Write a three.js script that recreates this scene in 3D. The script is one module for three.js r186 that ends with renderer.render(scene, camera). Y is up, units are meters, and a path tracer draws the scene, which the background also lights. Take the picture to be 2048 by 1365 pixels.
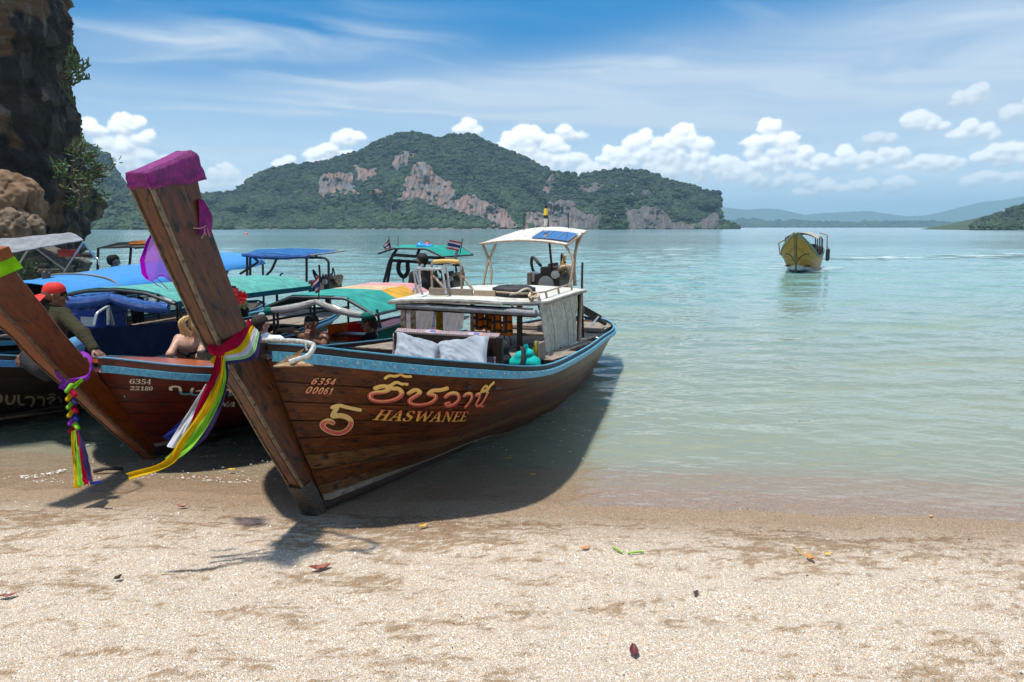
import * as THREE from 'three';
import { mergeGeometries, mergeVertices } from 'three/addons/utils/BufferGeometryUtils.js';
import { RoundedBoxGeometry } from 'three/addons/geometries/RoundedBoxGeometry.js';

// ---------------------------------------------------------------- camera, sun, exposure
const scene = new THREE.Scene();
const camera = new THREE.PerspectiveCamera(50, 1024 / 682, 0.1, 40000);
camera.position.set(0, 2, 0);
camera.rotation.x = THREE.MathUtils.degToRad(-8.85);
const renderer = new THREE.WebGLRenderer();
renderer.toneMapping = THREE.LinearToneMapping;
renderer.toneMappingExposure = 1.2;
renderer.shadowMap.enabled = true;
const SUN = new THREE.Vector3(-0.24, 1, 0.11).normalize();
const sun = new THREE.DirectionalLight(new THREE.Color(1, 0.965, 0.9), 4.8);
sun.position.copy(SUN).multiplyScalar(60);
sun.castShadow = true;
sun.shadow.radius = 4.5;
Object.assign(sun.shadow.camera, { left: -25, right: 25, top: 25, bottom: -25, near: 1, far: 140 });
scene.add(sun, sun.target);
scene.fog = new THREE.FogExp2(new THREE.Color(0.48, 0.80, 1.0), 0.00019);

// ---------------------------------------------------------------- numbers
const { clamp, lerp, smoothstep, degToRad } = THREE.MathUtils;
const V = (x = 0, y = 0, z = 0) => new THREE.Vector3(x, y, z);
function rng(seed) {
  let s = seed >>> 0;
  return () => { s = (s + 0x6d2b79f5) | 0; let t = Math.imul(s ^ (s >>> 15), 1 | s); t = (t + Math.imul(t ^ (t >>> 7), 61 | t)) ^ t; return ((t ^ (t >>> 14)) >>> 0) / 4294967296; };
}
const PERM = new Uint8Array(512);
{ const r = rng(7), a = [...Array(256).keys()]; for (let i = 255; i > 0; i--) { const j = Math.floor(r() * (i + 1)); [a[i], a[j]] = [a[j], a[i]]; } for (let i = 0; i < 512; i++) PERM[i] = a[i & 255]; }
const fade = (t) => t * t * t * (t * (t * 6 - 15) + 10);
function grad3(h, x, y, z) { const u = (h & 15) < 8 ? x : y, v = (h & 15) < 4 ? y : (h & 15) === 12 || (h & 15) === 14 ? x : z; return ((h & 1) ? -u : u) + ((h & 2) ? -v : v); }
function noise(x, y = 0, z = 0) {
  const X = Math.floor(x), Y = Math.floor(y), Z = Math.floor(z); x -= X; y -= Y; z -= Z;
  const i = X & 255, j = Y & 255, k = Z & 255, u = fade(x), v = fade(y), w = fade(z);
  const A = PERM[i] + j, B = PERM[i + 1] + j, AA = PERM[A] + k, AB = PERM[A + 1] + k, BA = PERM[B] + k, BB = PERM[B + 1] + k;
  const L = (a, b, t) => a + (b - a) * t;
  return L(L(L(grad3(PERM[AA], x, y, z), grad3(PERM[BA], x - 1, y, z), u), L(grad3(PERM[AB], x, y - 1, z), grad3(PERM[BB], x - 1, y - 1, z), u), v),
    L(L(grad3(PERM[AA + 1], x, y, z - 1), grad3(PERM[BA + 1], x - 1, y, z - 1), u), L(grad3(PERM[AB + 1], x, y - 1, z - 1), grad3(PERM[BB + 1], x - 1, y - 1, z - 1), u), v), w);
}
function fbm(x, y = 0, z = 0, n = 4) { let s = 0, a = 0.5; for (let i = 0; i < n; i++) { s += a * noise(x, y, z); x = x * 2.03 + 17.1; y = y * 2.03 + 5.7; z = z * 2.03 + 9.2; a *= 0.5; } return s; }
// a smooth curve through [x, y] pairs
function table(pairs) {
  const n = pairs.length;
  return (x) => {
    if (x <= pairs[0][0]) return pairs[0][1];
    if (x >= pairs[n - 1][0]) return pairs[n - 1][1];
    let i = 0; while (x > pairs[i + 1][0]) i++;
    const [x0, y0] = pairs[i], [x1, y1] = pairs[i + 1], d = x1 - x0, t = (x - x0) / d;
    const m = (k) => { if (k <= 0 || k >= n - 1) { const q = clamp(k, 0, n - 1); return q === 0 ? (pairs[1][1] - pairs[0][1]) / (pairs[1][0] - pairs[0][0]) : (pairs[q][1] - pairs[q - 1][1]) / (pairs[q][0] - pairs[q - 1][0]); } return (pairs[k + 1][1] - pairs[k - 1][1]) / (pairs[k + 1][0] - pairs[k - 1][0]); };
    const a = m(i) * d, b = m(i + 1) * d, t2 = t * t, t3 = t2 * t;
    return (2 * t3 - 3 * t2 + 1) * y0 + (t3 - 2 * t2 + t) * a + (-2 * t3 + 3 * t2) * y1 + (t3 - t2) * b;
  };
}
// straight pieces between pairs
const poly = (pairs) => (x) => { if (x <= pairs[0][0]) return pairs[0][1]; for (let i = 1; i < pairs.length; i++) if (x <= pairs[i][0]) return lerp(pairs[i - 1][1], pairs[i][1], (x - pairs[i - 1][0]) / (pairs[i][0] - pairs[i - 1][0])); return pairs[pairs.length - 1][1]; };

// ---------------------------------------------------------------- surveying: where a sight line of the photograph (2048 x 1365) meets a height or a distance
const FOC = 682.5 / Math.tan(degToRad(25)), CP = Math.cos(degToRad(8.85)), SP = Math.sin(degToRad(8.85));
const sight = (px, py) => { const a = (px - 1024) / FOC, b = -(py - 682.5) / FOC; return V(a, -SP + b * CP, -CP - b * SP); };
const atY = (px, py, y) => { const d = sight(px, py); return d.multiplyScalar((y - 2) / d.y).add(V(0, 2, 0)); };
const atZ = (px, py, dist) => { const d = sight(px, py); return d.multiplyScalar(-dist / d.z).add(V(0, 2, 0)); };

// ---------------------------------------------------------------- names and groups
const taken = new Map();
function numbered(name) { const n = taken.get(name) ?? 0; taken.set(name, n + 1); return n ? name + '_' + String(n).padStart(3, '0') : name; }
function shade(o) { o.castShadow = true; o.receiveShadow = true; return o; }
function tag(o, label, category, group, kind) { if (label) o.userData.label = label; if (category) o.userData.category = category; if (group) o.userData.group = group; if (kind) o.userData.kind = kind; return o; }
function thing(name, label, category, pos = V(), turn = 0, group, kind) {
  const o = new THREE.Group(); o.name = numbered(name); o.position.copy(pos); o.rotation.y = turn; scene.add(o);
  return tag(o, label, category, group, kind);
}
function part(name, geo, material, parent, label) {
  const m = shade(new THREE.Mesh(Array.isArray(geo) ? join(geo) : geo, material)); m.name = name; parent.add(m);
  if (label) m.userData.label = label;
  return m;
}
function parts(name, list, material, parent) { return list.map((g) => part(name, g, material, parent)); }
function solo(name, geo, material, label, category, group, kind) { // a thing of one mesh
  const g = Array.isArray(geo) ? join(geo) : geo; g.computeBoundingBox();
  const b = g.boundingBox, c = V((b.min.x + b.max.x) / 2, b.min.y, (b.min.z + b.max.z) / 2);
  g.translate(-c.x, -c.y, -c.z);
  const m = shade(new THREE.Mesh(g, material)); m.name = numbered(name); m.position.copy(c); scene.add(m);
  return tag(m, label, category, group, kind);
}
function join(list) {
  const flat = list.map((g) => { const q = g.index ? g.toNonIndexed() : g; for (const k of Object.keys(q.attributes)) if (!['position', 'normal', 'uv'].includes(k)) q.deleteAttribute(k); if (!q.attributes.uv) q.setAttribute('uv', new THREE.BufferAttribute(new Float32Array(q.attributes.position.count * 2), 2)); if (!q.attributes.normal) q.computeVertexNormals(); return q; });
  return mergeGeometries(flat);
}

// ---------------------------------------------------------------- shapes
// a grid of points P(u, v) as a sheet; uv in metres
function sheet(P, nu, nv) {
  const pos = [], uv = [], idx = [], acc = [];
  for (let j = 0; j <= nv; j++) for (let i = 0; i <= nu; i++) acc.push(P(i / nu, j / nv));
  const at = (i, j) => acc[j * (nu + 1) + i];
  let vl = 0; const vAt = [0];
  for (let j = 1; j <= nv; j++) { vl += at(nu >> 1, j).distanceTo(at(nu >> 1, j - 1)); vAt.push(vl); }
  for (let j = 0; j <= nv; j++) { let ul = 0; for (let i = 0; i <= nu; i++) { const p = at(i, j); if (i) ul += p.distanceTo(at(i - 1, j)); pos.push(p.x, p.y, p.z); uv.push(ul, vAt[j]); } }
  for (let j = 0; j < nv; j++) for (let i = 0; i < nu; i++) { const a = j * (nu + 1) + i, b = a + 1, c = a + nu + 1, d = c + 1; idx.push(a, b, d, a, d, c); }
  const g = new THREE.BufferGeometry();
  g.setAttribute('position', new THREE.Float32BufferAttribute(pos, 3)); g.setAttribute('uv', new THREE.Float32BufferAttribute(uv, 2)); g.setIndex(idx); g.computeVertexNormals();
  return g;
}
// the same with a thickness: a closed shell
function slab(P, nu, nv, thick) {
  const top = sheet(P, nu, nv), n = top.attributes.normal, p = top.attributes.position, uv = top.attributes.uv, N = p.count;
  const pos = [...p.array], uvs = [...uv.array], idx = [...top.index.array];
  for (let i = 0; i < N; i++) { pos.push(p.getX(i) - n.getX(i) * thick, p.getY(i) - n.getY(i) * thick, p.getZ(i) - n.getZ(i) * thick); uvs.push(uv.getX(i), uv.getY(i)); }
  for (let k = 0, m = idx.length; k < m; k += 3) idx.push(idx[k] + N, idx[k + 2] + N, idx[k + 1] + N);
  const flat = new THREE.BufferGeometry();
  flat.setAttribute('position', new THREE.Float32BufferAttribute(pos, 3)); flat.setAttribute('uv', new THREE.Float32BufferAttribute(uvs, 2)); flat.setIndex(idx); flat.computeVertexNormals();
  const rim = [], ruv = [], ridx = [];
  const edge = (a, b) => { const k = rim.length / 3; for (const q of [a, b, b + N, a + N]) { rim.push(pos[q * 3], pos[q * 3 + 1], pos[q * 3 + 2]); ruv.push(uvs[q * 2], uvs[q * 2 + 1] + (q >= N ? thick : 0)); } ridx.push(k, k + 2, k + 1, k, k + 3, k + 2); };
  for (let i = 0; i < nu; i++) { edge(i, i + 1); edge(nv * (nu + 1) + i + 1, nv * (nu + 1) + i); }
  for (let j = 0; j < nv; j++) { edge((j + 1) * (nu + 1), j * (nu + 1)); edge(j * (nu + 1) + nu, (j + 1) * (nu + 1) + nu); }
  const r = new THREE.BufferGeometry();
  r.setAttribute('position', new THREE.Float32BufferAttribute(rim, 3)); r.setAttribute('uv', new THREE.Float32BufferAttribute(ruv, 2)); r.setIndex(ridx);
  const rn = r.toNonIndexed(); rn.computeVertexNormals();
  return join([flat, rn]);
}
function tube(pts, radius, n = 8, closed = false, seg) {
  const c = pts.length > 2 || closed ? new THREE.CatmullRomCurve3(pts, closed, 'centripetal') : new THREE.LineCurve3(pts[0], pts[1]);
  const g = new THREE.TubeGeometry(c, seg ?? Math.max(1, pts.length > 2 || closed ? pts.length * 5 : 1), radius, n, closed);
  if (closed) return g;
  const caps = [[0, -1], [1, 1]].map(([t, s]) => { const p = c.getPoint(t), d = c.getTangent(t).multiplyScalar(s), k = new THREE.CircleGeometry(radius, n); k.applyQuaternion(new THREE.Quaternion().setFromUnitVectors(V(0, 0, 1), d)); return k.translate(p.x, p.y, p.z); });
  return join([g, ...caps]);
}
// straight pieces with tight bends, as bent pipe
function pipe(pts, radius, bend = 0.04, n = 8) {
  const path = new THREE.CurvePath(); let from = pts[0];
  for (let i = 1; i < pts.length; i++) {
    const to = pts[i];
    if (i === pts.length - 1) { path.add(new THREE.LineCurve3(from, to)); break; }
    const a = to.clone().sub(from), b = pts[i + 1].clone().sub(to), r = Math.min(bend, a.length() * 0.45, b.length() * 0.45);
    const p = to.clone().addScaledVector(a.normalize(), -r), q = to.clone().addScaledVector(b.normalize(), r);
    path.add(new THREE.LineCurve3(from, p)); path.add(new THREE.QuadraticBezierCurve3(p, to, q)); from = q;
  }
  const P = []; for (const c of path.curves) { const m = c.isLineCurve3 ? 1 : 5; for (let k = 0; k < m; k++) P.push(c.getPoint(k / m)); } P.push(pts[pts.length - 1].clone());
  const rings = [], T = P.map((p, i) => P[Math.min(i + 1, P.length - 1)].clone().sub(P[Math.max(i - 1, 0)]).normalize());
  let nrm = Math.abs(T[0].y) < 0.9 ? V(0, 1, 0) : V(1, 0, 0);
  for (let i = 0; i < P.length; i++) { nrm = nrm.clone().addScaledVector(T[i], -nrm.dot(T[i])).normalize(); const bi = T[i].clone().cross(nrm); rings.push([...Array(n).keys()].map((k) => { const an = (k / n) * 2 * Math.PI; return P[i].clone().addScaledVector(nrm, Math.cos(an) * radius).addScaledVector(bi, Math.sin(an) * radius); })); }
  return loft(rings, true, true);
}
// rings of points joined to a closed body
function loft(rings, smooth = false, caps = true) {
  const n = rings[0].length, m = rings.length, pos = [], uv = [], idx = [];
  let L = 0;
  for (let i = 0; i < m; i++) { if (i) L += rings[i][0].distanceTo(rings[i - 1][0]); let c = 0; for (let k = 0; k <= n; k++) { const p = rings[i][k % n]; if (k) c += p.distanceTo(rings[i][k - 1]); pos.push(p.x, p.y, p.z); uv.push(L, c); } }
  for (let i = 0; i < m - 1; i++) for (let k = 0; k < n; k++) { const a = i * (n + 1) + k, b = a + 1, c = a + n + 1, d = c + 1; idx.push(a, b, d, a, d, c); }
  let g = new THREE.BufferGeometry();
  g.setAttribute('position', new THREE.Float32BufferAttribute(pos, 3)); g.setAttribute('uv', new THREE.Float32BufferAttribute(uv, 2)); g.setIndex(idx);
  if (!smooth) g = g.toNonIndexed();
  g.computeVertexNormals();
  if (!caps) return g;
  const cap = (ring, flip) => { const c = ring.reduce((a, p) => a.add(p), V()).multiplyScalar(1 / n), q = [], u = []; for (let k = 0; k < n; k++) { const a = ring[k], b = ring[(k + 1) % n]; for (const p of flip ? [c, b, a] : [c, a, b]) { q.push(p.x, p.y, p.z); u.push(p.x, p.z); } } const k = new THREE.BufferGeometry(); k.setAttribute('position', new THREE.Float32BufferAttribute(q, 3)); k.setAttribute('uv', new THREE.Float32BufferAttribute(u, 2)); k.computeVertexNormals(); return k; };
  return join([g, cap(rings[0], true), cap(rings[m - 1], false)]);
}
// a chamfered board from a to b: width across `side`, thickness along the third axis
function board(a, b, width, thick, side = V(0, 1, 0), ch = 0.12) {
  const d = b.clone().sub(a).normalize(), s = side.clone().addScaledVector(d, -side.dot(d)).normalize(), t = d.clone().cross(s), c = Math.min(width, thick) * ch;
  const prof = [[-width / 2 + c, -thick / 2], [width / 2 - c, -thick / 2], [width / 2, -thick / 2 + c], [width / 2, thick / 2 - c], [width / 2 - c, thick / 2], [-width / 2 + c, thick / 2], [-width / 2, thick / 2 - c], [-width / 2, -thick / 2 + c]];
  const ring = (o) => prof.map(([x, y]) => o.clone().addScaledVector(s, x).addScaledVector(t, y));
  return loft([ring(a), ring(b)]);
}
const box = (w, h, d, x = 0, y = 0, z = 0, r = 0.006) => new RoundedBoxGeometry(w, h, d, 2, Math.min(r, w / 2.1, h / 2.1, d / 2.1)).translate(x, y, z);
const cyl = (r0, r1, h, x, y, z, n = 14) => new THREE.CylinderGeometry(r0, r1, h, n).translate(x, y, z);
const ball = (r, x, y, z, sx = 1, sy = 1, sz = 1) => new THREE.SphereGeometry(r, 18, 12).scale(sx, sy, sz).translate(x, y, z);

// ---------------------------------------------------------------- textures
function tex(w, h, f, srgb = true) {
  const d = new Uint8Array(w * h * 4);
  for (let y = 0; y < h; y++) for (let x = 0; x < w; x++) { const c = f(x, y), o = (y * w + x) * 4; d[o] = clamp(c[0], 0, 255); d[o + 1] = clamp(c[1], 0, 255); d[o + 2] = clamp(c[2], 0, 255); d[o + 3] = 255; }
  const t = new THREE.DataTexture(d, w, h); t.wrapS = t.wrapT = THREE.RepeatWrapping; t.magFilter = THREE.LinearFilter; t.minFilter = THREE.LinearMipmapLinearFilter; if (srgb) t.colorSpace = THREE.SRGBColorSpace; t.needsUpdate = true;
  return t;
}
const rep = (t, x, y = x) => { const c = t.clone(); c.repeat.set(x, y); c.needsUpdate = true; return c; };
// noise that repeats after one tile
const ring = (x, y, w, h, k, s) => { const a = (x / w) * 2 * Math.PI, b = (y / h) * 2 * Math.PI; return fbm(Math.cos(a) * k + s, Math.sin(a) * k + Math.cos(b) * k * 0.7, Math.sin(b) * k + s, 4); };
// wood: grain runs along u
function woodTex(seed, c0, c1, stain, streak = 1, scuff = 0) {
  const w = 512, h = 256;
  return tex(w, h, (x, y) => {
    const g = noise(seed + Math.sin((x / w) * 6.2832) * 1.2, y * 0.09, seed) * 0.5 + noise(Math.cos((x / w) * 6.2832) * 3 + seed, y * 0.45, 3.1) * 0.5 * streak, b = ring(x, y, w, h, 1.5, seed), k = clamp(0.5 + g * 0.8 + b * 0.5, 0, 1), d = smoothstep(ring(x, y, w, h, 2.6, seed + 9), 0.12, 0.42) * stain, f = (noise(x * 0.9, y * 0.9, seed) * 14);
    const q = scuff ? smoothstep(noise(seed + x * 0.045, y * 0.5, 7) + 0.7 * ring(x, y, w, h, 1.9, seed + 30), 0.42, 0.62) * scuff : 0; return [0, 1, 2].map((i) => lerp(lerp(c0[i], c1[i], k) * (1 - d), [168, 140, 104][i], q) + f);
  });
}
const blotch = (seed, c0, c1, k = 3, grain = 10) => tex(256, 256, (x, y) => { const n = clamp(0.5 + ring(x, y, 256, 256, k, seed) * 1.1, 0, 1), f = noise(x * 0.8, y * 0.8, seed) * grain; return [0, 1, 2].map((i) => lerp(c0[i], c1[i], n) + f); });
const weave = tex(128, 128, (x, y) => { const a = Math.sin((x / 128) * 6.2832 * 32), b = Math.sin((y / 128) * 6.2832 * 32), v = 128 + 60 * (a * b) + noise(x * 0.4, y * 0.4) * 30; return [v, v, v]; }, false);
const T = {
  hull: woodTex(3, [44, 18, 4], [128, 70, 22], 1.0, 1, 0.35), hullWorn: woodTex(13, [70, 44, 22], [136, 98, 58], 0.8, 1.2, 0.6), hull2: woodTex(11, [64, 16, 5], [106, 32, 10], 0.5), dark: woodTex(21, [26, 17, 11], [54, 37, 24], 0.6), weathered: woodTex(31, [104, 92, 80], [168, 152, 134], 0.35),
  deck: woodTex(41, [128, 52, 16], [176, 84, 34], 0.2), stem2: woodTex(71, [88, 38, 5], [132, 62, 10], 0.35), post: woodTex(51, [36, 14, 2], [118, 58, 9], 1.25), bump: woodTex(61, [60, 60, 60], [200, 200, 200], 0.4),
  blue: blotch(5, [48, 122, 156], [100, 170, 192], 5, 18), canvas: blotch(6, [176, 172, 160], [226, 224, 216], 2.4), fabric: blotch(8, [200, 200, 200], [255, 255, 255], 1.6, 8), rust: blotch(9, [120, 76, 40], [200, 196, 186], 2.2), metal: blotch(10, [150, 150, 148], [225, 225, 222], 2),
  engine: blotch(12, [38, 34, 30], [112, 100, 88], 5, 26),
};
const std = (o) => new THREE.MeshStandardMaterial(o);
const phys = (o) => new THREE.MeshPhysicalMaterial(o);
const C = (r, g, b) => new THREE.Color(r, g, b);
const wood = (t, rough = 0.5, coat = 0.35, bump = 0.0025, color = C(1, 1, 1)) => phys({ map: rep(t, 0.8, 2), roughness: rough, specularIntensity: 0.7, clearcoat: coat * 0.45, clearcoatRoughness: 0.3, bumpMap: rep(T.bump, 0.8, 2), bumpScale: bump, color });
const cloth = (c, k = 0, o = {}) => phys({ color: c, map: T.fabric, roughness: 0.85, transmission: k, thickness: 0, ior: 1.2, specularIntensity: k ? 0.1 : 0.5, bumpMap: rep(weave, 8), bumpScale: 0.0012, side: THREE.DoubleSide, ...o });
const steel = std({ map: rep(T.metal, 3), metalness: 0.85, roughness: 0.32 }), rusty = std({ map: rep(T.rust, 2), metalness: 0.35, roughness: 0.6 }), blackPipe = std({ color: C(0.02, 0.02, 0.022), roughness: 0.5 }), rubber = std({ color: C(0.018, 0.018, 0.02), roughness: 0.62, bumpMap: rep(T.bump, 4), bumpScale: 0.003 });
const iron = std({ map: rep(T.engine, 4), metalness: 0.4, roughness: 0.55 });
const M = {
  hull: wood(T.hull, 0.45, 0.5), hull2: wood(T.hull2, 0.4, 0.6), dark: wood(T.dark, 0.6, 0.15), weathered: wood(T.weathered, 0.75, 0), deck: wood(T.deck, 0.28, 0.7), post: wood(T.post, 0.4, 0.55), post2: wood(T.stem2, 0.4, 0.4, 0.002),
  blue: std({ map: rep(T.blue, 2), roughness: 0.5, bumpMap: rep(T.bump, 1, 3), bumpScale: 0.0015 }), canvas: cloth(C(0.86, 0.85, 0.8), 0.15, { map: rep(T.canvas, 1.3) }),
};
// ---------------------------------------------------------------- sky: air, cirrus and cumulus, as light from every direction
{
  const W = 4096, H = 2048, data = new Float32Array(W * H * 4), r = rng(99);
  const puffs = []; // [azimuth, elevation, radius across, radius up, whiteness]
  const heap = (az, el, w, h, n, white = 1, base = 0) => { for (let i = 0; i < n; i++) { const t = r() * 2 - 1, u = r(); puffs.push([az + t * w, el - h + u * 2 * h * (1 - t * t * 0.75) + base, lerp(0.6, 1.2, r()) * Math.max(0.75, h * 0.8), lerp(0.55, 1.1, r()) * Math.max(0.5, h * 0.72), white, clamp((u * 2 - 1) * (1 - t * t * 0.75), -1, 1)]); } };
  // seen over the bay, left to right
  heap(-29.5, 6.0, 2.4, 0.95, 15, 1); heap(-27.0, 6.6, 1.2, 0.9, 8, 1); heap(-28, 4.6, 4.0, 0.9, 11, 0.7);
  heap(-21.2, 3.8, 1.2, 1.4, 10, 0.72); heap(-23, 2.6, 2.6, 0.9, 8, 0.6);
  heap(-13.6, 5.5, 1.6, 0.65, 10, 0.95); heap(-15.2, 4.8, 1.8, 0.5, 8, 0.9); heap(-12.2, 6.4, 1.0, 0.4, 6, 0.9); heap(-3.6, 7.3, 0.9, 0.35, 6, 0.85);
  heap(1.6, 6.1, 2.4, 1.15, 20, 0.97); heap(4.6, 7.2, 0.9, 0.55, 6, 0.85); heap(4.0, 4.6, 2.8, 1.1, 14, 0.85);
  heap(9.8, 5.6, 2.2, 1.05, 14, 0.95); heap(12.2, 6.2, 2.4, 1.1, 18, 1); heap(13.6, 4.6, 3.2, 1.1, 18, 0.85); heap(7.2, 5.0, 1.1, 0.9, 8, 1);
  heap(19.0, 6.3, 1.3, 1.05, 13, 1); heap(20.4, 4.9, 2.6, 0.8, 14, 0.95); heap(23.6, 4.6, 1.8, 0.55, 9, 0.85); heap(19.4, 3.4, 2.6, 0.35, 8, 0.6);
  heap(26.6, 4.7, 1.6, 0.5, 8, 0.72); heap(29.4, 4.2, 2.2, 0.5, 10, 0.75); heap(32.5, 4.6, 2.4, 0.6, 10, 0.74); heap(28.6, 6.8, 1.2, 0.5, 6, 0.6); heap(31.6, 6.2, 1.0, 0.5, 5, 0.65); heap(33.6, 3.2, 2.6, 0.35, 8, 0.6); heap(27, 2.9, 2.4, 0.3, 7, 0.6); heap(22.6, 2.7, 1.4, 0.35, 6, 0.7); heap(34.8, 7.4, 1.8, 0.6, 6, 0.34); heap(31.0, 8.3, 1.5, 0.5, 7, 0.3); heap(26.0, 6.0, 1.1, 0.35, 4, 0.36);
  for (let az = -172; az < 175; az += 4.6) if (Math.abs(az) > 38) heap(az + r() * 3, 3.5 + r() * 2.5, 1 + r() * 2.4, 0.4 + r() * 0.8, 8, 0.7 + r() * 0.3);
  const bins = Array.from({ length: 72 }, () => []);
  for (const p of puffs) for (let b = Math.floor((p[0] - p[2] * 2 - 1 + 180) / 5); b <= Math.floor((p[0] + p[2] * 2 + 1 + 180) / 5); b++) bins[(b + 144) % 72].push(p);
  const density = (az, el, fine) => {
    let d = -1, wsum = 0, w = 0, hs = 0;
    for (const p of bins[Math.floor((az + 180) / 5) % 72] ?? []) { const dx = (az - p[0]) / p[2], dy = (el - p[1]) / (p[3] * (el < p[1] ? 0.8 : 1)), q = 1 - Math.sqrt(dx * dx + dy * dy); if (q > d) d = q; if (q > -0.3) { const e = (q + 0.3) ** 2; wsum += e * p[4]; w += e; hs += e * clamp(p[5] * 0.6 + dy * 0.45, -1, 1); } }
    return [d + fine, w ? wsum / w : 0, w ? hs / w : 0];
  };
  const clear = poly([[0, 0], [3, 0.14], [8, 0.52], [11, 0.84], [14, 1], [40, 1.12], [90, 1.25]]);
  const low = [0.66, 0.84, 0.98], high = [0.0, 0.20, 0.53];
  for (let row = 0; row < H; row++) {
    const el = ((row + 0.5) / H) * 180 - 90;
    for (let col = 0; col < W; col++) {
      const az = ((col + 0.5) / W) * 360 - 90; // degrees to the right of -z
      const A = az > 180 ? az - 360 : az, e = Math.max(el, 0), o = (row * W + col) * 4;
      const k = clear(e);
      let c = [0, 1, 2].map((i) => lerp(low[i], high[i], Math.min(k, 1)) * (k > 1 ? 1 / (1 + (k - 1) * 1.2) : 1));
      if (el > -1) {
        // cirrus: long wisps drawn out along the wind, with one broad veil
        const er = degToRad(Math.max(e, 2.2)), R = Math.min(1 / Math.tan(er), 20), X = Math.sin(degToRad(A)) * R, Z = Math.cos(degToRad(A)) * R;
        const wx = X * 0.9 + Z * 0.35, wz = Z * 0.9 - X * 0.35;
        const n = fbm(wx * 0.55 + 3 + noise(wx * 0.8, wz * 0.8, 4) * 0.9, wz * 1.5 + 11 + noise(wx * 1.3, wz * 1.1, 14) * 0.7, 2.5, 6), n2 = fbm(wx * 0.22 + 40, wz * 0.55 - 7, 8.8, 4);
        const mid = 9.6 + A * 0.012 + (A > 8 ? (A - 8) * 0.03 : 0), half = A > -8 ? 1.9 + Math.max(0, A + 2) * 0.10 : Math.max(0.7, 1.9 + (A + 8) * 0.1), q = (e - mid) / half;
        const veil = Math.exp(-q * q * 1.15) * (A > 40 || A < -40 ? Math.max(0, 1 - (Math.abs(A) - 40) / 25) : A < -4 ? Math.max(0.25, 1 + (A + 4) * 0.04) : 1);
        const qa = (e - 13.2 - (A + 14) * 0.07) / 1.3, streak = Math.exp(-qa * qa) * Math.exp(-(((A + 18) / 10) ** 2));
        let a = clamp(veil * (0.86 + n * 0.9) + streak * (0.45 + n * 2.4) + smoothstep(n + n2 * 0.8, 0.16, 0.6) * 0.5 * smoothstep(e, 0, 6) * (1 - 0.85 * Math.exp(-(((A - 2) / 13) ** 4)) * smoothstep(e, 10.5, 13) * (1 - smoothstep(e, 22, 32))) + smoothstep(n * 0.6 + n2, -0.35, 0.4) * 0.75 * smoothstep(Math.max(Math.abs(A) - 40, e - 18), 0, 16) + 0.14 * Math.exp(-(((e - 6) / 3.4) ** 2)), 0, 0.92);
        const out = smoothstep(Math.max(Math.abs(A) - 40, e - 18), 0, 16), cir = [lerp(0.56, 0.86, out), lerp(0.66, 0.91, out), lerp(0.77, 0.96, out)]; c = c.map((v, i) => lerp(v, cir[i], a));
        if (e < 7) { const lo = clamp(0.5 + fbm(A * 0.28, e * 0.9, 21, 4) * 1.2, 0, 1) * Math.exp(-(((e - 3.6) / 2.0) ** 2)) * 0.8; c = c.map((v, i) => lerp(v, [0.78, 0.88, 0.98][i], lo)); }
        if (e < 13) {
          const fx = A * 0.9, fy = e * 1.2, fine = fbm(fx, fy, 1.7, 6) * 0.8;
          const [d, white, top] = density((A + 360 + 180) % 360 - 180, e, fine + 0.1);
          if (d > 0) {
            const alpha = smoothstep(d, 0.0, top > 0 ? 0.22 : 0.45) * smoothstep(e, 0.8, 2.6) * clamp(0.3 + white * 0.75, 0, 1);
            const f2 = fbm((A - 0.2) * 0.9, (e + 0.3) * 1.2, 1.7, 6) * 0.8, [d2] = density((A - 0.2 + 540) % 360 - 180, e + 0.3, f2 + 0.1), lit = clamp(0.5 + (d - d2) * 0.75 + top * 0.5, 0, 1), b = lerp(0.72, 1.3, lit) * lerp(0.7, 1, white);
            const cc = [b * lerp(0.95, 0.985, lit), b * lerp(1.0, 0.99, lit), b * lerp(1.09, 0.985, lit)];
            c = c.map((v, i) => lerp(v, cc[i], alpha));
          }
        }
      }
      data[o] = c[0]; data[o + 1] = c[1]; data[o + 2] = c[2]; data[o + 3] = 1;
    }
  }
  const t = new THREE.DataTexture(data, W, H, THREE.RGBAFormat, THREE.FloatType);
  t.mapping = THREE.EquirectangularReflectionMapping; t.magFilter = THREE.LinearFilter; t.needsUpdate = true;
  scene.background = t; scene.environment = t;
}
// ---------------------------------------------------------------- beach and seabed: one sheet
const shoreZ = (x) => -5.14 + 0.097 * x + 0.16 * noise(x * 0.55, 2.2) + 0.09 * noise(x * 1.5, 9) + 0.03 * noise(x * 4.2, 4);
function bedY(x, z) {
  const d = z - shoreZ(x); // metres up the beach
  let y = d > 0 ? d * 0.05 + 0.04 * smoothstep(d, 0.1, 0.9) + 0.02 * Math.max(0, d - 0.5) : Math.max(d > -0.8 ? d * 0.032 : -0.0256 + (d + 0.8) * 0.09, -0.5 + (d + 5.88) * 0.012);
  if (d < -12) y = Math.max(y, -3);
  const dry = smoothstep(d, 0.3, 1.2) * (1 - smoothstep(d, 7, 14));
  const wx = x + 0.35 * noise(x * 0.5, z * 0.5, 3), wz = z + 0.3 * noise(x * 0.4, z * 0.6, 8);
  y += dry * (0.04 * fbm(wx * 0.9, wz * 2.6, 1, 4) + 0.024 * noise(wx * 2.3, wz * 5.2, 5)) + (0.25 + dry) * (0.008 * noise(x * 9, z * 14, 2) + 0.005 * noise(x * 21, z * 27, 7));
  return y;
}
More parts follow.
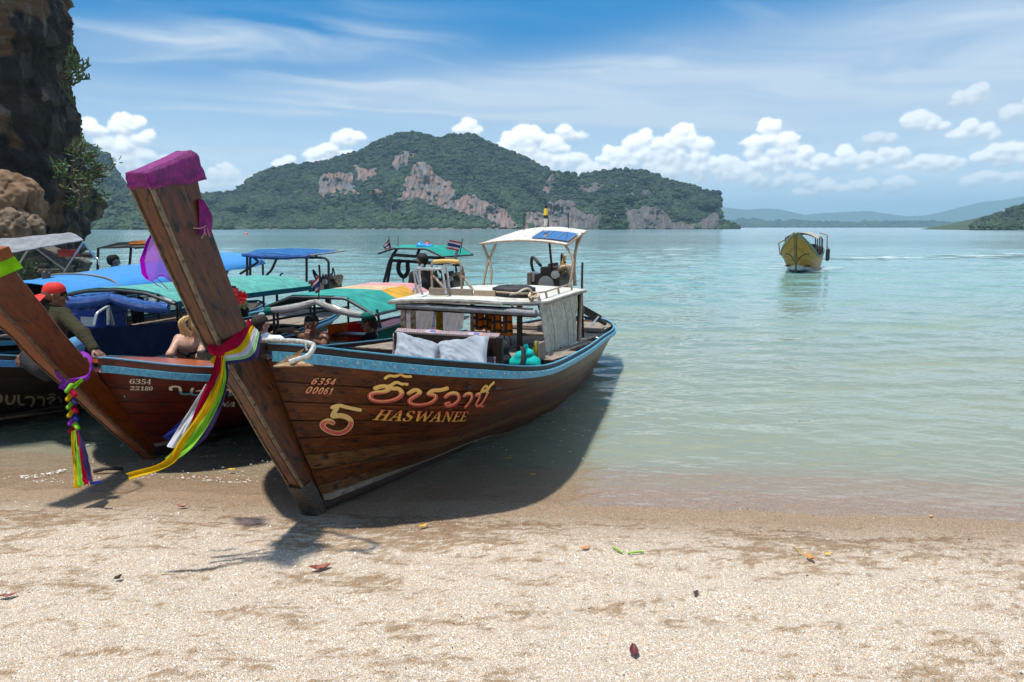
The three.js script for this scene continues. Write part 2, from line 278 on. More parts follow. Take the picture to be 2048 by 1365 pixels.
// damp coarse patches: where shell grit lies open and wet
const grit = (x, z) => { const d = z - shoreZ(x), n = fbm(x * 0.75 + 5, z * 2.1 + 1, 4, 4) + 0.5 * noise(x * 3.1, z * 7.5, 12), belt = Math.exp(-(((d - 0.75) / 0.42) ** 2)) * 0.24; return smoothstep(n + belt + 0.5 * noise(x * 9, z * 19, 3) + 0.55 * noise(x * 24, z * 36, 5), 0.1, 0.5); };
{
  const axis = (lo, hi, step, far0, far1) => { const a = []; for (let q = lo; q <= hi + 1e-6; q += step) a.push(q); let s = step, q = hi; while (q < far1) { s *= 1.16; q += s; a.push(q); } s = step; q = lo; while (q > far0) { s *= 1.16; q -= s; a.unshift(q); } return a; };
  const xs = axis(-4.6, 4.6, 0.026, -9000, 9000), zs = axis(-6.4, -1.9, 0.02, -9500, 60), pos = [], uv = [], col = [], idx = [], nx = xs.length;
  for (const z of zs) for (const x of xs) {
    pos.push(x, bedY(x, z), z); uv.push(x, -z);
    const d = z - shoreZ(x), g = grit(x, z) * (1 - smoothstep(d, 5, 9)) * smoothstep(d, 0.15, 0.45);
    const wet = 1 - smoothstep(d + 0.16 * noise(x * 1.3, z * 3, 6) + 0.05 * noise(x * 6, z * 9), 0.15, 1.15), w = smoothstep(-d, 1.0, 6);
    let c = [1, 1, 1]; const mul = (k, t) => { c = c.map((v, i) => v * lerp(1, k[i], t)); };
    mul([0.56, 0.45, 0.33], g * 0.95); mul([0.56, 0.46, 0.36], wet * 0.95); mul([0.8, 0.85, 0.72], w);
    col.push(...c);
  }
  for (let j = 0; j < zs.length - 1; j++) for (let i = 0; i < nx - 1; i++) { const a = j * nx + i, b = a + 1, c = a + nx, d = c + 1; idx.push(a, c, b, b, c, d); }
  const g = new THREE.BufferGeometry();
  g.setAttribute('position', new THREE.Float32BufferAttribute(pos, 3)); g.setAttribute('uv', new THREE.Float32BufferAttribute(uv, 2)); g.setAttribute('color', new THREE.Float32BufferAttribute(col, 3)); g.setIndex(idx); g.computeVertexNormals();
  // shell sand: overlapping grains, each with a colour and a height
  const S = 2048, rgb = new Uint8Array(S * S * 4), hgt = new Uint8Array(S * S * 4), r = rng(5);
  const tones = [[238, 228, 216], [252, 246, 238], [220, 200, 178], [204, 178, 150], [230, 214, 196], [180, 146, 112], [236, 196, 148], [172, 166, 160], [104, 86, 72], [252, 250, 246]], share = [0.24, 0.40, 0.55, 0.66, 0.80, 0.86, 0.90, 0.94, 0.96, 1];
  for (let i = 0; i < S * S; i++) { rgb[i * 4] = 206; rgb[i * 4 + 1] = 184; rgb[i * 4 + 2] = 156; rgb[i * 4 + 3] = hgt[i * 4 + 3] = 255; hgt[i * 4] = 40; }
  for (let k = 0; k < 330000; k++) {
    const q = r(), t = tones[share.findIndex((s) => q < s)], big = r() < 0.07, a = (big ? 3 + r() * 3.4 : 1.0 + r() * 2.0), b = a * (0.4 + r() * 0.5), an = r() * 3.14, ca = Math.cos(an), sa = Math.sin(an), cx = r() * S, cy = r() * S, h = 70 + r() * 170, f = 0.86 + r() * 0.24, tilt = (r() - 0.5) * 60;
    const R = Math.ceil(a);
    for (let y = -R; y <= R; y++) for (let x = -R; x <= R; x++) { const u = (x * ca + y * sa) / a, v = (-x * sa + y * ca) / b, e = u * u + v * v; if (e > 1) continue; const o = ((((cy + y) & (S - 1)) * S) + ((cx + x) & (S - 1))) * 4; rgb[o] = Math.min(255, t[0] * f); rgb[o + 1] = Math.min(255, t[1] * f); rgb[o + 2] = Math.min(255, t[2] * f); hgt[o] = hgt[o + 1] = hgt[o + 2] = clamp(h * (1 - e * 0.3) + tilt * u, 0, 255); }
  }
  const mk = (d, srgb) => { const t = new THREE.DataTexture(d, S, S); t.wrapS = t.wrapT = THREE.RepeatWrapping; t.magFilter = THREE.LinearFilter; if (srgb) t.colorSpace = THREE.SRGBColorSpace; t.repeat.set(1 / 1.9, 1 / 1.9); t.needsUpdate = true; return t; };
  const m = shade(new THREE.Mesh(g, std({ map: mk(rgb, true), vertexColors: true, roughness: 0.92, bumpMap: mk(hgt, false), bumpScale: 0.009, color: C(0.88, 0.868, 0.855) })));
  m.name = 'beach'; tag(m, 'pale shell sand beach with damp coarse patches running into the shallow water', null, null, 'structure'); scene.add(m);
  // loose shell chips
  const chip = new THREE.IcosahedronGeometry(1, 0).scale(1, 0.3, 0.62), N = 52000, chips = new THREE.InstancedMesh(chip, std({ roughness: 0.7 }), N), mtx = new THREE.Matrix4(), qn = new THREE.Quaternion(), e = new THREE.Euler();
  for (let i = 0; i < N; i++) {
    const x = (r() * 2 - 1) * 3.9, z = -1.95 - (r() ** 0.8) * 3.2, s = r() < 0.03 ? 0.004 + r() * 0.0045 : 0.0013 + r() * 0.0026, q = r(), t = tones[share.findIndex((k) => q < k)], g2 = grit(x, z), wet = 1 - smoothstep(z - shoreZ(x), 0.1, 0.9), f = (0.84 + r() * 0.3) * lerp(1, 0.6, Math.max(g2, wet) * 0.8);
    e.set((r() - 0.5) * 1.6, r() * 6.28, (r() - 0.5) * 1.6); qn.setFromEuler(e); mtx.compose(V(x, bedY(x, z) + s * 0.25, z), qn, V(s, s, s)); chips.setMatrixAt(i, mtx); chips.setColorAt(i, new THREE.Color().setRGB(t[0] / 255 * f, t[1] / 255 * f, t[2] / 255 * f, THREE.SRGBColorSpace));
  }
  shade(chips); chips.name = 'shell_grit'; tag(chips, 'loose shell chips scattered over the sand of the beach', 'shell grit', null, 'stuff'); scene.add(chips);
}
// ---------------------------------------------------------------- the bay
const WAVES = []; { const r = rng(31); for (let i = 0; i < 46; i++) { const L = 0.22 * Math.pow(24, i / 45) * (0.85 + r() * 0.3), an = degToRad(90 + (r() + r() + r() - 1.5) * 62), k = 6.2832 / L; WAVES.push([Math.cos(an) * k, Math.sin(an) * k, r() * 6.28, L * lerp(0.0072, 0.0022, i / 45)]); } }
function waveY(x, z) {
  const d = shoreZ(x) - z; let y = 0;
  const calm = smoothstep(d, 0.1, 2.5) * (0.62 + 0.5 * noise(x * 0.16, z * 0.2, 4)), far = Math.hypot(x, z), out = 1 - smoothstep(far, 70, 105);
  for (const [kx, kz, ph, a] of WAVES) { const L = 6.2832 / Math.hypot(kx, kz), see = 1 - smoothstep(far, L * 26, L * 46); if (see <= 0) continue; const s = see * Math.sin(kx * x + kz * z + ph + 1.2 * noise(x * 0.3, z * 0.3, ph)); y += a * (s + 0.25 * see * Math.cos(2 * (kx * x + kz * z + ph))); }
  return y * calm * out + 0.003 * Math.exp(-((d / 0.25) ** 2));
}
{
  const rip = tex(1024, 1024, (() => { const r = rng(77), ws = []; for (let i = 0; i < 44; i++) { const n = 3 + Math.floor(r() ** 1.6 * 46), an = 1.57 + (r() + r() - 1) * 1.15; ws.push([Math.round(Math.cos(an) * n), Math.round(Math.sin(an) * n) || 1, r() * 6.28, 1 / Math.pow(n, 0.95)]); } const tot = ws.reduce((a, w) => a + w[3], 0) * 0.36; return (x, y) => { let s = 0; for (const [a, b, p, w] of ws) s += w * Math.sin((a * x + b * y) * 0.0061359 + p); const v = 128 + 120 * s / tot; return [v, v, v]; }; })(), false);
  const ripNear = rep(rip, 1 / 2.6);
  const top = phys({ color: C(1, 1, 1), roughness: 0.03, ior: 1.333, transmission: 1, thickness: 0, bumpMap: ripNear, bumpScale: 0.016, side: THREE.DoubleSide });
  // near water: real waves on a grid that widens with distance
  const rows = [], pos = [], uv = [], idx = []; for (let d = 3.6; d < 110;) { rows.push(d); d *= 1.0066; } for (let d = 110; d < 9000; d *= 1.3) rows.push(d); rows.push(9000);
  const nA = 470, polar = (a) => lerp(-1.02, 1.02, a / nA);
  for (const d of rows) for (let a = 0; a <= nA; a++) { const t = Math.tan(polar(a)), z = -d, x = d * t; pos.push(x, waveY(x, z), z); uv.push(x, z); }
  for (let j = 0; j < rows.length - 1; j++) for (let i = 0; i < nA; i++) { const a = j * (nA + 1) + i, b = a + 1, c = a + nA + 1, d = c + 1; idx.push(a, b, d, a, d, c); }
  const g = new THREE.BufferGeometry(); g.setAttribute('position', new THREE.Float32BufferAttribute(pos, 3)); g.setAttribute('uv', new THREE.Float32BufferAttribute(uv, 2)); g.setIndex(idx); g.computeVertexNormals();
  const sea = new THREE.Group(); sea.name = 'sea'; tag(sea, 'shallow green bay water with small ripples, turning pale turquoise farther out', null, null, 'structure'); scene.add(sea);
  const reach = [[0, 45, top], ...[[45, 75, 0.05, 0.018], [75, 110, 0.07, 0.02], [110, 180, 0.1, 0.022], [180, 320, 0.13, 0.025], [320, 700, 0.16, 0.028], [700, 1e5, 0.2, 0.03]].map(([a, b, ro, bu]) => [a, b, phys({ color: C(1, 1, 1), roughness: ro, ior: 1.333, transmission: 1, thickness: 0, bumpMap: ripNear, bumpScale: bu, side: THREE.DoubleSide })])];
  const per = nA * 6; for (const [lo, hi, m] of reach) { const j0 = rows.findIndex((d) => d >= lo), j1 = rows.findIndex((d) => d >= hi), k = g.clone(); k.setIndex(idx.slice(j0 * per, (j1 < 0 ? rows.length - 1 : j1) * per)); part('water_surface', k, m, sea); }
  // silt hanging in the water, thicker the deeper it is
  const silt = [[0.012, 0.14], [0.028, 0.25], [0.05, 0.34], [0.08, 0.42], [0.12, 0.5], [0.18, 0.6]];
  for (const [depth, dense] of silt) {
    const ds = [3.2, 4, 5, 6, 8, 11, 16, 24, 36, 48, 60, 110, 300, 1000, 4000, 9000], p2 = [], c2 = [], i2 = [], n2 = 40;
    for (const d of ds) for (let a = 0; a <= n2; a++) { const x = d * Math.tan(lerp(-1.02, 1.02, a / n2)), off = smoothstep(d, 5.5, 30); p2.push(x, -depth, -d); c2.push(lerp(0.37, 0.23, off), lerp(0.40, 0.46, off), lerp(0.29, 0.43, off)); }
    for (let j = 0; j < ds.length - 1; j++) for (let i = 0; i < n2; i++) { const a = j * (n2 + 1) + i, b = a + 1, c = a + n2 + 1, d = c + 1; i2.push(a, b, d, a, d, c); }
    const q = new THREE.BufferGeometry(); q.setAttribute('position', new THREE.Float32BufferAttribute(p2, 3)); q.setAttribute('color', new THREE.Float32BufferAttribute(c2, 3)); q.setIndex(i2); q.computeVertexNormals();
    const m = part('silt', q, phys({ vertexColors: true, roughness: 1, ior: 1.0, specularIntensity: 0, transparent: true, opacity: dense, side: THREE.DoubleSide }), sea);
    m.userData.kind = 'stuff';
  }
}
// ---------------------------------------------------------------- islands and far shores
const crownGeo = (() => { const g = mergeVertices(new THREE.IcosahedronGeometry(1, 2).deleteAttribute('uv').deleteAttribute('normal')), p = g.attributes.position; for (let i = 0; i < p.count; i++) { const v = V().fromBufferAttribute(p, i), k = 1 + 0.55 * noise(v.x * 2.1, v.y * 2.1, v.z * 2.1) + 0.3 * noise(v.x * 5, v.y * 5, v.z * 5); p.setXYZ(i, v.x * k, v.y * k * 0.8, v.z * k); } g.computeVertexNormals(); return g.toNonIndexed(); })();
crownGeo.computeVertexNormals();
const leafFar = std({ color: C(1, 1, 1), roughness: 0.9 });
function forest(label, spots) { // spots: [x, y, z, radius, tone]
  const m = new THREE.InstancedMesh(crownGeo, leafFar, spots.length), r = rng(spots.length), q = new THREE.Quaternion(), mt = new THREE.Matrix4();
  spots.forEach(([x, y, z, s, t], i) => { q.setFromEuler(new THREE.Euler(r() * 0.4, r() * 6.28, r() * 0.4)); mt.compose(V(x, y, z), q, V(s * (0.8 + r() * 0.5), s * (0.75 + r() * 0.6), s * (0.8 + r() * 0.5))); m.setMatrixAt(i, mt); m.setColorAt(i, C(lerp(0.004, 0.042, t), lerp(0.016, 0.078, t), lerp(0.014, 0.027, t))); });
  shade(m); m.name = numbered('forest'); tag(m, label, 'forest', null, 'stuff'); scene.add(m);
}
const rockFar = std({ vertexColors: true, roughness: 0.95 });
const inPoly = (p, x, y) => { let c = false; for (let i = 0, j = p.length - 1; i < p.length; j = i++) if ((p[i][1] > y) !== (p[j][1] > y) && x < ((p[j][0] - p[i][0]) * (y - p[i][1])) / (p[j][1] - p[i][1]) + p[i][0]) c = !c; return c; };
// an island whose skyline is given as sight lines; front at `dist`, ridge `back` behind it; bare cliffs as outlines
function island(name, label, sky, dist, back, cliffs, nTree, size, treeLabel, seed, o = {}) {
  const crest = poly(sky), x0 = sky[0][0], x1 = sky[sky.length - 1][0], nu = o.nu ?? 220, nv = o.nv ?? 56, r = rng(seed);
  const cliff = (px, py) => { let k = 0; for (const c of cliffs) { const jx = px + 9 * noise(px * 0.06, py * 0.06, seed), jy = py + 8 * noise(px * 0.07, py * 0.05, seed + 4); if (inPoly(c, jx, jy)) k = 1; } return k; };
  const base = 682.5 - FOC * Math.tan(degToRad(8.85) - Math.atan(2 / dist));
  const P = (u, v) => {
    const px = lerp(x0, x1, u), topPy = Math.min(crest(px) + (o.rough ?? 1.2) * noise(px * 0.22, seed), base - 0.4), ridge = dist + back * (0.35 + 0.65 * clamp((base - topPy) / (o.full ?? 160), 0, 1));
    if (v > 1) { const p = atZ(px, topPy, ridge); return V(p.x * (1 + 0.12 * (v - 1)), p.y * (2 - v) - 8 * (v - 1), -ridge - 260 * (v - 1)); }
    const py = lerp(base, topPy, v), onRock = cliff(px, py), bulge = (o.bulge ?? 40) * noise(px * 0.018, v * 3.1, seed + 3) * v * (1 - v) * 4;
    let d = dist + (ridge - dist) * Math.pow(v, 0.9) + bulge * 1.5 + 9 * noise(px * 0.07, v * 9, seed) * Math.min(1, v * 4) * (1 - v);
    if (onRock) d += -8 + 8 * noise(px * 0.33, py * 0.045, seed) + 4 * noise(px * 0.9, py * 0.2, seed);
    const p = atZ(px, py, d); return V(p.x, v === 0 ? -3 : p.y, p.z);
  };
  const pos = [], col = [], idx = [], V2 = nv + 6;
  for (let j = 0; j <= V2; j++) for (let i = 0; i <= nu; i++) {
    const u = i / nu, v = j / nv, p = P(u, v <= 1 ? v : 1 + (j - nv) / 6), px = lerp(x0, x1, u), py = lerp(base, crest(px), Math.min(v, 1));
    pos.push(p.x, p.y, p.z);
    const k = cliff(px, py), s = noise(px * 0.42, py * 0.05, seed) * 0.6 + noise(px * 1.1, py * 0.13, 3) * 0.5, warm = clamp(0.45 + fbm(px * 0.035, py * 0.05, 2) * 1.6, 0, 1), l = clamp(0.55 + s * 0.75, 0.1, 1.2);
    if (k || (j <= 1 && o.foot !== false)) { const w2 = warm * (o.grey ? 1 - 0.7 * smoothstep(px, o.grey[0], o.grey[1]) : 1), dk = o.grey ? lerp(1, 0.62, smoothstep(px, o.grey[0], o.grey[1])) : 0.85; col.push(lerp(0.17, 0.33, w2) * l * dk, lerp(0.175, 0.185, w2) * l * dk, lerp(0.18, 0.14, w2) * l * dk); } else if (o.bare && o.bare(px, py) > 0.3) { const q = smoothstep(s + 0.4 * fbm(px * 0.08, py * 0.1, 7), 0.1, 0.4); col.push(lerp(0.03, 0.13, q), lerp(0.048, 0.13, q), lerp(0.035, 0.135, q)); } else col.push(0.035, 0.06, 0.028);
  }
  for (let j = 0; j < V2; j++) for (let i = 0; i < nu; i++) { const a = j * (nu + 1) + i, b = a + 1, c = a + nu + 1, d = c + 1; idx.push(a, b, d, a, d, c); }
  const g = new THREE.BufferGeometry(); g.setAttribute('position', new THREE.Float32BufferAttribute(pos, 3)); g.setAttribute('color', new THREE.Float32BufferAttribute(col, 3)); g.setIndex(idx); g.computeVertexNormals();
  const m = shade(new THREE.Mesh(g, rockFar)); m.name = numbered(name); tag(m, label, null, null, 'structure'); scene.add(m);
  if (!nTree) return;
  const spots = [];
  for (let i = 0; i < nTree; i++) { const u = r(), v = 0.015 + 0.995 * r(), px = lerp(x0, x1, u), py = lerp(base, crest(px), v); if (cliff(px, py) && r() > (o.scrub ?? 0.02)) continue; const p = P(u, Math.min(v, 1)), steep = o.bare ? o.bare(px, py) : 0; if (r() < steep) continue; const s = size * (0.45 + r() * r() * 0.9), lush = clamp(0.30 + fbm(px * 0.03, py * 0.04, seed + 6) * 0.9 + (r() - 0.5) * 0.5 + 0.35 * (1 - v) ** 2, 0, 1); spots.push([p.x, p.y + s * 0.15, p.z + s * 0.3, s, lush]); }
  forest(treeLabel, spots);
}

island('far_mountains', 'pale blue distant mountain range along the horizon', [[1300, 436], [1380, 420], [1437, 413], [1490, 420], [1530, 417], [1560, 419], [1610, 430], [1650, 426], [1690, 424], [1738, 422], [1770, 427], [1815, 433], [1850, 431], [1880, 425], [1920, 415], [1965, 404], [2010, 400], [2060, 391], [2200, 380], [2400, 402]], 6000, 700, [], 0, 40, '', 5, { full: 60, nv: 20, nu: 160, foot: false, rough: 0.8 });
island('mangrove_shore', 'low green mangrove shore below the distant mountains', [[1420, 452], [1445, 447], [1470, 444], [1478, 441], [1512, 440], [1520, 444], [1570, 446], [1588, 441], [1600, 445], [1700, 448], [1750, 447], [1850, 447], [1960, 449], [2100, 450], [2300, 451]], 3000, 400, [], 2600, 13, 'mangrove trees along the distant low shore', 6, { full: 12, nv: 8, nu: 120, foot: false, rough: 0.6 });
island('headland', 'wooded headland at the right side of the bay', [[1950, 458], [1958, 450], [1968, 443], [1982, 439], [1996, 432], [2010, 430], [2024, 423], [2040, 417], [2064, 411], [2120, 405], [2260, 397], [2400, 440]], 500, 70, [], 1800, 3.6, 'green trees covering the headland on the right', 8, { full: 60, nv: 16, nu: 60, rough: 2.5, bulge: 8 });
const sparse = (px, py) => smoothstep(px, 1060, 1130) * 0.62;
island('karst_island', 'long forested limestone island with bare pinkish cliffs across the bay', [[330, 400], [400, 391], [440, 389], [470, 385], [500, 361], [520, 346], [560, 336], [600, 331], [660, 323], [690, 311], [720, 303], [740, 291], [775, 276], [805, 268], [835, 266], [855, 273], [880, 279], [905, 272], [945, 271], [975, 285], [1000, 296], [1040, 313], [1075, 331], [1100, 343], [1130, 347], [1148, 348], [1159, 357], [1168, 349], [1200, 344], [1250, 339], [1290, 343], [1330, 359], [1380, 373], [1420, 383], [1437, 388], [1441, 420], [1443, 452]], 760, 230, [
  [[647, 347], [698, 345], [710, 360], [718, 393], [709, 389], [671, 390], [654, 393], [641, 393], [638, 368]],
  [[709, 332], [758, 340], [755, 349], [744, 352], [734, 370], [714, 360], [710, 344]],
  [[742, 382], [764, 378], [765, 396], [750, 393]],
  [[837, 322], [865, 336], [876, 352], [906, 368], [915, 388], [906, 401], [930, 393], [940, 390], [976, 404], [1003, 415], [1019, 431], [1041, 456], [989, 456], [975, 442], [940, 429], [922, 426], [881, 418], [848, 404], [827, 399], [805, 404], [788, 404], [783, 429], [777, 420], [783, 404], [805, 393], [805, 368], [821, 344]],
  [[791, 311], [813, 301], [831, 306], [824, 322], [807, 333], [791, 341], [781, 336]],
  [[1099, 404], [1142, 400], [1150, 418], [1200, 431], [1205, 458], [1049, 458], [1052, 423], [1093, 426]],
  [[1196, 440], [1252, 420], [1320, 412], [1330, 428], [1352, 446], [1395, 449], [1395, 459], [1190, 459]],
  [[1285, 380], [1296, 378], [1300, 388], [1290, 398], [1282, 392]],
  [[1160, 375], [1200, 366], [1212, 372], [1190, 384], [1165, 386]],
  [[1421, 429], [1440, 415], [1446, 458], [1388, 458]],
  [[1104, 347], [1112, 352], [1098, 393], [1080, 384]],
], 30000, 3.3, 'forest covering the slopes of the long limestone island', 9, { nu: 480, nv: 100, grey: [1040, 1220], bulge: 32, bare: sparse, full: 180, rough: 1.6 });
island('rock_stack', 'small tree topped limestone stack standing before the long island', [[1204, 455], [1206, 425], [1211, 406], [1224, 399], [1236, 400], [1247, 414], [1250, 430], [1251, 455]], 640, 16, [[[1206, 420], [1250, 424], [1254, 460], [1202, 460]]], 420, 3.0, 'trees on top of the small limestone stack', 12, { nu: 40, nv: 30, full: 50, bulge: 6, scrub: 0.3, grey: [0, 1] });
island('islet', 'low wooded islet at the right tip of the long island', [[1436, 455], [1441, 444], [1450, 440], [1460, 444], [1472, 452], [1478, 455.5]], 755, 18, [], 110, 2.6, 'trees on the low islet', 13, { nu: 20, nv: 8, full: 15, bulge: 4 });
island('wooded_hill', 'low forested hill behind the bay on the left', [[60, 400], [150, 389], [190, 384], [230, 386], [280, 388], [330, 394], [380, 398], [410, 436], [440, 445], [455, 455]], 600, 120, [], 3600, 5, 'forest on the low hill at the left', 14, { nu: 120, nv: 30, full: 70, bulge: 24 });
island('cliff_hill', 'steep limestone hill rising behind the forest at far left', [[60, 330], [110, 290], [150, 282], [185, 296], [215, 312], [232, 340], [241, 366], [245, 387], [247, 455]], 900, 90, [[[150, 330], [190, 335], [228, 345], [244, 372], [246, 400], [150, 400]]], 1300, 5, 'trees on the steep limestone hill', 15, { nu: 90, nv: 60, full: 170, bulge: 24, scrub: 0.3 });

// ---------------------------------------------------------------- the cliff beside the beach
{
  const edgePx = poly([[-700, 200], [-300, 130], [-60, 95], [-10, 105], [40, 118], [70, 127], [84, 105], [110, 118], [170, 129], [190, 137], [230, 140], [290, 142], [330, 150], [400, 156], [470, 152], [520, 150], [640, 148]]);
  const xe = (y) => { let py = 455; for (let k = 0; k < 4; k++) { const p = atZ(100, py, 17.2); py += (p.y - y) * 85; } return atZ(edgePx(py), py, 17.2).x; };
  const curve = (y) => { const e = xe(y) - 0.55, lean = Math.max(0, y - 2) * 0.1; return new THREE.CatmullRomCurve3([V(-44, y, -9), V(-30, y, -13.5 + lean * 0.5), V(-16, y, -15.6 + lean), V(-12.2, y, -15.9 + lean), V(e - 0.35, y, -16.7), V(e, y, -17.6), V(e - 0.8, y, -19.4), V(-16, y, -23), V(-44, y, -26)]); };
  const nu = 760, nv = 380, cache = [];
  for (let j = 0; j <= nv; j++) { const c = curve(lerp(-0.6, 9, j / nv)); c.arcLengthDivisions = 60; cache.push(c); }
  const P = (u, v) => {
    const j = Math.round(v * nv), y = lerp(-0.6, 9, v), p = cache[j].getPoint(u < 0.06 ? u * 3.3 : 0.2 + (u - 0.06) * 0.62), t = cache[j].getTangent(u < 0.06 ? u * 3.3 : 0.2 + (u - 0.06) * 0.62), n = V(-t.z, 0, t.x);
    const big = fbm(p.x * 0.5, y * 0.32, p.z * 0.5, 4) * 1.5, ridge = 1 - Math.abs(noise(p.x * 1.5, y * 0.55, p.z * 1.5 + 7)) * 2, ledge = Math.abs(noise(p.x * 0.22 + y * 0.1, y * 1.15, 3)) * 0.55, fine = fbm(p.x * 4.4, y * 3.6, p.z * 4.4, 4) * 0.26 + (0.5 - Math.abs(noise(p.x * 3.2, y * 2.6, p.z * 3.2 + 9))) * 0.22 + (0.5 - Math.abs(noise(p.x * 8, y * 6.5, p.z * 8))) * 0.09, hollow = -1.3 * Math.exp(-(((y - 2.6) / 0.9) ** 2)) * smoothstep(-p.x, 10.7, 13);
    const crack = Math.pow(Math.max(0, 1 - Math.abs(noise(p.x * 0.9 + 0.5 * noise(p.x * 2, y * 2, 8), y * 0.3, p.z * 0.9 + 20)) * 5), 2) * 0.26 * (u > 0.42 && u < 0.75 ? 0.3 : 1) + Math.pow(Math.max(0, 1 - Math.abs(noise(p.x * 0.6, y * 1.3 + 0.4 * noise(p.x, y, 2), 40)) * 5), 2) * 0.16 * (u > 0.42 && u < 0.75 ? 0.3 : 1), pit = Math.max(0, noise(p.x * 2.6, y * 2.2, p.z * 2.6)) * 0.22;
    const k = -(big * 0.6 + ridge * 0.2 + ledge * 0.7 + fine + hollow - 0.4 - crack - pit) * lerp(1, 0.4, smoothstep(p.x, -13, -11));
    return p.addScaledVector(n, k).add(V(0, noise(p.x * 1.2, y * 1.2, 31) * 0.25, 0));
  };
  const g = sheet(P, nu, nv), pos = g.attributes.position, col = [];
  for (let i = 0; i < pos.count; i++) {
    const x = pos.getX(i), y = pos.getY(i), z = pos.getZ(i), n = fbm(x * 0.8, y * 0.5, z * 0.8, 5), s = fbm(x * 3.6, y * 1.3, z * 3.6, 4), brown = smoothstep(noise(x * 1.0, y * 1.2, z + 5) + n * 0.6 + 0.25 * s, 0.16, 0.3), pale = smoothstep(s + n * 0.5 + 0.3 * noise(x * 7, y * 3, z * 7), 0.2, 0.34);
    const st = smoothstep(noise(x * 2.2 + 0.6 * noise(x, y * 2, 3), y * 0.35, z * 2.2) + 0.5 * s, -0.02, 0.14); let c = [0.022 + s * 0.03, 0.02 + s * 0.027, 0.019 + s * 0.024].map((v, i) => v + st * [0.028, 0.024, 0.02][i]); c = c.map((v, k) => lerp(v, [0.15, 0.085, 0.045][k], brown * 0.75)); c = c.map((v, k) => lerp(v, [0.17, 0.155, 0.13][k], pale * 0.6));
    col.push(...c.map((v) => Math.max(0.012, v)));
  }
  g.setAttribute('color', new THREE.Float32BufferAttribute(col, 3));
  const m = shade(new THREE.Mesh(g, std({ vertexColors: true, roughness: 0.95, bumpMap: rep(T.engine, 0.9), bumpScale: 0.12, side: THREE.DoubleSide }))); m.name = 'limestone_cliff'; tag(m, 'dark weathered limestone cliff rising out of the water at the left edge', null, null, 'structure'); scene.add(m);
}
function boulder(pos, sx, sy, sz, seed, label, c) {
  const g = mergeVertices(new THREE.IcosahedronGeometry(1, 30).deleteAttribute('uv').deleteAttribute('normal')), p = g.attributes.position, col = [], uv = [];
  for (let i = 0; i < p.count; i++) { const v = V().fromBufferAttribute(p, i), k = 1 + 0.42 * fbm(v.x * 1.1 + seed, v.y * 1.1, v.z * 1.1, 4) + 0.06 * noise(v.x * 5, v.y * 5 + seed, v.z * 5) - 0.09 * Math.pow(Math.max(0, 1 - Math.abs(noise(v.x * 1.6 + seed, v.y * 0.7, v.z * 1.6)) * 7), 2) + 0.05 * (0.5 - Math.abs(noise(v.x * 3.5, v.y * 3 + seed, v.z * 3.5))); uv.push(v.x, v.y); p.setXYZ(i, v.x * k * sx, v.y * k * sy, v.z * k * sz); const s = fbm(v.x * 3 + seed, v.y * 1.6, v.z * 3, 5) * 1.5; col.push(Math.max(0.03, c[0] + s * 0.14), Math.max(0.03, c[1] + s * 0.1), Math.max(0.02, c[2] + s * 0.07)); }
  g.setAttribute('color', new THREE.Float32BufferAttribute(col, 3)); g.setAttribute('uv', new THREE.Float32BufferAttribute(uv, 2)); g.computeVertexNormals();
  const m = shade(new THREE.Mesh(g, std({ vertexColors: true, roughness: 0.92, bumpMap: rep(T.engine, 2), bumpScale: 0.05 }))); m.name = numbered('boulder'); m.position.copy(pos); scene.add(m); return tag(m, label, 'boulder', 'boulders leaning against the cliff');
}
boulder(atZ(8, 408, 14.2), 0.66, 0.62, 0.6, 3, 'big brown boulder leaning against the dark cliff above the grey awning', [0.17, 0.1, 0.055]);
boulder(atZ(34, 462, 13.9), 0.46, 0.42, 0.5, 8, 'smaller brown boulder under the big one, just above the grey awning', [0.14, 0.095, 0.06]);
boulder(atZ(60, 540, 15.0), 1.1, 0.5, 0.8, 14, 'grey mottled boulder at the cliff foot below the grey awning', [0.07, 0.065, 0.055]);
// plants rooted in the cliff
const leafGreen = (a) => phys({ color: a, roughness: 0.6, transmission: 0.35, thickness: 0, side: THREE.DoubleSide });
{
  const t = thing('cliff_shrub', 'spiky bare branched succulent shrub jutting out of the upper cliff', 'shrub', atZ(118, 150, 17.0)), r = rng(4), inv = t.position, stems = [], tips = [];
  for (const [px, py] of [[137, 90], [148, 93], [155, 110], [165, 118], [176, 122], [181, 130], [170, 140], [180, 158], [160, 163], [148, 172], [150, 212], [142, 150], [160, 132], [135, 120], [152, 128], [168, 150], [134, 178]]) {
    const e = atZ(px, py, 16.9 + (r() - 0.5) * 0.7).sub(inv), mid = e.clone().multiplyScalar(0.55).add(V(0, -0.1 + r() * 0.05, (r() - 0.5) * 0.2));
    stems.push(tube([V(0, (r() - 0.5) * 0.15, 0), mid, e], 0.014, 5, false, 8));
    for (let k = 0; k < 6; k++) { const f = 0.4 + 0.1 * k, b = mid.clone().lerp(e, Math.min(1, (f - 0.3) * 1.4)), q = b.clone().add(V((r() - 0.35) * 0.12, 0.05 + r() * 0.09, (r() - 0.5) * 0.12)); tips.push(tube([b, b.clone().lerp(q, 0.5).add(V(0.02, -0.01, 0)), q], 0.017, 5, false, 5)); }
  }
  part('branch', stems, std({ color: C(0.06, 0.05, 0.035), roughness: 0.9 }), t); part('foliage', tips, std({ color: C(0.045, 0.085, 0.02), roughness: 0.7 }), t);
}
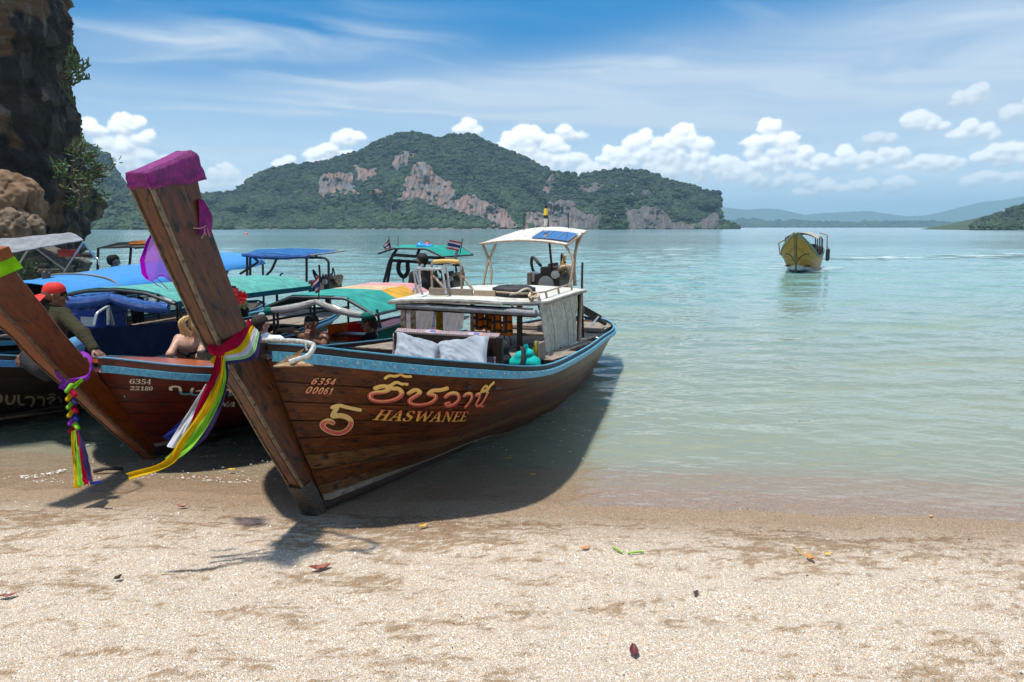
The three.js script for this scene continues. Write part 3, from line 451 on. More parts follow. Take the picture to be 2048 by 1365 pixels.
function leafyTree(name, label, cat, base, tips, size, n, color, seed) {
  const t = thing(name, label, cat, base), r = rng(seed), wood_ = [], leaves = [], leaf = new THREE.PlaneGeometry(1, 0.36, 2, 2); { const p = leaf.attributes.position; for (let i = 0; i < p.count; i++) p.setXYZ(i, p.getX(i), p.getY(i) * (1 - Math.abs(p.getX(i)) * 1.5), Math.abs(p.getY(i)) * 0.5); leaf.computeVertexNormals(); }
  for (const tip of tips) {
    const e = tip.clone().sub(base), mid = e.clone().multiplyScalar(0.5).add(V(0, 0.12 * e.length() * (r() - 0.2), 0)); wood_.push(tube([V(), mid, e], 0.012, 5, false, 8));
    for (let k = 0; k < 4; k++) { const c = mid.clone().lerp(e, 0.3 + 0.7 * r()).add(V((r() - 0.5), (r() - 0.5) * 0.7, (r() - 0.5)).multiplyScalar(size * 3.6)); wood_.push(tube([mid.clone().lerp(e, 0.5), c], 0.006, 4)); for (let q = 0; q < n; q++) { const s = size * (0.6 + r() * 0.7), d = V(r() - 0.5, r() * 0.7 - 0.15, r() - 0.5).normalize(), m = new THREE.Matrix4().compose(c.clone().addScaledVector(d, s * (0.4 + r() * 0.9)), new THREE.Quaternion().setFromUnitVectors(V(1, 0, 0), d).multiply(new THREE.Quaternion().setFromAxisAngle(V(1, 0, 0), r() * 6)), V(s, s, s)); leaves.push(leaf.clone().applyMatrix4(m)); } }
  }
  part('branch', wood_, std({ color: C(0.07, 0.05, 0.035), roughness: 0.9 }), t); part('foliage', leaves, leafGreen(color), t);
}
{
  const r = rng(44), tips = []; for (const [px, py] of [[155, 275], [165, 285], [160, 300], [178, 305], [170, 320], [195, 310], [205, 325], [216, 338], [200, 345], [185, 345], [168, 345], [175, 360], [195, 362], [214, 352], [160, 372], [180, 385], [198, 392], [165, 400], [185, 412], [158, 415]]) tips.push(atZ(px, py, 16.4 + (r() - 0.5) * 0.8));
  leafyTree('cliff_tree', 'small leafy tree growing sideways from the lower cliff', 'tree', atZ(140, 360, 16.8), tips, 0.11, 8, C(0.085, 0.13, 0.028), 3);
  leafyTree('fern_clump', 'bright green leafy clump in a crack of the cliff', 'plant', atZ(112, 345, 16.0), [[118, 335], [126, 348], [108, 332]].map(([a, b]) => atZ(a, b, 15.7)), 0.1, 4, C(0.10, 0.2, 0.03), 7);
  leafyTree('waterside_shrub', 'green shrub at the cliff foot behind the blue tarpaulin', 'shrub', atZ(50, 560, 13.8), [[30, 530], [45, 520], [60, 528], [75, 540], [84, 530], [40, 545]].map(([a, b]) => atZ(a, b, 13.6)), 0.12, 7, C(0.06, 0.11, 0.03), 9);
}
// ---------------------------------------------------------------- boats: a frame of beam (w, to starboard), height (y) and length (s, from the bow foot aft)
const Lw = (w, y, s) => V(w, y, -s);
function boatFrame(name, label, x, z, deg, y = 0) {
  const g = thing(name, label, 'boat', V(x, y, z), -degToRad(deg), 'wooden boats moored at the beach'), t = degToRad(deg), d = [Math.sin(t), -Math.cos(t)], r = [Math.cos(t), Math.sin(t)];
  const local = (p) => { const a = p.x - x, b = p.z - z; return Lw(a * r[0] + b * r[1], p.y - y, a * d[0] + b * d[1]); };
  const world = (l) => V(x + l.x * r[0] - l.z * d[0], l.y + y, z + l.x * r[1] - l.z * d[1]);
  const on = (px, py, k) => { // where a sight line has that w, s or y
    const q = sight(px, py), o = V(-x, 2, -z); let n;
    if (k.y !== undefined) n = (k.y + y - 2) / q.y;
    else if (k.w !== undefined) n = (k.w - (o.x * r[0] + o.z * r[1])) / (q.x * r[0] + q.z * r[1]);
    else n = (k.s - (o.x * d[0] + o.z * d[1])) / (q.x * d[0] + q.z * d[1]);
    return local(V(q.x * n, 2 + q.y * n, q.z * n));
  };
  return { g, local, world, on, turn: -degToRad(deg) };
}
// hull surface from tables; v runs from the keel strip (0) to the sheer (1)
function hullShape(o) {
  const s0 = poly(o.stem), s1 = poly(o.stern), h = table(o.sheer), wg = table(o.beam), y0 = table(o.stripY), w0 = table(o.stripW), sBow = s0(1);
  const at = (s, v) => {
    const vb = clamp(v, 0, 1), t = s - s0(vb), end = s1(vb) - s, near = 1 - smoothstep(t, 0, 1.1), top = wg(sBow + t * lerp(1, 1, vb)), bot = w0(Math.max(0, s));
    const gam = lerp(0.8, 1.35, near); let w = o.stemHalf + (bot - o.stemHalf) * (1 - Math.pow(vb, gam)) + (top - o.stemHalf) * Math.pow(vb, gam);
    w = Math.min(w, o.stemHalf + t * 3.2); const r = clamp(end / o.round, 0, 1); w *= Math.sqrt(1 - (1 - r) * (1 - r));
    return V(Math.max(w, 0.002), y0(s) + (h(s) - y0(s)) * v, 0);
  };
  const P = (u, v, side = 1, out = 0) => {
    const a = s0(clamp(v, 0, 1)), b = s1(clamp(v, 0, 1)), s = a + (b - a) * Math.pow(u, 1.45), q = at(s, v);
    return Lw((q.x + out) * side, q.y, s);
  };
  return { at, P, s0, s1, h, wg };
}
function buildHull(B, sh, o) {
  const { g } = B, n = o.planks ?? 8;
  for (const side of [1, -1]) for (let i = 0; i < n; i++) {
    const v0 = i / n, v1 = (i + 1) / n, jit = (k) => 0.006 * Math.sin(k * 2.3 + i * 7);
    const f = (u, t) => sh.P(side > 0 ? u : 1 - u, lerp(v0 + 0.0045, v1 - 0.0045, t) + 0.004 * Math.sin(u * 9 + i * 2) * 0, side, 0.006 * (1 - t) + 0.0025 * noise(u * 7, i * 3.3, side) + jit(0) * 0.4);
    part('hull_plank', slab(f, 46, 3, 0.022), Array.isArray(o.mat) ? o.mat[i % o.mat.length] : o.mat, g);
  }
  const inner = []; for (const side of [1, -1]) inner.push(sheet((u, t) => sh.P(side > 0 ? u : 1 - u, lerp(0, 1, t), side, -0.024), 40, 10));
  part('inner_skin', inner, o.innerMat ?? M.dark, g);
  const bottom = (u, t) => { const p = sh.P(u, 0, 1, -0.004), c = Math.cos(Math.PI * t), k = -p.z; return Lw(p.x * c, p.y - (0.02 + (o.keel ? o.keel(k) : 0.1)) * Math.pow(Math.sin(Math.PI * t), 0.7), k); };
  part('bottom_plank', slab(bottom, 40, 10, -0.02), o.bottomMat ?? M.dark, g);
  for (const side of [1, -1]) {
    part('keel_strip', slab((u, t) => sh.P(side > 0 ? u : 1 - u, lerp(-0.012, 0.036, t), side, 0.014), 46, 1, 0.012), o.stripMat ?? M.weathered, g);
    const hi = (k) => (o.rail ?? 0.055) * lerp(1, 0.62, smoothstep(k, 0, 1.6)), co = (k) => hi(k) + (o.coam ?? 0.045) * lerp(1, 0.7, smoothstep(k, 0, 1.6));
    const band = (yLo, yHi, outA, th) => slab((u, t) => { const p = sh.P(side > 0 ? u : 1 - u, 1, side, outA), k = -p.z; p.y += lerp(yLo(k), yHi(k), t); return p; }, 60, 1, th);
    part('rub_rail', band(() => -0.006, hi, 0.034, 0.036), o.railMat ?? M.blue, g);
    part('coaming', band((k) => hi(k) + 0.002, co, 0.004, 0.03), o.coamMat ?? M.dark, g);
    part('top_strip', band(co, (k) => co(k) + 0.008, 0.008, 0.02), M.blue, g);
  }
}
// stem post: levels [y, sFront, sBack, halfThickness]
function stemPost(B, levels, mat, trimMat, name = 'stem_post') {
  const ring = ([y, f, b, h, yb]) => { const c = Math.min(0.018, h * 0.3), y2 = yb ?? y, L = (w, s) => Lw(w, lerp(y, y2, (s - f) / (b - f)), s); return [L(-h + c, f), L(h - c, f), L(h, f + c), L(h, b - c), L(h - c, b), L(-h + c, b), L(-h, b - c), L(-h, f + c)]; };
  const fine = []; for (let i = 0; i < levels.length - 1; i++) for (let k = 0; k < 4; k++) fine.push(levels[i].map((v, q) => lerp(v, levels[i + 1][q], k / 4))); fine.push(levels[levels.length - 1]);
  const m = part(name, loft(fine.map(ring)), mat, B.g);
  if (trimMat) for (const side of [1, -1]) part('edge_strip', slab((u, t) => { const i = u * (levels.length - 1), a = Math.min(Math.floor(i), levels.length - 2), q = levels[a].map((v, k) => lerp(v, levels[a + 1][k], i - a)); return Lw(side * (q[3] + 0.004), q[0], q[1] - 0.004 + t * 0.026); }, 30, 1, side > 0 ? 0.008 : -0.008), trimMat, m);
  return m;
}
const decalMat = (canvas, rough = 0.5) => { const t = new THREE.CanvasTexture(canvas); t.colorSpace = THREE.SRGBColorSpace; return std({ map: t, alphaTest: 0.5, roughness: rough, side: THREE.DoubleSide }); };
// lettering painted on a hull: corners as sight lines (left top, right top, right bottom, left bottom)
function hullDecal(B, sh, corners, mat, name = 'lettering', out = 0.013) {
  const find = ([px, py]) => { let best = [1e9]; for (let i = 0; i <= 90; i++) for (let j = 0; j <= 40; j++) { const s = lerp(sh.s0(0.5) - 0.4, 4.5, i / 90), v = j / 40, q = sh.at(s, v), p = B.world(Lw(q.x, q.y, s)), e = pixelOf(p), d = Math.hypot(e[0] - px, e[1] - py); if (d < best[0]) best = [d, s, v]; }
    let [, s, v] = best, st = 0.04; for (let k = 0; k < 60; k++) { for (const [a, b] of [[st, 0], [-st, 0], [0, st * 0.5], [0, -st * 0.5]]) { const q = sh.at(s + a, v + b), e = pixelOf(B.world(Lw(q.x, q.y, s + a))), d = Math.hypot(e[0] - px, e[1] - py); if (d < best[0]) { best = [d, s + a, v + b]; } } if (best[1] === s && best[2] === v) st *= 0.6; s = best[1]; v = best[2]; } return [s, v]; };
  const c = corners.map(find), nu = 30, nv = 8, g = sheet((u, t) => { const k = [0, 1].map((i) => lerp(lerp(c[3][i], c[2][i], u), lerp(c[0][i], c[1][i], u), t)), q = sh.at(k[0], k[1]); return Lw(q.x + out, q.y, k[0]); }, nu, nv);
  const uv = []; for (let j = 0; j <= nv; j++) for (let i = 0; i <= nu; i++) uv.push(i / nu, j / nv); g.setAttribute('uv', new THREE.Float32BufferAttribute(uv, 2));
  return part(name, g, mat, B.g);
}
const pixelOf = (p) => { const y = p.y - 2, dep = -y * SP - p.z * CP, up = y * CP - p.z * SP; return [1024 + (FOC * p.x) / dep, 682.5 - (FOC * up) / dep]; };
// longitudinal deck boards clipped to the hull
function deckBoards(B, sh, yAt, wFrom, wTo, sFrom, sTo, width, mat, name = 'deck_board') {
  for (let w = wFrom; w < wTo - 0.02; w += width) {
    const a = w + 0.004, b = Math.min(w + width - 0.004, wTo), lim = (s) => sh.wg(s) - 0.05, far = Math.max(Math.abs(a), Math.abs(b));
    let s0 = sFrom, s1 = sTo; while (s0 < s1 && lim(s0) < far) s0 += 0.05; while (s1 > s0 && lim(s1) < far) s1 -= 0.05;
    if (s1 - s0 < 0.15) continue;
    part(name, slab((u, t) => { const s = lerp(s1, s0, u); return Lw(lerp(b, a, t), yAt(s) + 0.003 * Math.sin(w * 40), s); }, 10, 1, 0.025), mat, B.g);
  }
}
const txt = (w, h, draw) => { const c = document.createElement('canvas'); c.width = w; c.height = h; draw(c.getContext('2d'), w, h); return c; };
// brush strokes through points, as sign writers paint them
function strokes(x, list, width, style) { x.lineCap = 'round'; x.lineJoin = 'round'; x.strokeStyle = style; for (const [pts, k = 1] of list) { x.lineWidth = width * k; x.beginPath(); x.moveTo(pts[0][0], pts[0][1]); for (let i = 1; i < pts.length - 1; i++) x.quadraticCurveTo(pts[i][0], pts[i][1], (pts[i][0] + pts[i + 1][0]) / 2, (pts[i][1] + pts[i + 1][1]) / 2); x.lineTo(pts[pts.length - 1][0], pts[pts.length - 1][1]); x.stroke(); } }
// ---------------------------------------------------------------- the boat in front
const A = boatFrame('longtail_boat', 'varnished brown wooden longtail boat at the front, bow on the sand, white cabin roof', -1.37, -4.85, 20);
const shA = hullShape({
  stem: [[0, 0.02], [1, -0.48]], stern: [[0, 6.7], [1, 7.45]], stemHalf: 0.05, round: 1.7,
  sheer: [[-0.6, 1.215], [-0.45, 1.195], [-0.25, 1.143], [0, 1.079], [0.25, 1.025], [0.51, 0.976], [0.88, 0.911], [1.48, 0.832], [2.4, 0.746], [3.6, 0.659], [4.87, 0.575], [5.8, 0.51], [6.4, 0.49], [7.5, 0.5]],
  beam: [[-0.49, 0.10], [-0.38, 0.32], [-0.25, 0.47], [0, 0.74], [0.25, 0.96], [0.51, 1.11], [0.88, 1.21], [1.48, 1.235], [2.4, 1.16], [3.6, 1.05], [4.87, 0.9], [5.8, 0.8], [6.4, 0.78], [7.45, 0.75]],
  stripY: [[-0.1, 0.15], [0, 0.14], [1, 0.075], [2.1, 0], [2.65, -0.08], [3.8, -0.2], [6, -0.2], [7, -0.05]], stripW: [[-0.06, 0.07], [0, 0.075], [1, 0.2], [2.1, 0.316], [2.65, 0.40], [3.8, 0.46], [6, 0.40], [7, 0.3]],
});
const hullA = [wood(T.hullWorn, 0.6, 0.1, 0.003, C(0.8, 0.72, 0.62)), wood(T.hull, 0.42, 0.3, 0.0025, C(0.8, 0.74, 0.68)), wood(T.hull, 0.5, 0.25, 0.0025, C(1.0, 0.94, 0.86)), wood(T.hull, 0.45, 0.3, 0.0025, C(0.7, 0.6, 0.52))];
buildHull(A, shA, { mat: [hullA[0], hullA[2], hullA[0], hullA[1], hullA[3], hullA[2], hullA[1], hullA[3]], planks: 8, keel: (s) => 0.09 + 0.02 * Math.min(s, 3), bottomMat: std({ color: C(0.045, 0.022, 0.016), roughness: 0.7 }), stripMat: std({ map: rep(T.weathered, 1.2, 3), roughness: 0.8 }) });
stemPost(A, [[0.02, -0.03, 0.07, 0.04], [0.13, -0.095, 0.05, 0.042], [0.335, -0.236, -0.04, 0.042], [0.66, -0.45, -0.19, 0.04], [0.983, -0.65, -0.35, 0.04], [1.2, -0.8, -0.455, 0.04], [1.34, -0.884, -0.53, 0.04], [1.47, -0.95, -0.65, 0.043], [1.79, -1.105, -0.79, 0.048], [2.186, -1.291, -0.955, 0.055, 2.262], [2.256, -1.298, -0.985, 0.056, 2.376]], M.post, std({ map: rep(T.weathered, 2, 3), color: C(0.7, 0.62, 0.48), roughness: 0.7 }));
part('stem_shoe', loft([[0.0, -0.035, 0.055], [0.10, -0.085, 0.058], [0.2, -0.148, 0.058], [0.29, -0.212, 0.056]].map(([y, f, h]) => [Lw(-h, y, f - 0.012), Lw(h, y, f - 0.012), Lw(h, y + (y < 0.15 ? -0.012 : 0.02), f + 0.11), Lw(-h, y + (y < 0.15 ? -0.012 : 0.02), f + 0.11)])), std({ map: rep(T.engine, 3), metalness: 0.3, roughness: 0.55 }), A.g);
part('breasthook', board(Lw(-0.075, 1.30, -0.86), Lw(0.07, 1.30, -0.86), 0.12, 0.035, V(0, 0, 1)), M.dark, A.g);
part('knee', loft([[-0.62, 0.06], [-0.5, 0.035], [-0.3, 0.015], [-0.1, 0.005], [0.2, 0.0]].map(([s, h]) => { const y = shA.h(Math.max(s, -0.49)) + 0.10; return [Lw(-0.045, y - 0.06, s), Lw(0.045, y - 0.06, s), Lw(0.038, y + h, s), Lw(-0.038, y + h, s)]; })), M.dark, A.g);
{ // rivets along the rub rail
  const dots = []; for (let u = 0.02; u < 0.8; u += 0.018) { const p = shA.P(u, 1, 1, 0.036); dots.push(ball(0.006, p.x, p.y + 0.028, p.z)); } const m = part('rivet', dots, rusty, A.g); m.userData.kind = 'stuff';
}
const deckA = (s) => shA.h(s) + 0.015;
deckBoards(A, shA, (s) => deckA(s), -1.2, 1.2, 2.25, 7.0, 0.14, M.weathered);
part('floor_board', slab((u, t) => { const s = lerp(2.3, 0.2, u); return Lw(lerp(-1, 1, t) * (shA.at(Math.max(s, 0.1), 0.32).x - 0.06), 0.34, s); }, 10, 4, 0.02), M.dark, A.g);
deckBoards(A, shA, (s) => shA.h(s) - 0.09, -1.1, 1.1, -0.3, 0.95, 0.15, M.dark, 'foredeck_board');
part('bulkhead', slab((u, t) => { const v = lerp(0.35, 0.95, t), q = shA.at(0.95, v); return Lw(lerp(-1, 1, u) * (q.x - 0.04), q.y, 0.95); }, 8, 8, 0.03), M.dark, A.g);
part('bulkhead', slab((u, t) => { const v = lerp(0.35, 1.04, t), q = shA.at(2.25, v); return Lw(lerp(-1, 1, u) * (q.x - 0.04), q.y, 2.25); }, 8, 8, 0.03), M.dark, A.g);
part('thwart', board(A.on(1160, 665, { s: 5.75 }).setX(-0.7).setY(0.60), Lw(0.7, 0.60, 5.75), 0.05, 0.2, V(0, 1, 0)), M.weathered, A.g);
part('thwart', board(Lw(-0.85, 0.64, 4.7), Lw(0.2, 0.64, 4.7), 0.06, 0.16, V(0, 1, 0)), M.weathered, A.g);
{ const c = A.on(1177, 680, { y: 0.55 }); part('cleat', [box(0.03, 0.03, 0.05, c.x - 0.05, c.y, c.z), box(0.03, 0.03, 0.05, c.x + 0.05, c.y, c.z), tube([V(c.x - 0.13, c.y + 0.03, c.z), V(c.x + 0.13, c.y + 0.03, c.z)], 0.014)], steel, A.g); }
// cabin
const roofA = (s, w) => 1.275 - 0.035 * (w / 0.8) ** 2 + 0.012 * Math.sin((s - 2.6) * 1.6);
const whitePaint = std({ map: rep(T.canvas, 0.8), color: C(0.98, 0.98, 0.97), roughness: 0.45 });
{
  const half = (s) => { const f = s - 2.56; return 0.775 - 0.36 * Math.pow(clamp(1 - f / 0.5, 0, 1), 2.6); };
  part('cabin_roof', slab((u, t) => { const s = lerp(4.5, 2.56, u), w = lerp(half(s), -0.83, t); return Lw(w, roofA(s, w), s); }, 26, 14, 0.016), whitePaint, A.g);
  parts('roof_edge', [slab((u, t) => { const s = lerp(4.5, 2.56, u); return Lw(half(s) + 0.006, roofA(s, half(s)) - 0.002 - t * 0.02, s); }, 26, 1, 0.012), slab((u, t) => Lw(lerp(-0.83, half(2.56), u), roofA(2.56, lerp(-0.83, half(2.56), u)) - 0.002 - t * 0.022, 2.55), 12, 1, 0.012)], M.weathered, A.g);
  const rail = [], feet = []; for (const [w, s] of [[0.66, 2.8], [0.7, 3.15], [0.7, 3.6], [0.68, 4.2]]) feet.push(tube([Lw(w, roofA(s, w), s), Lw(w - 0.015, roofA(s, w) + 0.075, s)], 0.013)); rail.push(tube([Lw(0.3, 1.36, 2.72), Lw(0.55, 1.35, 2.74), Lw(0.645, 1.345, 2.86), Lw(0.685, 1.34, 3.15), Lw(0.685, 1.345, 3.6), Lw(0.665, 1.345, 4.2)], 0.009));
  parts('rail_foot', feet, rusty, part('roof_rail', rail, rusty, A.g));
  parts('front_beam', [board(Lw(-0.78, 1.215, 2.66), Lw(0.70, 1.20, 2.66), 0.035, 0.04), board(Lw(-0.8, 1.165, 2.67), Lw(0.74, 1.14, 2.67), 0.03, 0.04)], M.dark, A.g);
  part('rolled_screen', loft([...Array(30).keys()].map((i) => { const t = i / 29, r = 0.034 + 0.010 * noise(i * 0.9, 4); return [...Array(10).keys()].map((k) => Lw(lerp(-0.76, 0.8, t), 1.20 - t * 0.025 + r * Math.sin(k * 0.628) * 0.9, 2.6 + r * Math.cos(k * 0.628))); }), true), cloth(C(0.28, 0.29, 0.30)), A.g);
  for (const [w, s, y1] of [[-0.74, 2.7, 1.24], [-0.7, 2.84, 1.24], [0.52, 2.8, 1.24], [0.72, 4.4, 1.24], [-0.74, 3.6, 1.24], [-0.72, 4.5, 1.24], [0.76, 3.4, 0.72]]) part('post', board(Lw(w, w > 0.7 ? 0.62 : 0.5, s), Lw(w, y1, s), 0.05, 0.04, V(1, 0, 0)), w < 0 ? rusty : M.dark, A.g);
  parts('brace', [tube([Lw(0.75, 1.2, 4.36), A.on(1158, 690, { w: 0.78 })], 0.02), tube([A.on(1100, 640, { s: 4.6 }), A.on(1113, 668, { s: 4.3 })], 0.016), tube([Lw(-0.3, 1.2, 4.5), A.on(1046, 648, { s: 4.6 })], 0.012)], rusty, A.g);
  // screens
  const fold = (a, b) => 0.016 * noise(a * 9, b * 1.2, 2) + 0.01 * noise(a * 23, b * 3, 5);
  const scr = part('side_screen', slab((u, t) => { const top = 1.245 - 0.02 * Math.sin(u * Math.PI), bot = lerp(0.70, 0.655, u), s = lerp(2.78, 4.22, u) + 0.06 * (1 - t) * (0.5 - u) ; return Lw(0.745 + fold(u * 1.5, t) * 2.2 + 0.05 * (1 - t) * (1 - u), lerp(bot, top, t) , s + 0.02 * Math.sin(t * 5)); }, 40, 14, 0.006), M.canvas, A.g);
  part('batten', [tube([Lw(0.80, 0.692, 2.72), Lw(0.755, 0.65, 4.3)], 0.022)], whitePaint, scr); parts('cord', [[3.0, 0.0], [3.5, 0.03], [3.75, -0.02]].map(([s, k]) => tube([Lw(0.775, 1.2, s), Lw(0.81 + k * 0.1, 0.95, s + 0.05), Lw(0.80, 0.67, s + 0.12)], 0.003, 5)), M.weathered, scr);
  parts('batten_end', [cyl(0.025, 0.025, 0.05, 0, 0, 0).rotateX(Math.PI / 2).translate(0.802, 0.694, -2.70), cyl(0.025, 0.025, 0.04, 0, 0, 0).rotateX(Math.PI / 2).translate(0.754, 0.649, -4.32)], M.blue, scr);
  const faded = cloth(C(0.95, 0.94, 0.92), 0.6, { map: rep(blotch(33, [214, 208, 220], [250, 244, 238], 2.6), 2) });
  for (const [a, b] of [[2.88, 3.56], [3.64, 4.5]]) part('side_curtain', slab((u, t) => Lw(lerp(-0.86, -0.77, t) + fold(u * 0.8, t), lerp(0.70, 1.25, t), lerp(a, b, u)), 20, 8, 0.005), faded, A.g);
  part('folded_cloth', slab((u, t) => Lw(-0.71 + 0.02 * Math.sin(u * 12), lerp(0.74, 1.15, t), lerp(3.42, 3.56, u)), 14, 6, 0.01), cloth(C(0.75, 0.45, 0.02)), A.g);
}
{ // seat with its woven mat
  const a = Lw(-0.24, 0.72, 1.62), b = Lw(0.74, 0.72, 1.62);
  parts('seat_back', [board(a.clone().setY(0.86), b.clone().setY(0.86), 0.44, 0.05), board(Lw(0.76, 0.6, 1.62), Lw(0.76, 1.08, 1.62), 0.05, 0.06, V(1, 0, 0))], M.dark, A.g);
  part('seat', board(Lw(-0.24, 0.66, 1.35), Lw(0.74, 0.66, 1.35), 0.44, 0.04, V(0, 0, 1)), M.dark, A.g);
  const mat = tex(128, 64, (x, y) => { const r = x > 88, k = (Math.floor(x / 4) + Math.floor(y / 4)) % 2, q = (Math.floor(x / 8) + 2 * Math.floor(y / 8)) % 5; return r ? (q < 2 ? [84, 96, 150] : q < 3 ? [176, 124, 96] : [164, 150, 148]) : (k ? [150, 132, 132] : q === 0 ? [92, 80, 104] : [124, 106, 108]); });
  const m = solo('woven_mat', slab((u, t) => { const y = t < 0.5 ? lerp(0.86, 1.10, t * 2) : lerp(1.10, 0.9, t * 2 - 1), s = 1.585 + (t < 0.5 ? 0 : 0.09) + 0.03 * Math.sin(Math.PI * t); return A.world(Lw(lerp(-0.26, 0.73, u), y + 0.008 * noise(u * 8, t * 3), s)); }, 24, 12, 0.008), std({ map: rep(mat, 2.4, 3), roughness: 0.85, side: THREE.DoubleSide }), 'patterned woven mat draped over the seat back behind the two grey pillows', 'mat');
}
function pillow(c4, label, seed, bulge) { // corners as sight lines with their distance aft: left top, right top, right bottom, left bottom
  const k = c4.map(([px, py, d]) => A.world(A.on(px, py, { s: d }))), n = k[3].clone().sub(k[0]).cross(k[1].clone().sub(k[0])).normalize();
  const face = (side) => (u, t) => { const a = side > 0 ? u : 1 - u, x = a * 2 - 1, y = t * 2 - 1, ix = a - 0.04 * x * (1 - y * y), iy = t - 0.05 * y * (1 - x * x), p = k[3].clone().lerp(k[2], ix).lerp(k[0].clone().lerp(k[1], ix), iy), h = Math.pow(Math.max(0, (1 - x ** 4) * (1 - y ** 4)), 0.55), fold = 0.02 * noise(a * 4 + seed, t * 3, 1) + 0.014 * noise((a + t) * 7, (a - t) * 2.4 + seed, 4) + 0.012 * (1 - Math.abs(noise(a * 3 + seed * 2, t * 6 + a * 5)) * 2); return p.addScaledVector(n, side * (h * bulge + (side > 0 ? fold * h : 0.002))); };
  return solo('pillow', [sheet(face(1), 44, 32), sheet(face(-1), 20, 14)], cloth(C(0.36, 0.40, 0.45), 0, { bumpScale: 0.0006 }), label, 'pillow', 'grey pillows on the front seat');
}
pillow([[793, 664, 1.56], [884, 692, 1.5], [872, 738, 1.26], [784, 726, 1.28]], 'left grey pillow with a slanting dented top edge on the front seat', 2, 0.07);
pillow([[873, 690, 1.56], [979, 673, 1.58], [976, 746, 1.24], [880, 740, 1.26]], 'right grey pillow leaning on the seat end beside the dark gap', 7, 0.08);
// shelter over the helm
{
  const e = (a, b) => lerp(1.795, 1.955, a) + 0.05 * (1 - (2 * b - 1) ** 2) + 0.0;
  const mid = (u) => lerp(-0.06, 0.05, u), hw = 0.57;
  part('helm_awning', slab((u, t) => Lw(lerp(-1, 1, u) * hw * lerp(1, 0.84, t) + mid(t), e(t, u), lerp(4.55, 5.45, t)), 16, 10, 0.012), whitePaint, A.g);
  parts('awning_hem', [tube([...Array(9).keys()].map((i) => Lw(lerp(-1, 1, i / 8) * hw + mid(0), e(0, i / 8) - 0.008, 4.545)), 0.013, 6), tube([0, 0.5, 1].map((t) => Lw(hw * lerp(1, 0.84, t) + mid(t), e(t, 1) - 0.008, lerp(4.55, 5.45, t))), 0.012, 6), tube([0, 0.5, 1].map((t) => Lw(-hw * lerp(1, 0.84, t) + mid(t), e(t, 0) - 0.008, lerp(4.55, 5.45, t))), 0.012, 6)], rusty, A.g);
  const sol = part('solar_panel', slab((u, t) => Lw(lerp(0.04, 0.5, u), e(lerp(0.08, 0.62, t), lerp(0.55, 0.94, u)) + 0.016, lerp(4.62, 5.1, t)), 6, 6, 0.008), phys({ color: C(0.05, 0.13, 0.34), roughness: 0.12, clearcoat: 1, clearcoatRoughness: 0.05 }), A.g);
  parts('cell_line', [[0, 1], [0.33, 0.0], [0.66, 0.0], [1, 1]].map(([k]) => slab((u, t) => { const w = lerp(0.04, 0.5, k) + (u - 0.5) * 0.012, tt = lerp(0, 1, t); return Lw(w, e(lerp(0.08, 0.62, tt), lerp(0.55, 0.94, k)) + 0.021, lerp(4.62, 5.1, tt)); }, 1, 6, 0.003)), steel, sol);
  for (const [a, b, c] of [[[966, 490], [982, 535], [981, 574]], [[992, 488], [973, 535], [966, 577]], [[1130, 490], [1146, 520], [1138, 586]], [[1156, 474], [1149, 520], [1151, 580]], [[1165, 466], [1152, 500], [1148, 575]]]) {
    const w0 = a[0] < 1050 ? 4.62 : a[0] > 1150 ? 5.2 : 4.62, P0 = A.on(...a, { s: w0 }), P1 = A.on(...b, { s: w0 - 0.05 }), P2 = A.on(...c, { s: w0 - 0.1 }); P2.y = 1.25; part('awning_post', tube([P0, P1, P2], 0.017, 7), rusty, A.g);
  }
  const mast = part('mast', tube([Lw(0.06, 1.2, 5.5), A.on(1092, 412, { s: 5.45 })], 0.016, 7), M.dark, A.g);
  const top = A.on(1092, 414, { s: 5.45 }), bits = (y0, y1, r0, r1, m) => part('float', cyl(r1, r0, y1 - y0, top.x - 0.002, top.y - (y0 + y1) / 2 + 0.0, top.z), m, mast);
  bits(0.02, 0.11, 0.03, 0.022, std({ color: C(0.75, 0.5, 0.03), roughness: 0.5 })); bits(0.112, 0.155, 0.03, 0.032, blackPipe); bits(0.157, 0.25, 0.025, 0.03, whitePaint);
  parts('aerial', [tube([A.on(1048, 462, { s: 5.3 }), A.on(1048, 424, { s: 5.3 })], 0.006, 5), tube([A.on(1137, 464, { s: 5.4 }), A.on(1137, 425, { s: 5.4 })], 0.006, 5)], M.dark, A.g);
  part('pole', tube([A.on(1167, 690, { w: 0.66 }), A.on(1164, 580, { w: 0.64 }), A.on(1165, 525, { w: 0.64 })], 0.014, 6), M.dark, A.g);
  part('pole', tube([Lw(-0.1, 0.6, 5.6), A.on(1062, 555, { s: 5.6 })], 0.012, 6), M.dark, A.g);
}
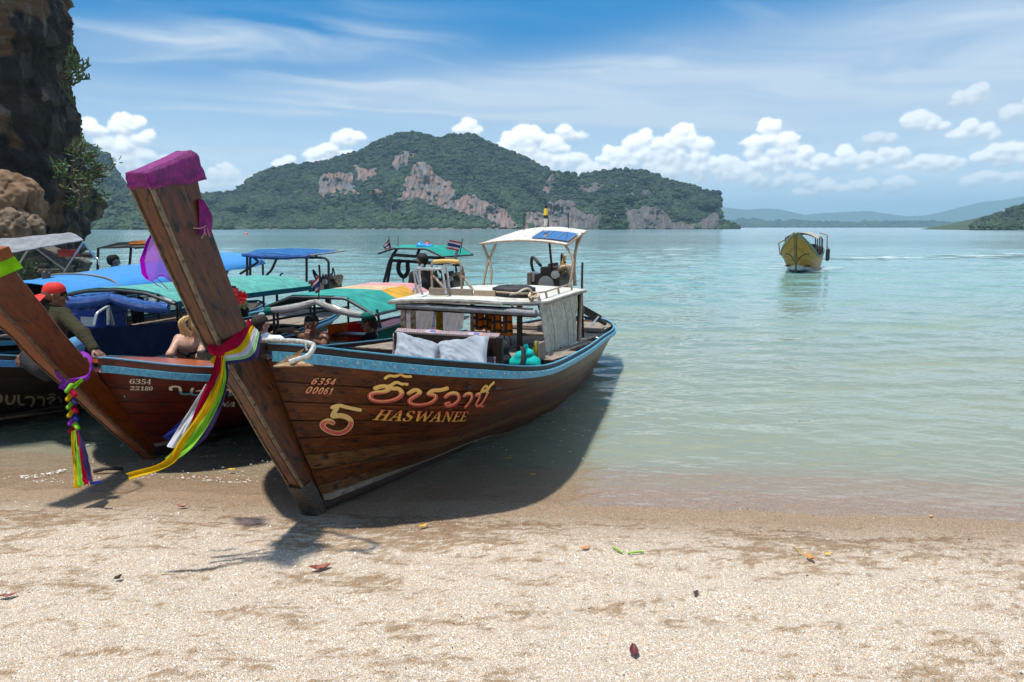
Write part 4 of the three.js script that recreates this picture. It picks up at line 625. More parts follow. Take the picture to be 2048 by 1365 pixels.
// engine on its swivel with the long shaft
function carEngine(B, c, k, extra = {}) { // c: centre in the boat frame
  const o = part('engine', box(0.34 * k, 0.20 * k, 0.52 * k, c.x, c.y, c.z, 0.02), iron, B.g), X = (w, y, s) => V(c.x + w * k, c.y + y * k, c.z - s * k);
  part('cylinder_head', [box(0.2 * k, 0.09 * k, 0.46 * k, c.x, c.y + 0.14 * k, c.z, 0.015), ...[-0.15, -0.05, 0.05, 0.15].map((s) => cyl(0.022 * k, 0.022 * k, 0.05 * k, c.x, c.y + 0.2 * k, c.z + s * k))], iron, o);
  part('manifold', [-0.16, -0.05, 0.06, 0.17].map((s) => tube([X(0.1, 0.14, s), X(0.2, 0.19, s + 0.02), X(0.23, 0.1, s * 0.6 + 0.02), X(0.22, 0.02, 0.02)], 0.028 * k, 7)), rusty, o);
  part('pulley', [cyl(0.1 * k, 0.1 * k, 0.03 * k, 0, 0, 0, 20).rotateX(Math.PI / 2).translate(c.x, c.y - 0.02 * k, c.z + 0.29 * k), cyl(0.05 * k, 0.05 * k, 0.05 * k, 0, 0, 0, 16).rotateX(Math.PI / 2).translate(c.x + 0.12 * k, c.y + 0.1 * k, c.z + 0.3 * k)], steel, o);
  part('alternator', cyl(0.065 * k, 0.065 * k, 0.13 * k, 0, 0, 0).rotateX(Math.PI / 2).translate(c.x - 0.2 * k, c.y + 0.06 * k, c.z + 0.16 * k), steel, o);
  part('bracket', [box(0.05 * k, 0.26 * k, 0.3 * k, c.x - 0.24 * k, c.y - 0.02 * k, c.z + 0.1 * k), box(0.44 * k, 0.03 * k, 0.62 * k, c.x, c.y - 0.12 * k, c.z)], rusty, o);
  parts('hose', [tube([X(-0.1, 0.2, -0.2), X(-0.24, 0.3, -0.1), X(-0.3, 0.12, 0.1), X(-0.2, 0, 0.2)], 0.02 * k, 6), tube([X(0.05, 0.2, 0.2), X(0.1, 0.34, 0.05), X(0.2, 0.24, -0.15)], 0.014 * k, 6)], rubber, o);
  if (extra.stack) part("exhaust_stack", tube(extra.stack, 0.026, 8), std({ color: C(0.65, 0.36, 0.04), roughness: 0.55 }), o);
  part('swivel_post', board(Lw(c.x, 0.35, -c.z), V(c.x, c.y - 0.1, c.z), 0.09, 0.09, V(1, 0, 0)), M.dark, o);
  return o;
}
{
  const c = A.on(1106, 562, { s: 5.75 }); const en = carEngine(A, c, 1.1, { stack: [A.on(1124, 548, { s: 5.75 }), A.on(1126, 530, { s: 5.75 }), A.on(1130, 511, { s: 5.75 })] });
  part('propeller_shaft', [tube([A.on(1158, 618, { s: 6.1 }), A.on(1211, 648, { s: 6.5 })], 0.03, 8)], blackPipe, en);
  part('shaft_guard', board(A.on(1158, 612, { s: 6.1 }), A.on(1200, 636, { s: 6.4 }), 0.07, 0.05), M.dark, en);
  part('shaft_stay', [tube([A.on(1168, 668, { s: 5.6 }), A.on(1197, 634, { s: 6.2 })], 0.014, 6)], steel, en);
  part('fuel_hose', tube([A.on(1152, 602, { s: 5.8 }), A.on(1160, 606, { s: 5.9 }), A.on(1165, 620, { s: 5.9 }), A.on(1158, 640, { s: 5.9 })], 0.028, 7), std({ color: C(0.12, 0.12, 0.05), roughness: 0.7 }), en);
}
// names painted on the hull
{
  const gold = (x, y0, y1) => { const g = x.createLinearGradient(0, y0, 0, y1); g.addColorStop(0, '#e2bd62'); g.addColorStop(0.52, '#d8b268'); g.addColorStop(0.58, '#c4605a'); g.addColorStop(1, '#b8423f'); return g; };
  const wear = (x, w, h, k) => { const r = rng(w + h); x.save(); x.setTransform(1, 0, 0, 1, 0, 0); x.globalCompositeOperation = 'destination-out'; for (let i = 0; i < k; i++) { x.globalAlpha = 1; x.beginPath(); const a = r() * w, b = r() * h; if (r() < 0.5) { x.lineWidth = 1 + r() * 2.5; x.moveTo(a, b); x.lineTo(a + (r() - 0.3) * w * 0.12, b + (r() - 0.5) * 8); x.stroke(); } else { x.arc(a, b, 1 + r() * r() * 6, 0, 7); x.fill(); } } x.restore(); };
  const name = txt(1400, 440, (x) => {
    x.scale(2, 2); x.translate(-620, -282);
    const L = [[[[668, 372], [700, 352], [728, 372], [700, 392], [660, 396], [642, 416], [656, 444], [712, 446], [760, 424], [780, 394], [764, 366], [736, 372], [728, 356]], 1], [[[708, 318], [722, 300], [750, 308], [776, 292], [790, 306], [818, 304]], 0.6], [[[728, 356], [752, 330], [776, 346], [800, 344]], 0.7],
      [[[806, 394], [832, 366], [862, 384], [838, 406], [806, 430], [812, 456], [866, 460], [918, 438], [936, 404], [908, 398], [890, 396], [916, 372], [950, 374], [988, 362]], 0.95],
      [[[978, 410], [1000, 388], [1044, 388], [1058, 420], [1030, 452], [990, 468], [974, 450], [998, 444]], 1], [[[1084, 404], [1110, 386], [1140, 402], [1124, 440], [1094, 472]], 0.9],
      [[[1164, 402], [1192, 388], [1192, 420], [1164, 458], [1190, 472], [1222, 452], [1240, 420], [1254, 392]], 0.9], [[[1212, 464], [1228, 480], [1242, 468]], 0.6], [[[1200, 384], [1214, 358], [1246, 352], [1250, 374], [1214, 382]], 0.7], [[[1246, 386], [1266, 354], [1298, 338]], 0.75]];
    strokes(x, L, 29, '#2a1408'); x.save(); x.translate(-2, -2); strokes(x, L, 22, gold(x, 290, 480)); strokes(x, L.map(([p, k]) => [p.map(([a, b]) => [a - 2, b - 3]), k]), 3.2, '#f0d488'); x.restore(); wear(x, 1400, 440, 150);
  });
  hullDecal(A, shA, [[724, 742], [977, 742], [977, 821], [724, 821]], decalMat(name));
  const word = (s, w, h, font, skew, fill, edge, sp = 0) => txt(w, h, (x) => { x.font = font; x.textBaseline = 'middle'; x.textAlign = 'center'; x.transform(1, 0, skew, 1, -skew * h / 2, 0); x.lineJoin = 'round'; if (sp) x.letterSpacing = sp + 'px'; x.strokeStyle = edge; x.lineWidth = h * 0.07; x.strokeText(s, w / 2, h / 2); x.fillStyle = typeof fill === 'function' ? fill(x, h * 0.2, h * 0.8) : fill; x.fillText(s, w / 2, h / 2); wear(x, w, h, 46); });
  hullDecal(A, shA, [[736, 812], [937, 817], [932, 848], [730, 846]], decalMat(word('HASWANEE', 1000, 170, 'italic bold 150px serif', -0.22, (x, a, b) => { const g = x.createLinearGradient(0, a, 0, b); g.addColorStop(0, '#c86a48'); g.addColorStop(0.45, '#d8a24e'); g.addColorStop(1, '#d6a548'); return g; }, '#2a1408')));
  const rose = (x, a, b) => { const g = x.createLinearGradient(0, a, 0, b); g.addColorStop(0, '#e0b070'); g.addColorStop(1, '#d87a6c'); return g; };
  hullDecal(A, shA, [[610, 752], [676, 755], [672, 774], [606, 772]], decalMat(word('6354', 330, 100, 'italic bold 92px sans-serif', -0.2, rose, '#3a1a0c', 12)));
  hullDecal(A, shA, [[597, 769], [671, 773], [667, 793], [594, 790]], decalMat(word('00061', 380, 100, 'italic bold 92px sans-serif', -0.2, rose, '#3a1a0c', 8)));
  const five = txt(460, 400, (x) => { x.scale(1.9, 1.9); x.translate(-376, -466); const L = [[[[440, 486], [478, 470], [520, 486], [604, 500]], 0.8], [[[470, 486], [450, 520], [442, 540], [500, 530], [556, 556], [552, 600], [506, 640], [444, 640], [396, 612], [388, 580], [420, 560], [446, 576]], 1.15]]; strokes(x, L, 30, '#2a1408'); strokes(x, L, 25, '#d8c07a'); strokes(x, L, 19, (() => { const g = x.createLinearGradient(0, 470, 0, 650); g.addColorStop(0, '#d9bd78'); g.addColorStop(0.5, '#cfae6c'); g.addColorStop(0.56, '#c25a58'); g.addColorStop(1, '#b84a4c'); return g; })()); wear(x, 460, 400, 60); });
  hullDecal(A, shA, [[636, 808], [722, 808], [722, 878], [636, 878]], decalMat(five));
}
// ---------------------------------------------------------------- the boats moored behind
const scaled = (t, k) => t.map(([a, b]) => [a, b * k]);
const sheer2 = [[-0.5, 0.86], [-0.3, 0.79], [0, 0.725], [0.3, 0.67], [0.6, 0.63], [1, 0.585], [1.5, 0.49], [2.5, 0.41], [4, 0.36], [6, 0.38], [7.5, 0.44]];
const beam2 = [[-0.5, 0.1], [-0.4, 0.4], [-0.3, 0.56], [-0.1, 0.78], [0.1, 0.92], [0.3, 1.03], [0.7, 1.1], [1.5, 1.1], [2.5, 1.05], [4, 0.96], [6, 0.74], [7.4, 0.6]];
const strip2 = [[-0.1, 0.12], [0, 0.1], [0.5, 0.05], [1.2, -0.02], [2, -0.1], [3.8, -0.2], [6, -0.2], [7, -0.05]];
const hull2 = () => hullShape({ stem: [[0, 0.0], [1, -0.52]], stern: [[0, 6.5], [1, 7.3]], stemHalf: 0.065, round: 1.7, sheer: sheer2, beam: beam2, stripY: strip2, stripW: [[-0.06, 0.065], [0, 0.07], [1, 0.22], [2.1, 0.32], [3.8, 0.42], [6, 0.36], [7, 0.28]] });
const pipesOf = (B, name, list, r, m) => parts(name, list.map((p) => (p.length > 2 ? pipe(p, r) : tube(p, r, 7))), m, B.g);
const teal = cloth(C(0.06, 0.42, 0.36), 0.25), tealDark = cloth(C(0.02, 0.16, 0.12)), cream = cloth(C(0.80, 0.58, 0.36), 0.25), yellowCloth = cloth(C(0.85, 0.46, 0.08), 0.25), pink = cloth(C(0.85, 0.42, 0.42), 0.25), navy = cloth(C(0.012, 0.018, 0.05)), blueTarp = phys({ color: C(0.02, 0.24, 0.62), roughness: 0.5, transmission: 0.15, thickness: 0, side: THREE.DoubleSide, bumpMap: rep(T.bump, 0.3, 5), bumpScale: 0.01 }), shinyTarp = phys({ color: C(0.004, 0.08, 0.34), roughness: 0.25, clearcoat: 0.6, bumpMap: rep(T.bump, 1.2, 9), bumpScale: 0.014, side: THREE.DoubleSide });
const roll = (a, b, r, seed, m, B, name, turns = 34) => { const d = b.clone().sub(a), t = d.clone().normalize(), s = V(0, 1, 0).addScaledVector(t, -t.y).normalize(), q = t.clone().cross(s); return part(name, loft([...Array(turns).keys()].map((i) => { const f = i / (turns - 1), rr = r * (1 + 0.16 * noise(i * 0.33, seed) + 0.05 * noise(i * 1.9, seed + 3)) * Math.pow(Math.sin(Math.PI * clamp(f, 0.03, 0.97)), 0.15), sag = -0.03 * Math.sin(Math.PI * f); return [...Array(12).keys()].map((k) => a.clone().addScaledVector(d, f).add(V(0, sag, 0)).addScaledVector(s, rr * Math.cos(k * 0.5236) * (1.1 + 0.12 * noise(i * 0.3, k * 0.9, seed))).addScaledVector(q, rr * 0.7 * Math.sin(k * 0.5236))); }), true), m, B.g); };

// red varnished boat
const R = boatFrame('longtail_boat', 'red varnished longtail boat with a glossy foredeck and a green and yellow awning', -3.214, -6.235, 16);
const shR = hull2();
buildHull(R, shR, { mat: [M.hull2, wood(T.hull2, 0.38, 0.6, 0.002, C(0.85, 0.8, 0.75)), wood(T.hull2, 0.42, 0.5, 0.002, C(0.95, 0.75, 0.7))], planks: 6, keel: (s) => 0.1, bottomMat: std({ color: C(0.03, 0.012, 0.012), roughness: 0.7 }), stripMat: std({ map: rep(T.weathered, 1.2, 3), roughness: 0.8 }), coamMat: M.hull2, rail: 0.05, coam: 0.06 });
stemPost(R, [[-0.03, -0.01, 0.1, 0.045], [0.17, -0.19, -0.01, 0.05], [0.27, -0.29, -0.09, 0.053], [0.52, -0.52, -0.26, 0.056], [0.78, -0.74, -0.47, 0.06], [1.02, -0.96, -0.64, 0.065], [1.22, -1.11, -0.8, 0.07], [1.42, -1.29, -0.94, 0.078], [1.66, -1.45, -1.12, 0.088], [1.78, -1.53, -1.2, 0.092, 1.86]], M.post2, std({ map: rep(T.weathered, 2, 3), color: C(0.5, 0.36, 0.22), roughness: 0.7 }));
{
  const dk = (s) => shR.h(s) + 0.075; part('foredeck', slab((u, t) => { const s = lerp(0.4, -0.46, u), w = Math.min(shR.wg(s) - 0.02, 0.02 + (s + 0.5) * 3.2); return Lw(lerp(w, -w, t), dk(s) + 0.05 * (1 - (2 * t - 1) ** 2) * smoothstep(s, -0.4, 0.3), s); }, 24, 12, 0.03), M.deck, R.g);
  part('deck_edge', slab((u, t) => Lw(lerp(-0.95, 0.95, u), dk(0.4) + 0.05 * (1 - (2 * u - 1) ** 2) - 0.05 + 0.055 * t, 0.41), 12, 1, 0.02), M.blue, R.g);
  part('floor_board', slab((u, t) => { const s = lerp(6, 0.4, u); return Lw(lerp(-1, 1, t) * (shR.at(s, 0.4).x - 0.06), 0.12, s); }, 10, 4, 0.02), M.dark, R.g);
  deckBoards(R, shR, (s) => shR.h(s) + 0.03, -1, 1, 5.3, 7, 0.2, M.hull2);
  for (const s of [2.3, 3.7, 4.6]) part('thwart', board(Lw(-0.95, 0.42, s), Lw(0.95, 0.42, s), 0.04, 0.24, V(0, 1, 0)), M.hull2, R.g);
  // awning
  const prof = (k, s) => { const x = lerp(-1, 1, k), a = Math.abs(x), up = a < 0.48 ? 0 : (a - 0.48) / 0.52; return Lw(x * 0.79 - 0.12, 1.125 - up * (x < 0 ? 0.14 : 0.19) + 0.02 * (1 - x * x), s); };
  const fr = 3.15, bk = 5.35, panel = (k0, k1, s0, s1, m, name = 'awning_panel') => part(name, slab((u, t) => { const p = prof(lerp(k0, k1, t), lerp(s1, s0, u)); p.y += 0.008 * noise(p.x * 4, p.z * 3); return p; }, 10, 10, 0.008), m, R.g);
  panel(0.262, 0.738, fr, 4.15, teal); panel(0.738, 1, fr, 4.15, teal); panel(0, 0.262, fr, 4.15, tealDark); panel(0.262, 0.738, 4.15, 4.75, cream); panel(0.738, 1, 4.15, 4.9, yellowCloth); panel(0, 0.262, 4.15, bk, teal); panel(0.262, 0.738, 4.75, bk, pink); panel(0.738, 1, 4.9, bk, pink);
  const arch = (s, dy) => [0, 0.26, 0.5, 0.74, 1].map((k) => prof(k, s).add(V(0, dy, 0)));
  pipesOf(R, 'awning_frame', [arch(fr - 0.02, -0.03), arch(4.3, -0.03), arch(bk, -0.03), [prof(0, fr), prof(0, bk)].map((p) => p.add(V(0, -0.02, 0))), [prof(1, fr), prof(1, bk)].map((p) => p.add(V(0, -0.02, 0)))], 0.018, blackPipe);
  pipesOf(R, 'post', [3.2, 4.2, 5.2].flatMap((s) => [[Lw(-0.84, 0.5, s), Lw(-0.82, 1.0, s)], [Lw(0.76, 0.5, s), Lw(0.66, 0.98, s)]]), 0.018, blackPipe);
  const clear_ = phys({ color: C(0.36, 0.33, 0.30), bumpMap: rep(T.bump, 1, 8), bumpScale: 0.01, roughness: 0.3, clearcoat: 0.5 });
  const p = arch(3.06, -0.075); roll(p[0].clone().add(V(0.12, 0.03, 0)), p[2], 0.045, 4, clear_, R, 'rolled_screen'); roll(p[2], p[4].clone().add(V(-0.06, 0.05, 0)), 0.042, 9, clear_, R, 'rolled_screen');
  parts('screen_tie', [ball(0.06, p[0].x + 0.1, p[0].y + 0.02, p[0].z, 1.1, 0.9, 0.9), ball(0.065, p[4].x - 0.08, p[4].y + 0.05, p[4].z, 1.3, 0.8, 0.9)], tealDark, R.g); part('screen_pole', tube([p[0].clone().add(V(-0.18, -0.02, 0)), p[0].clone().add(V(0.08, 0.03, 0))], 0.014, 6), M.blue, R.g);
  const scr = (x0, y0, x1, y1, yb, w, m, name) => part(name, slab((u, t) => { const a = R.on(x0, y0, { w }), b = R.on(x1, y1, { w }), c = a.clone().lerp(b, u); c.y = lerp(yb, c.y, t); c.x += 0.02 * noise(u * 4, t * 2, x0); return c; }, 12, 6, 0.006), m, R.g);
  scr(655, 650, 695, 645, 0.12, -0.72, cloth(C(0.85, 0.2, 0.015), 0.5), 'side_screen'); scr(696, 645, 734, 640, 0.12, -0.72, cloth(C(0.85, 0.02, 0.01), 0.5), 'side_screen'); scr(566, 676, 610, 668, 0.3, -0.75, cloth(C(0.02, 0.03, 0.1)), 'side_screen');
  part('side_screen', slab((u, t) => Lw(0.97, lerp(0.55, 0.8, t), lerp(2.6, 3.5, u)), 8, 4, 0.01), cloth(C(0.01, 0.14, 0.1)), R.g);
  pipesOf(R, 'side_rail', [[Lw(0.97, 0.805, 2.55), Lw(0.97, 0.81, 4.5)], [Lw(-0.76, 0.82, 2.6), Lw(-0.74, 0.78, 5)]], 0.016, blackPipe);
  // helm shelter at the stern
  const q = (px, py, s) => R.on(px, py, { s }); const fL = q(757, 506, 6.2), fR = q(886, 513, 6.2), rt = q(944, 508, 7.0), pk = q(850, 497, 6.2);
  const top = [[q(757, 506, 6.15), q(786, 496, 6.15), q(851, 496.5, 6.15), q(885, 513, 6.15)], [q(792, 495, 7.0), q(806, 489, 7.0), q(918, 491, 7.0), q(946, 509, 7.0)]];
  const edge = (row, k) => { const i = Math.min(2, Math.floor(k * 3)), f = k * 3 - i; return row[i].clone().lerp(row[i + 1], f); };
  part('helm_awning', slab((u, t) => edge(top[0], 1 - u).lerp(edge(top[1], 1 - u), 1 - t), 12, 4, 0.01), cloth(C(0.04, 0.36, 0.30), 0.1), R.g);
  pipesOf(R, 'awning_frame', [top[0], [top[0][0], top[1][0]], [top[0][3], top[1][3]], top[1]].map((l) => l.map((v) => v.clone().add(V(0, -0.012, 0)))), 0.016, blackPipe);
  pipesOf(R, 'helm_frame', [[q(764, 580, 6.2), q(778, 525, 6.2), q(786, 510, 6.2), q(912, 519, 6.2), q(924, 535, 6.2), q(925, 580, 6.2)], [q(772, 580, 6.3), q(781, 530, 6.3), q(783, 521, 6.3), q(918, 530, 6.3)], [q(834, 513, 6.2), q(838, 500, 6.5)], [q(785, 511, 6.2), q(795, 497, 6.6)], [q(910, 518, 6.2), q(915, 500, 6.6)]], 0.026, blackPipe);
  const en = carEngine(R, q(900, 566, 6.9), 0.9); part('propeller_shaft', tube([q(905, 580, 7), q(930, 590, 8.2)], 0.03, 7), blackPipe, en);
  part('aerial', tube([q(796, 497, 6.4), q(796, 472, 6.4)], 0.006, 5), blackPipe, R.g);
}
{ // its painted names
  const pale = '#d9d2c0', w2 = (s, w, h, font, skew, fill, edge) => txt(w, h, (x) => { x.font = font; x.textBaseline = 'middle'; x.textAlign = 'center'; x.transform(1, 0, skew, 1, -skew * h / 2, 0); if (edge) { x.strokeStyle = edge; x.lineWidth = 10; x.lineJoin = 'round'; x.strokeText(s, w / 2 + 4, h / 2 + 4); } x.fillStyle = fill; x.fillText(s, w / 2, h / 2); });
  hullDecal(R, shR, [[240, 756], [310, 757], [310, 771], [240, 769]], decalMat(w2('6354', 330, 90, 'bold 92px serif', -0.1, pale)));
  hullDecal(R, shR, [[243, 771], [312, 772], [312, 783], [243, 781]], decalMat(w2('22180', 360, 80, 'bold 84px serif', -0.1, pale)));
  const nm = txt(1000, 260, (x) => { const L = [[[[40, 120], [20, 80], [60, 40], [120, 50], [130, 120], [140, 190], [180, 200], [220, 190]], 1], [[[250, 70], [240, 130], [250, 200], [330, 200], [380, 170], [385, 60]], 1], [[[300, 120], [340, 100], [380, 120]], 0.8], [[[450, 70], [440, 130], [460, 200], [530, 200], [570, 150], [575, 60]], 1], [[[650, 80], [690, 60], [720, 110], [700, 200], [760, 150], [800, 60], [810, 200]], 1], [[[860, 70], [850, 140], [870, 200], [930, 190], [970, 150], [975, 40]], 1]]; strokes(x, L, 44, '#1f1410'); const g = x.createLinearGradient(0, 40, 0, 210); g.addColorStop(0, '#e2d8c4'); g.addColorStop(0.5, '#d6cdbb'); g.addColorStop(0.56, '#5a9fb4'); g.addColorStop(1, '#4f93aa'); strokes(x, L, 32, g); });
  hullDecal(R, shR, [[332, 768], [500, 772], [496, 800], [330, 793]], decalMat(nm));
  hullDecal(R, shR, [[366, 797], [520, 802], [518, 816], [364, 811]], decalMat(w2('DIANA TIP', 720, 110, 'italic bold 104px serif', -0.1, pale, '#2a4a58')));
}
// dark old boat to its left
const D = boatFrame('longtail_boat', 'dark weathered longtail boat at far left with a pale green awning', -5.5, -6.9, 16);
const shD = hull2();
buildHull(D, shD, { mat: [M.dark, wood(T.dark, 0.6, 0.1, 0.003, C(0.8, 0.75, 0.7))], planks: 6, coamMat: M.dark, railMat: std({ map: rep(T.blue, 2), color: C(0.35, 0.6, 0.95), roughness: 0.5 }) });
stemPost(D, [[-0.03, -0.01, 0.1, 0.045], [0.27, -0.29, -0.09, 0.053], [0.78, -0.74, -0.47, 0.06], [1.22, -1.11, -0.8, 0.07], [1.9, -1.6, -1.27, 0.09]], M.dark);
{
  part('floor_board', slab((u, t) => { const s = lerp(6, 0.3, u); return Lw(lerp(-1, 1, t) * (shD.at(s, 0.4).x - 0.06), 0.14, s); }, 10, 4, 0.02), M.dark, D.g);
  deckBoards(D, shD, (s) => shD.h(s) + 0.03, -1, 1, 5.3, 7, 0.2, M.weathered);
  const prof = (k, s) => { const x = lerp(-1, 1, k); return Lw(x * 0.88 + 0.06, lerp(1.16, 1.12, (s - 2.15) / 3) + 0.11 * (1 - x * x) - (x > 0.7 ? (x - 0.7) * 0.12 : 0), s); };
  part('awning', slab((u, t) => { const p = prof(t, lerp(5.2, 2.15, u)); p.y += 0.01 * noise(p.x * 5, p.z * 3); return p; }, 20, 14, 0.008), cloth(C(0.16, 0.52, 0.46), 0.3), D.g);
  part('awning_valance', slab((u, t) => { const p = prof(1, lerp(5.2, 2.15, u)); return p.add(V(0.012, -0.07 * (1 - t), 0)); }, 14, 2, 0.006), cloth(C(0.01, 0.12, 0.16)), D.g);
  pipesOf(D, 'awning_frame', [[0, 0.25, 0.5, 0.75, 1].map((k) => prof(k, 2.12).add(V(0, -0.03, 0))), [0, 0.25, 0.5, 0.75, 1].map((k) => prof(k, 5.2).add(V(0, -0.03, 0))), [prof(1, 2.15).add(V(0, -0.05, 0)), prof(1, 5.2).add(V(0, -0.05, 0))], [prof(0, 2.15).add(V(0, -0.05, 0)), prof(0, 5.2).add(V(0, -0.05, 0))], [prof(0.9, 3.2).add(V(0, -0.12, 0)), prof(0.9, 5.0).add(V(0, -0.12, 0))]], 0.02, blackPipe);
  pipesOf(D, 'post', [2.2, 3.2, 4.2, 5.1].flatMap((s) => [[Lw(-0.84, 0.5, s), prof(0, s)], [Lw(0.93, 0.5, s), prof(1, s)]]), 0.02, blackPipe);
  const a = prof(0.03, 2.06).add(V(0, -0.1, 0)), b = prof(0.5, 2.06).add(V(0, -0.12, 0)), c = prof(0.97, 2.06).add(V(0, -0.1, 0)); roll(a, b, 0.075, 3, shinyTarp, D, 'rolled_tarpaulin'); roll(b, c, 0.07, 8, shinyTarp, D, 'rolled_tarpaulin');
  part('side_screen', slab((u, t) => { const s = lerp(0.72, 2.05, u); return Lw(1.03 + 0.012 * noise(u * 9, t), lerp(0.55, lerp(0.995, 0.91, u) - 0.012 * Math.abs(Math.sin(u * 28)), t), s); }, 40, 4, 0.006), navy, D.g);
  pipesOf(D, 'side_rail', [[Lw(-0.9, 0.9, 0.6), Lw(-0.9, 0.86, 2.1)], [Lw(-0.9, 0.75, 0.6), Lw(-0.9, 0.72, 2.1)], [Lw(-0.92, 0.5, 0.62), Lw(-0.9, 0.92, 0.62)], [Lw(-0.95, 0.6, 3.3), Lw(-0.92, 0.6, 5)]], 0.018, rusty);
  pipesOf(D, 'hoop', [[D.on(187, 651, { w: 0.4 }), D.on(192, 628, { w: 0.4 }), D.on(215, 612, { w: 0.4 }), D.on(216, 650, { w: 0.4 })], [D.on(216, 612, { w: 0.4 }), D.on(226, 650, { w: 0.4 })]], 0.017, steel);
  const bx = thing('storage_barrel', 'blue plastic barrel with a white paper label under the dark boat awning', 'barrel', D.world(D.on(188, 662, { s: 2.6 }))), y0 = bx.position.y; const tb = T.fabric, blueP = std({ color: C(0.003, 0.04, 0.36), roughness: 0.4 });
  part('body', [box(0.66, 0.36, 0.5, 0, 0.2, 0, 0.05), box(0.7, 0.04, 0.54, 0, 0.385, 0, 0.02), box(0.68, 0.015, 0.52, 0, 0.25, 0, 0.006)], blueP, bx); bx.rotation.y = D.turn;
  part('label', slab((u, t) => V(lerp(0.06, 0.28, u), lerp(0.1, 0.22, t), 0.254), 1, 1, 0.002), decalMat(txt(128, 80, (x) => { x.fillStyle = '#dcdcda'; x.fillRect(0, 0, 128, 80); x.fillStyle = '#444'; x.fillRect(60, 24, 16, 3); x.fillRect(56, 46, 22, 3); })), bx);
  // helm
  const q = (px, py, s) => D.on(px, py, { s }); part('helm_awning', slab((u, t) => { const f = [q(486, 509, 6.0), q(612, 513, 6.0)], r = [q(515, 499, 6.9), q(686, 502, 6.9)]; return r[0].clone().lerp(r[1], u).lerp(f[0].clone().lerp(f[1], u), 1 - t).add(V(0, 0.03 * Math.sin(Math.PI * u) + 0.006 * noise(u * 6, t * 4), 0)); }, 14, 6, 0.012), cloth(C(0.04, 0.16, 0.40), 0.1), D.g);
  roll(q(484, 510, 5.96), q(618, 512, 5.96), 0.04, 6, shinyTarp, D, 'rolled_tarpaulin');
  part('awning_cord', tube([q(620, 511, 6.1), q(660, 506, 6.6), q(688, 502, 6.9)], 0.014, 6), rusty, D.g);
  pipesOf(D, 'helm_frame', [[q(494, 562, 6.0), q(494, 513, 6.0)], [q(500, 562, 6.0), q(500, 514, 6.0), q(650, 516, 6.4), q(657, 524, 6.4), q(657, 580, 6.4)], [q(613, 564, 6.2), q(613, 514, 6.2)], [q(526, 558, 6.0), q(543, 540, 6.0), q(552, 520, 6.0)], [q(480, 548, 6.0), q(517, 524, 6.0), q(505, 514, 6.0)], [q(632, 515, 6.5), q(632, 507, 6.6)]], 0.022, blackPipe);
  part('tiller_hook', tube([q(560, 559, 6), q(561, 549, 6), q(566, 547, 6)], 0.014, 6), blackPipe, D.g);
  const en = carEngine(D, q(655, 572, 6.8), 0.95, {}); part('propeller_shaft', tube([q(675, 585, 7), q(694, 581, 8)], 0.03, 7), blackPipe, en); part('stick', tube([q(640, 560, 6.6), q(638, 530, 6.6)], 0.018, 6), M.dark, en);
  const nm = txt(1100, 300, (x) => { const L = [[[[20, 90], [60, 60], [120, 80], [130, 150], [90, 230], [40, 230]], 1], [[[190, 80], [180, 160], [200, 240], [270, 200], [290, 80]], 1], [[[340, 70], [330, 160], [350, 240], [400, 220]], 1], [[[430, 100], [490, 70], [540, 110], [520, 190], [490, 250]], 1], [[[590, 90], [640, 70], [680, 110], [650, 250]], 1], [[[730, 110], [790, 70], [850, 90], [800, 140], [740, 170], [800, 240], [850, 210]], 1], [[[760, 40], [810, 20], [860, 40]], 0.6], [[[910, 80], [950, 120], [920, 180], [960, 240], [1030, 200], [1050, 80]], 1]]; strokes(x, L, 46, '#120c08'); strokes(x, L, 34, '#8d7f68'); });
  hullDecal(D, shD, [[-20, 780], [134, 786], [134, 820], [-20, 815]], decalMat(nm, 0.8));
}
// boat under the long bright blue tarpaulin
const U = boatFrame('longtail_boat', 'wooden boat under a long bright blue tarpaulin behind the dark boat', -7.3, -8.2, 16);
{
  const sh = hull2(); buildHull(U, sh, { mat: M.dark, planks: 4 }); stemPost(U, [[-0.03, -0.01, 0.1, 0.045], [0.78, -0.74, -0.47, 0.06], [1.1, -1.0, -0.7, 0.07]], M.dark);
  const prof = (k, s) => { const a = lerp(Math.PI * 0.97, 0.03 * Math.PI, k); return Lw(Math.cos(a) * 0.86 + 0.12, lerp(1.02, 1.28, (s - 1.8) / 4.4) + Math.pow(Math.sin(a), 0.8) * 0.24, s); };
  part('tarpaulin', slab((u, t) => { const p = prof(t, lerp(6.2, 1.8, u)); p.y += 0.012 * noise(p.x * 2, p.z * 8) - 0.02 * Math.sin(u * Math.PI * 4) ** 2; return p; }, 44, 20, 0.01), blueTarp, U.g);
  part('hem_rope', tube([0.25, 0.4, 0.6, 0.8, 1].map((k) => prof(k, 2.7).add(V(0, 0.012, 0))), 0.013, 6), M.weathered, U.g);
  pipesOf(U, 'post', [2.0, 3.4, 4.8, 6.1].flatMap((s) => [[Lw(-0.7, 0.5, s), prof(0, s)], [Lw(0.95, 0.5, s), prof(1, s)]]), 0.02, blackPipe);
  part('floor_board', slab((u, t) => { const s = lerp(6, 0.3, u); return Lw(lerp(-1, 1, t) * (sh.at(s, 0.4).x - 0.06), 0.14, s); }, 8, 4, 0.02), M.dark, U.g);
  pipesOf(U, 'brace', [[U.on(297, 575, { s: 5.2 }), U.on(345, 550, { s: 5.2 })], [U.on(345, 575, { s: 5.4 }), U.on(350, 545, { s: 5.4 })]], 0.02, blackPipe);
}
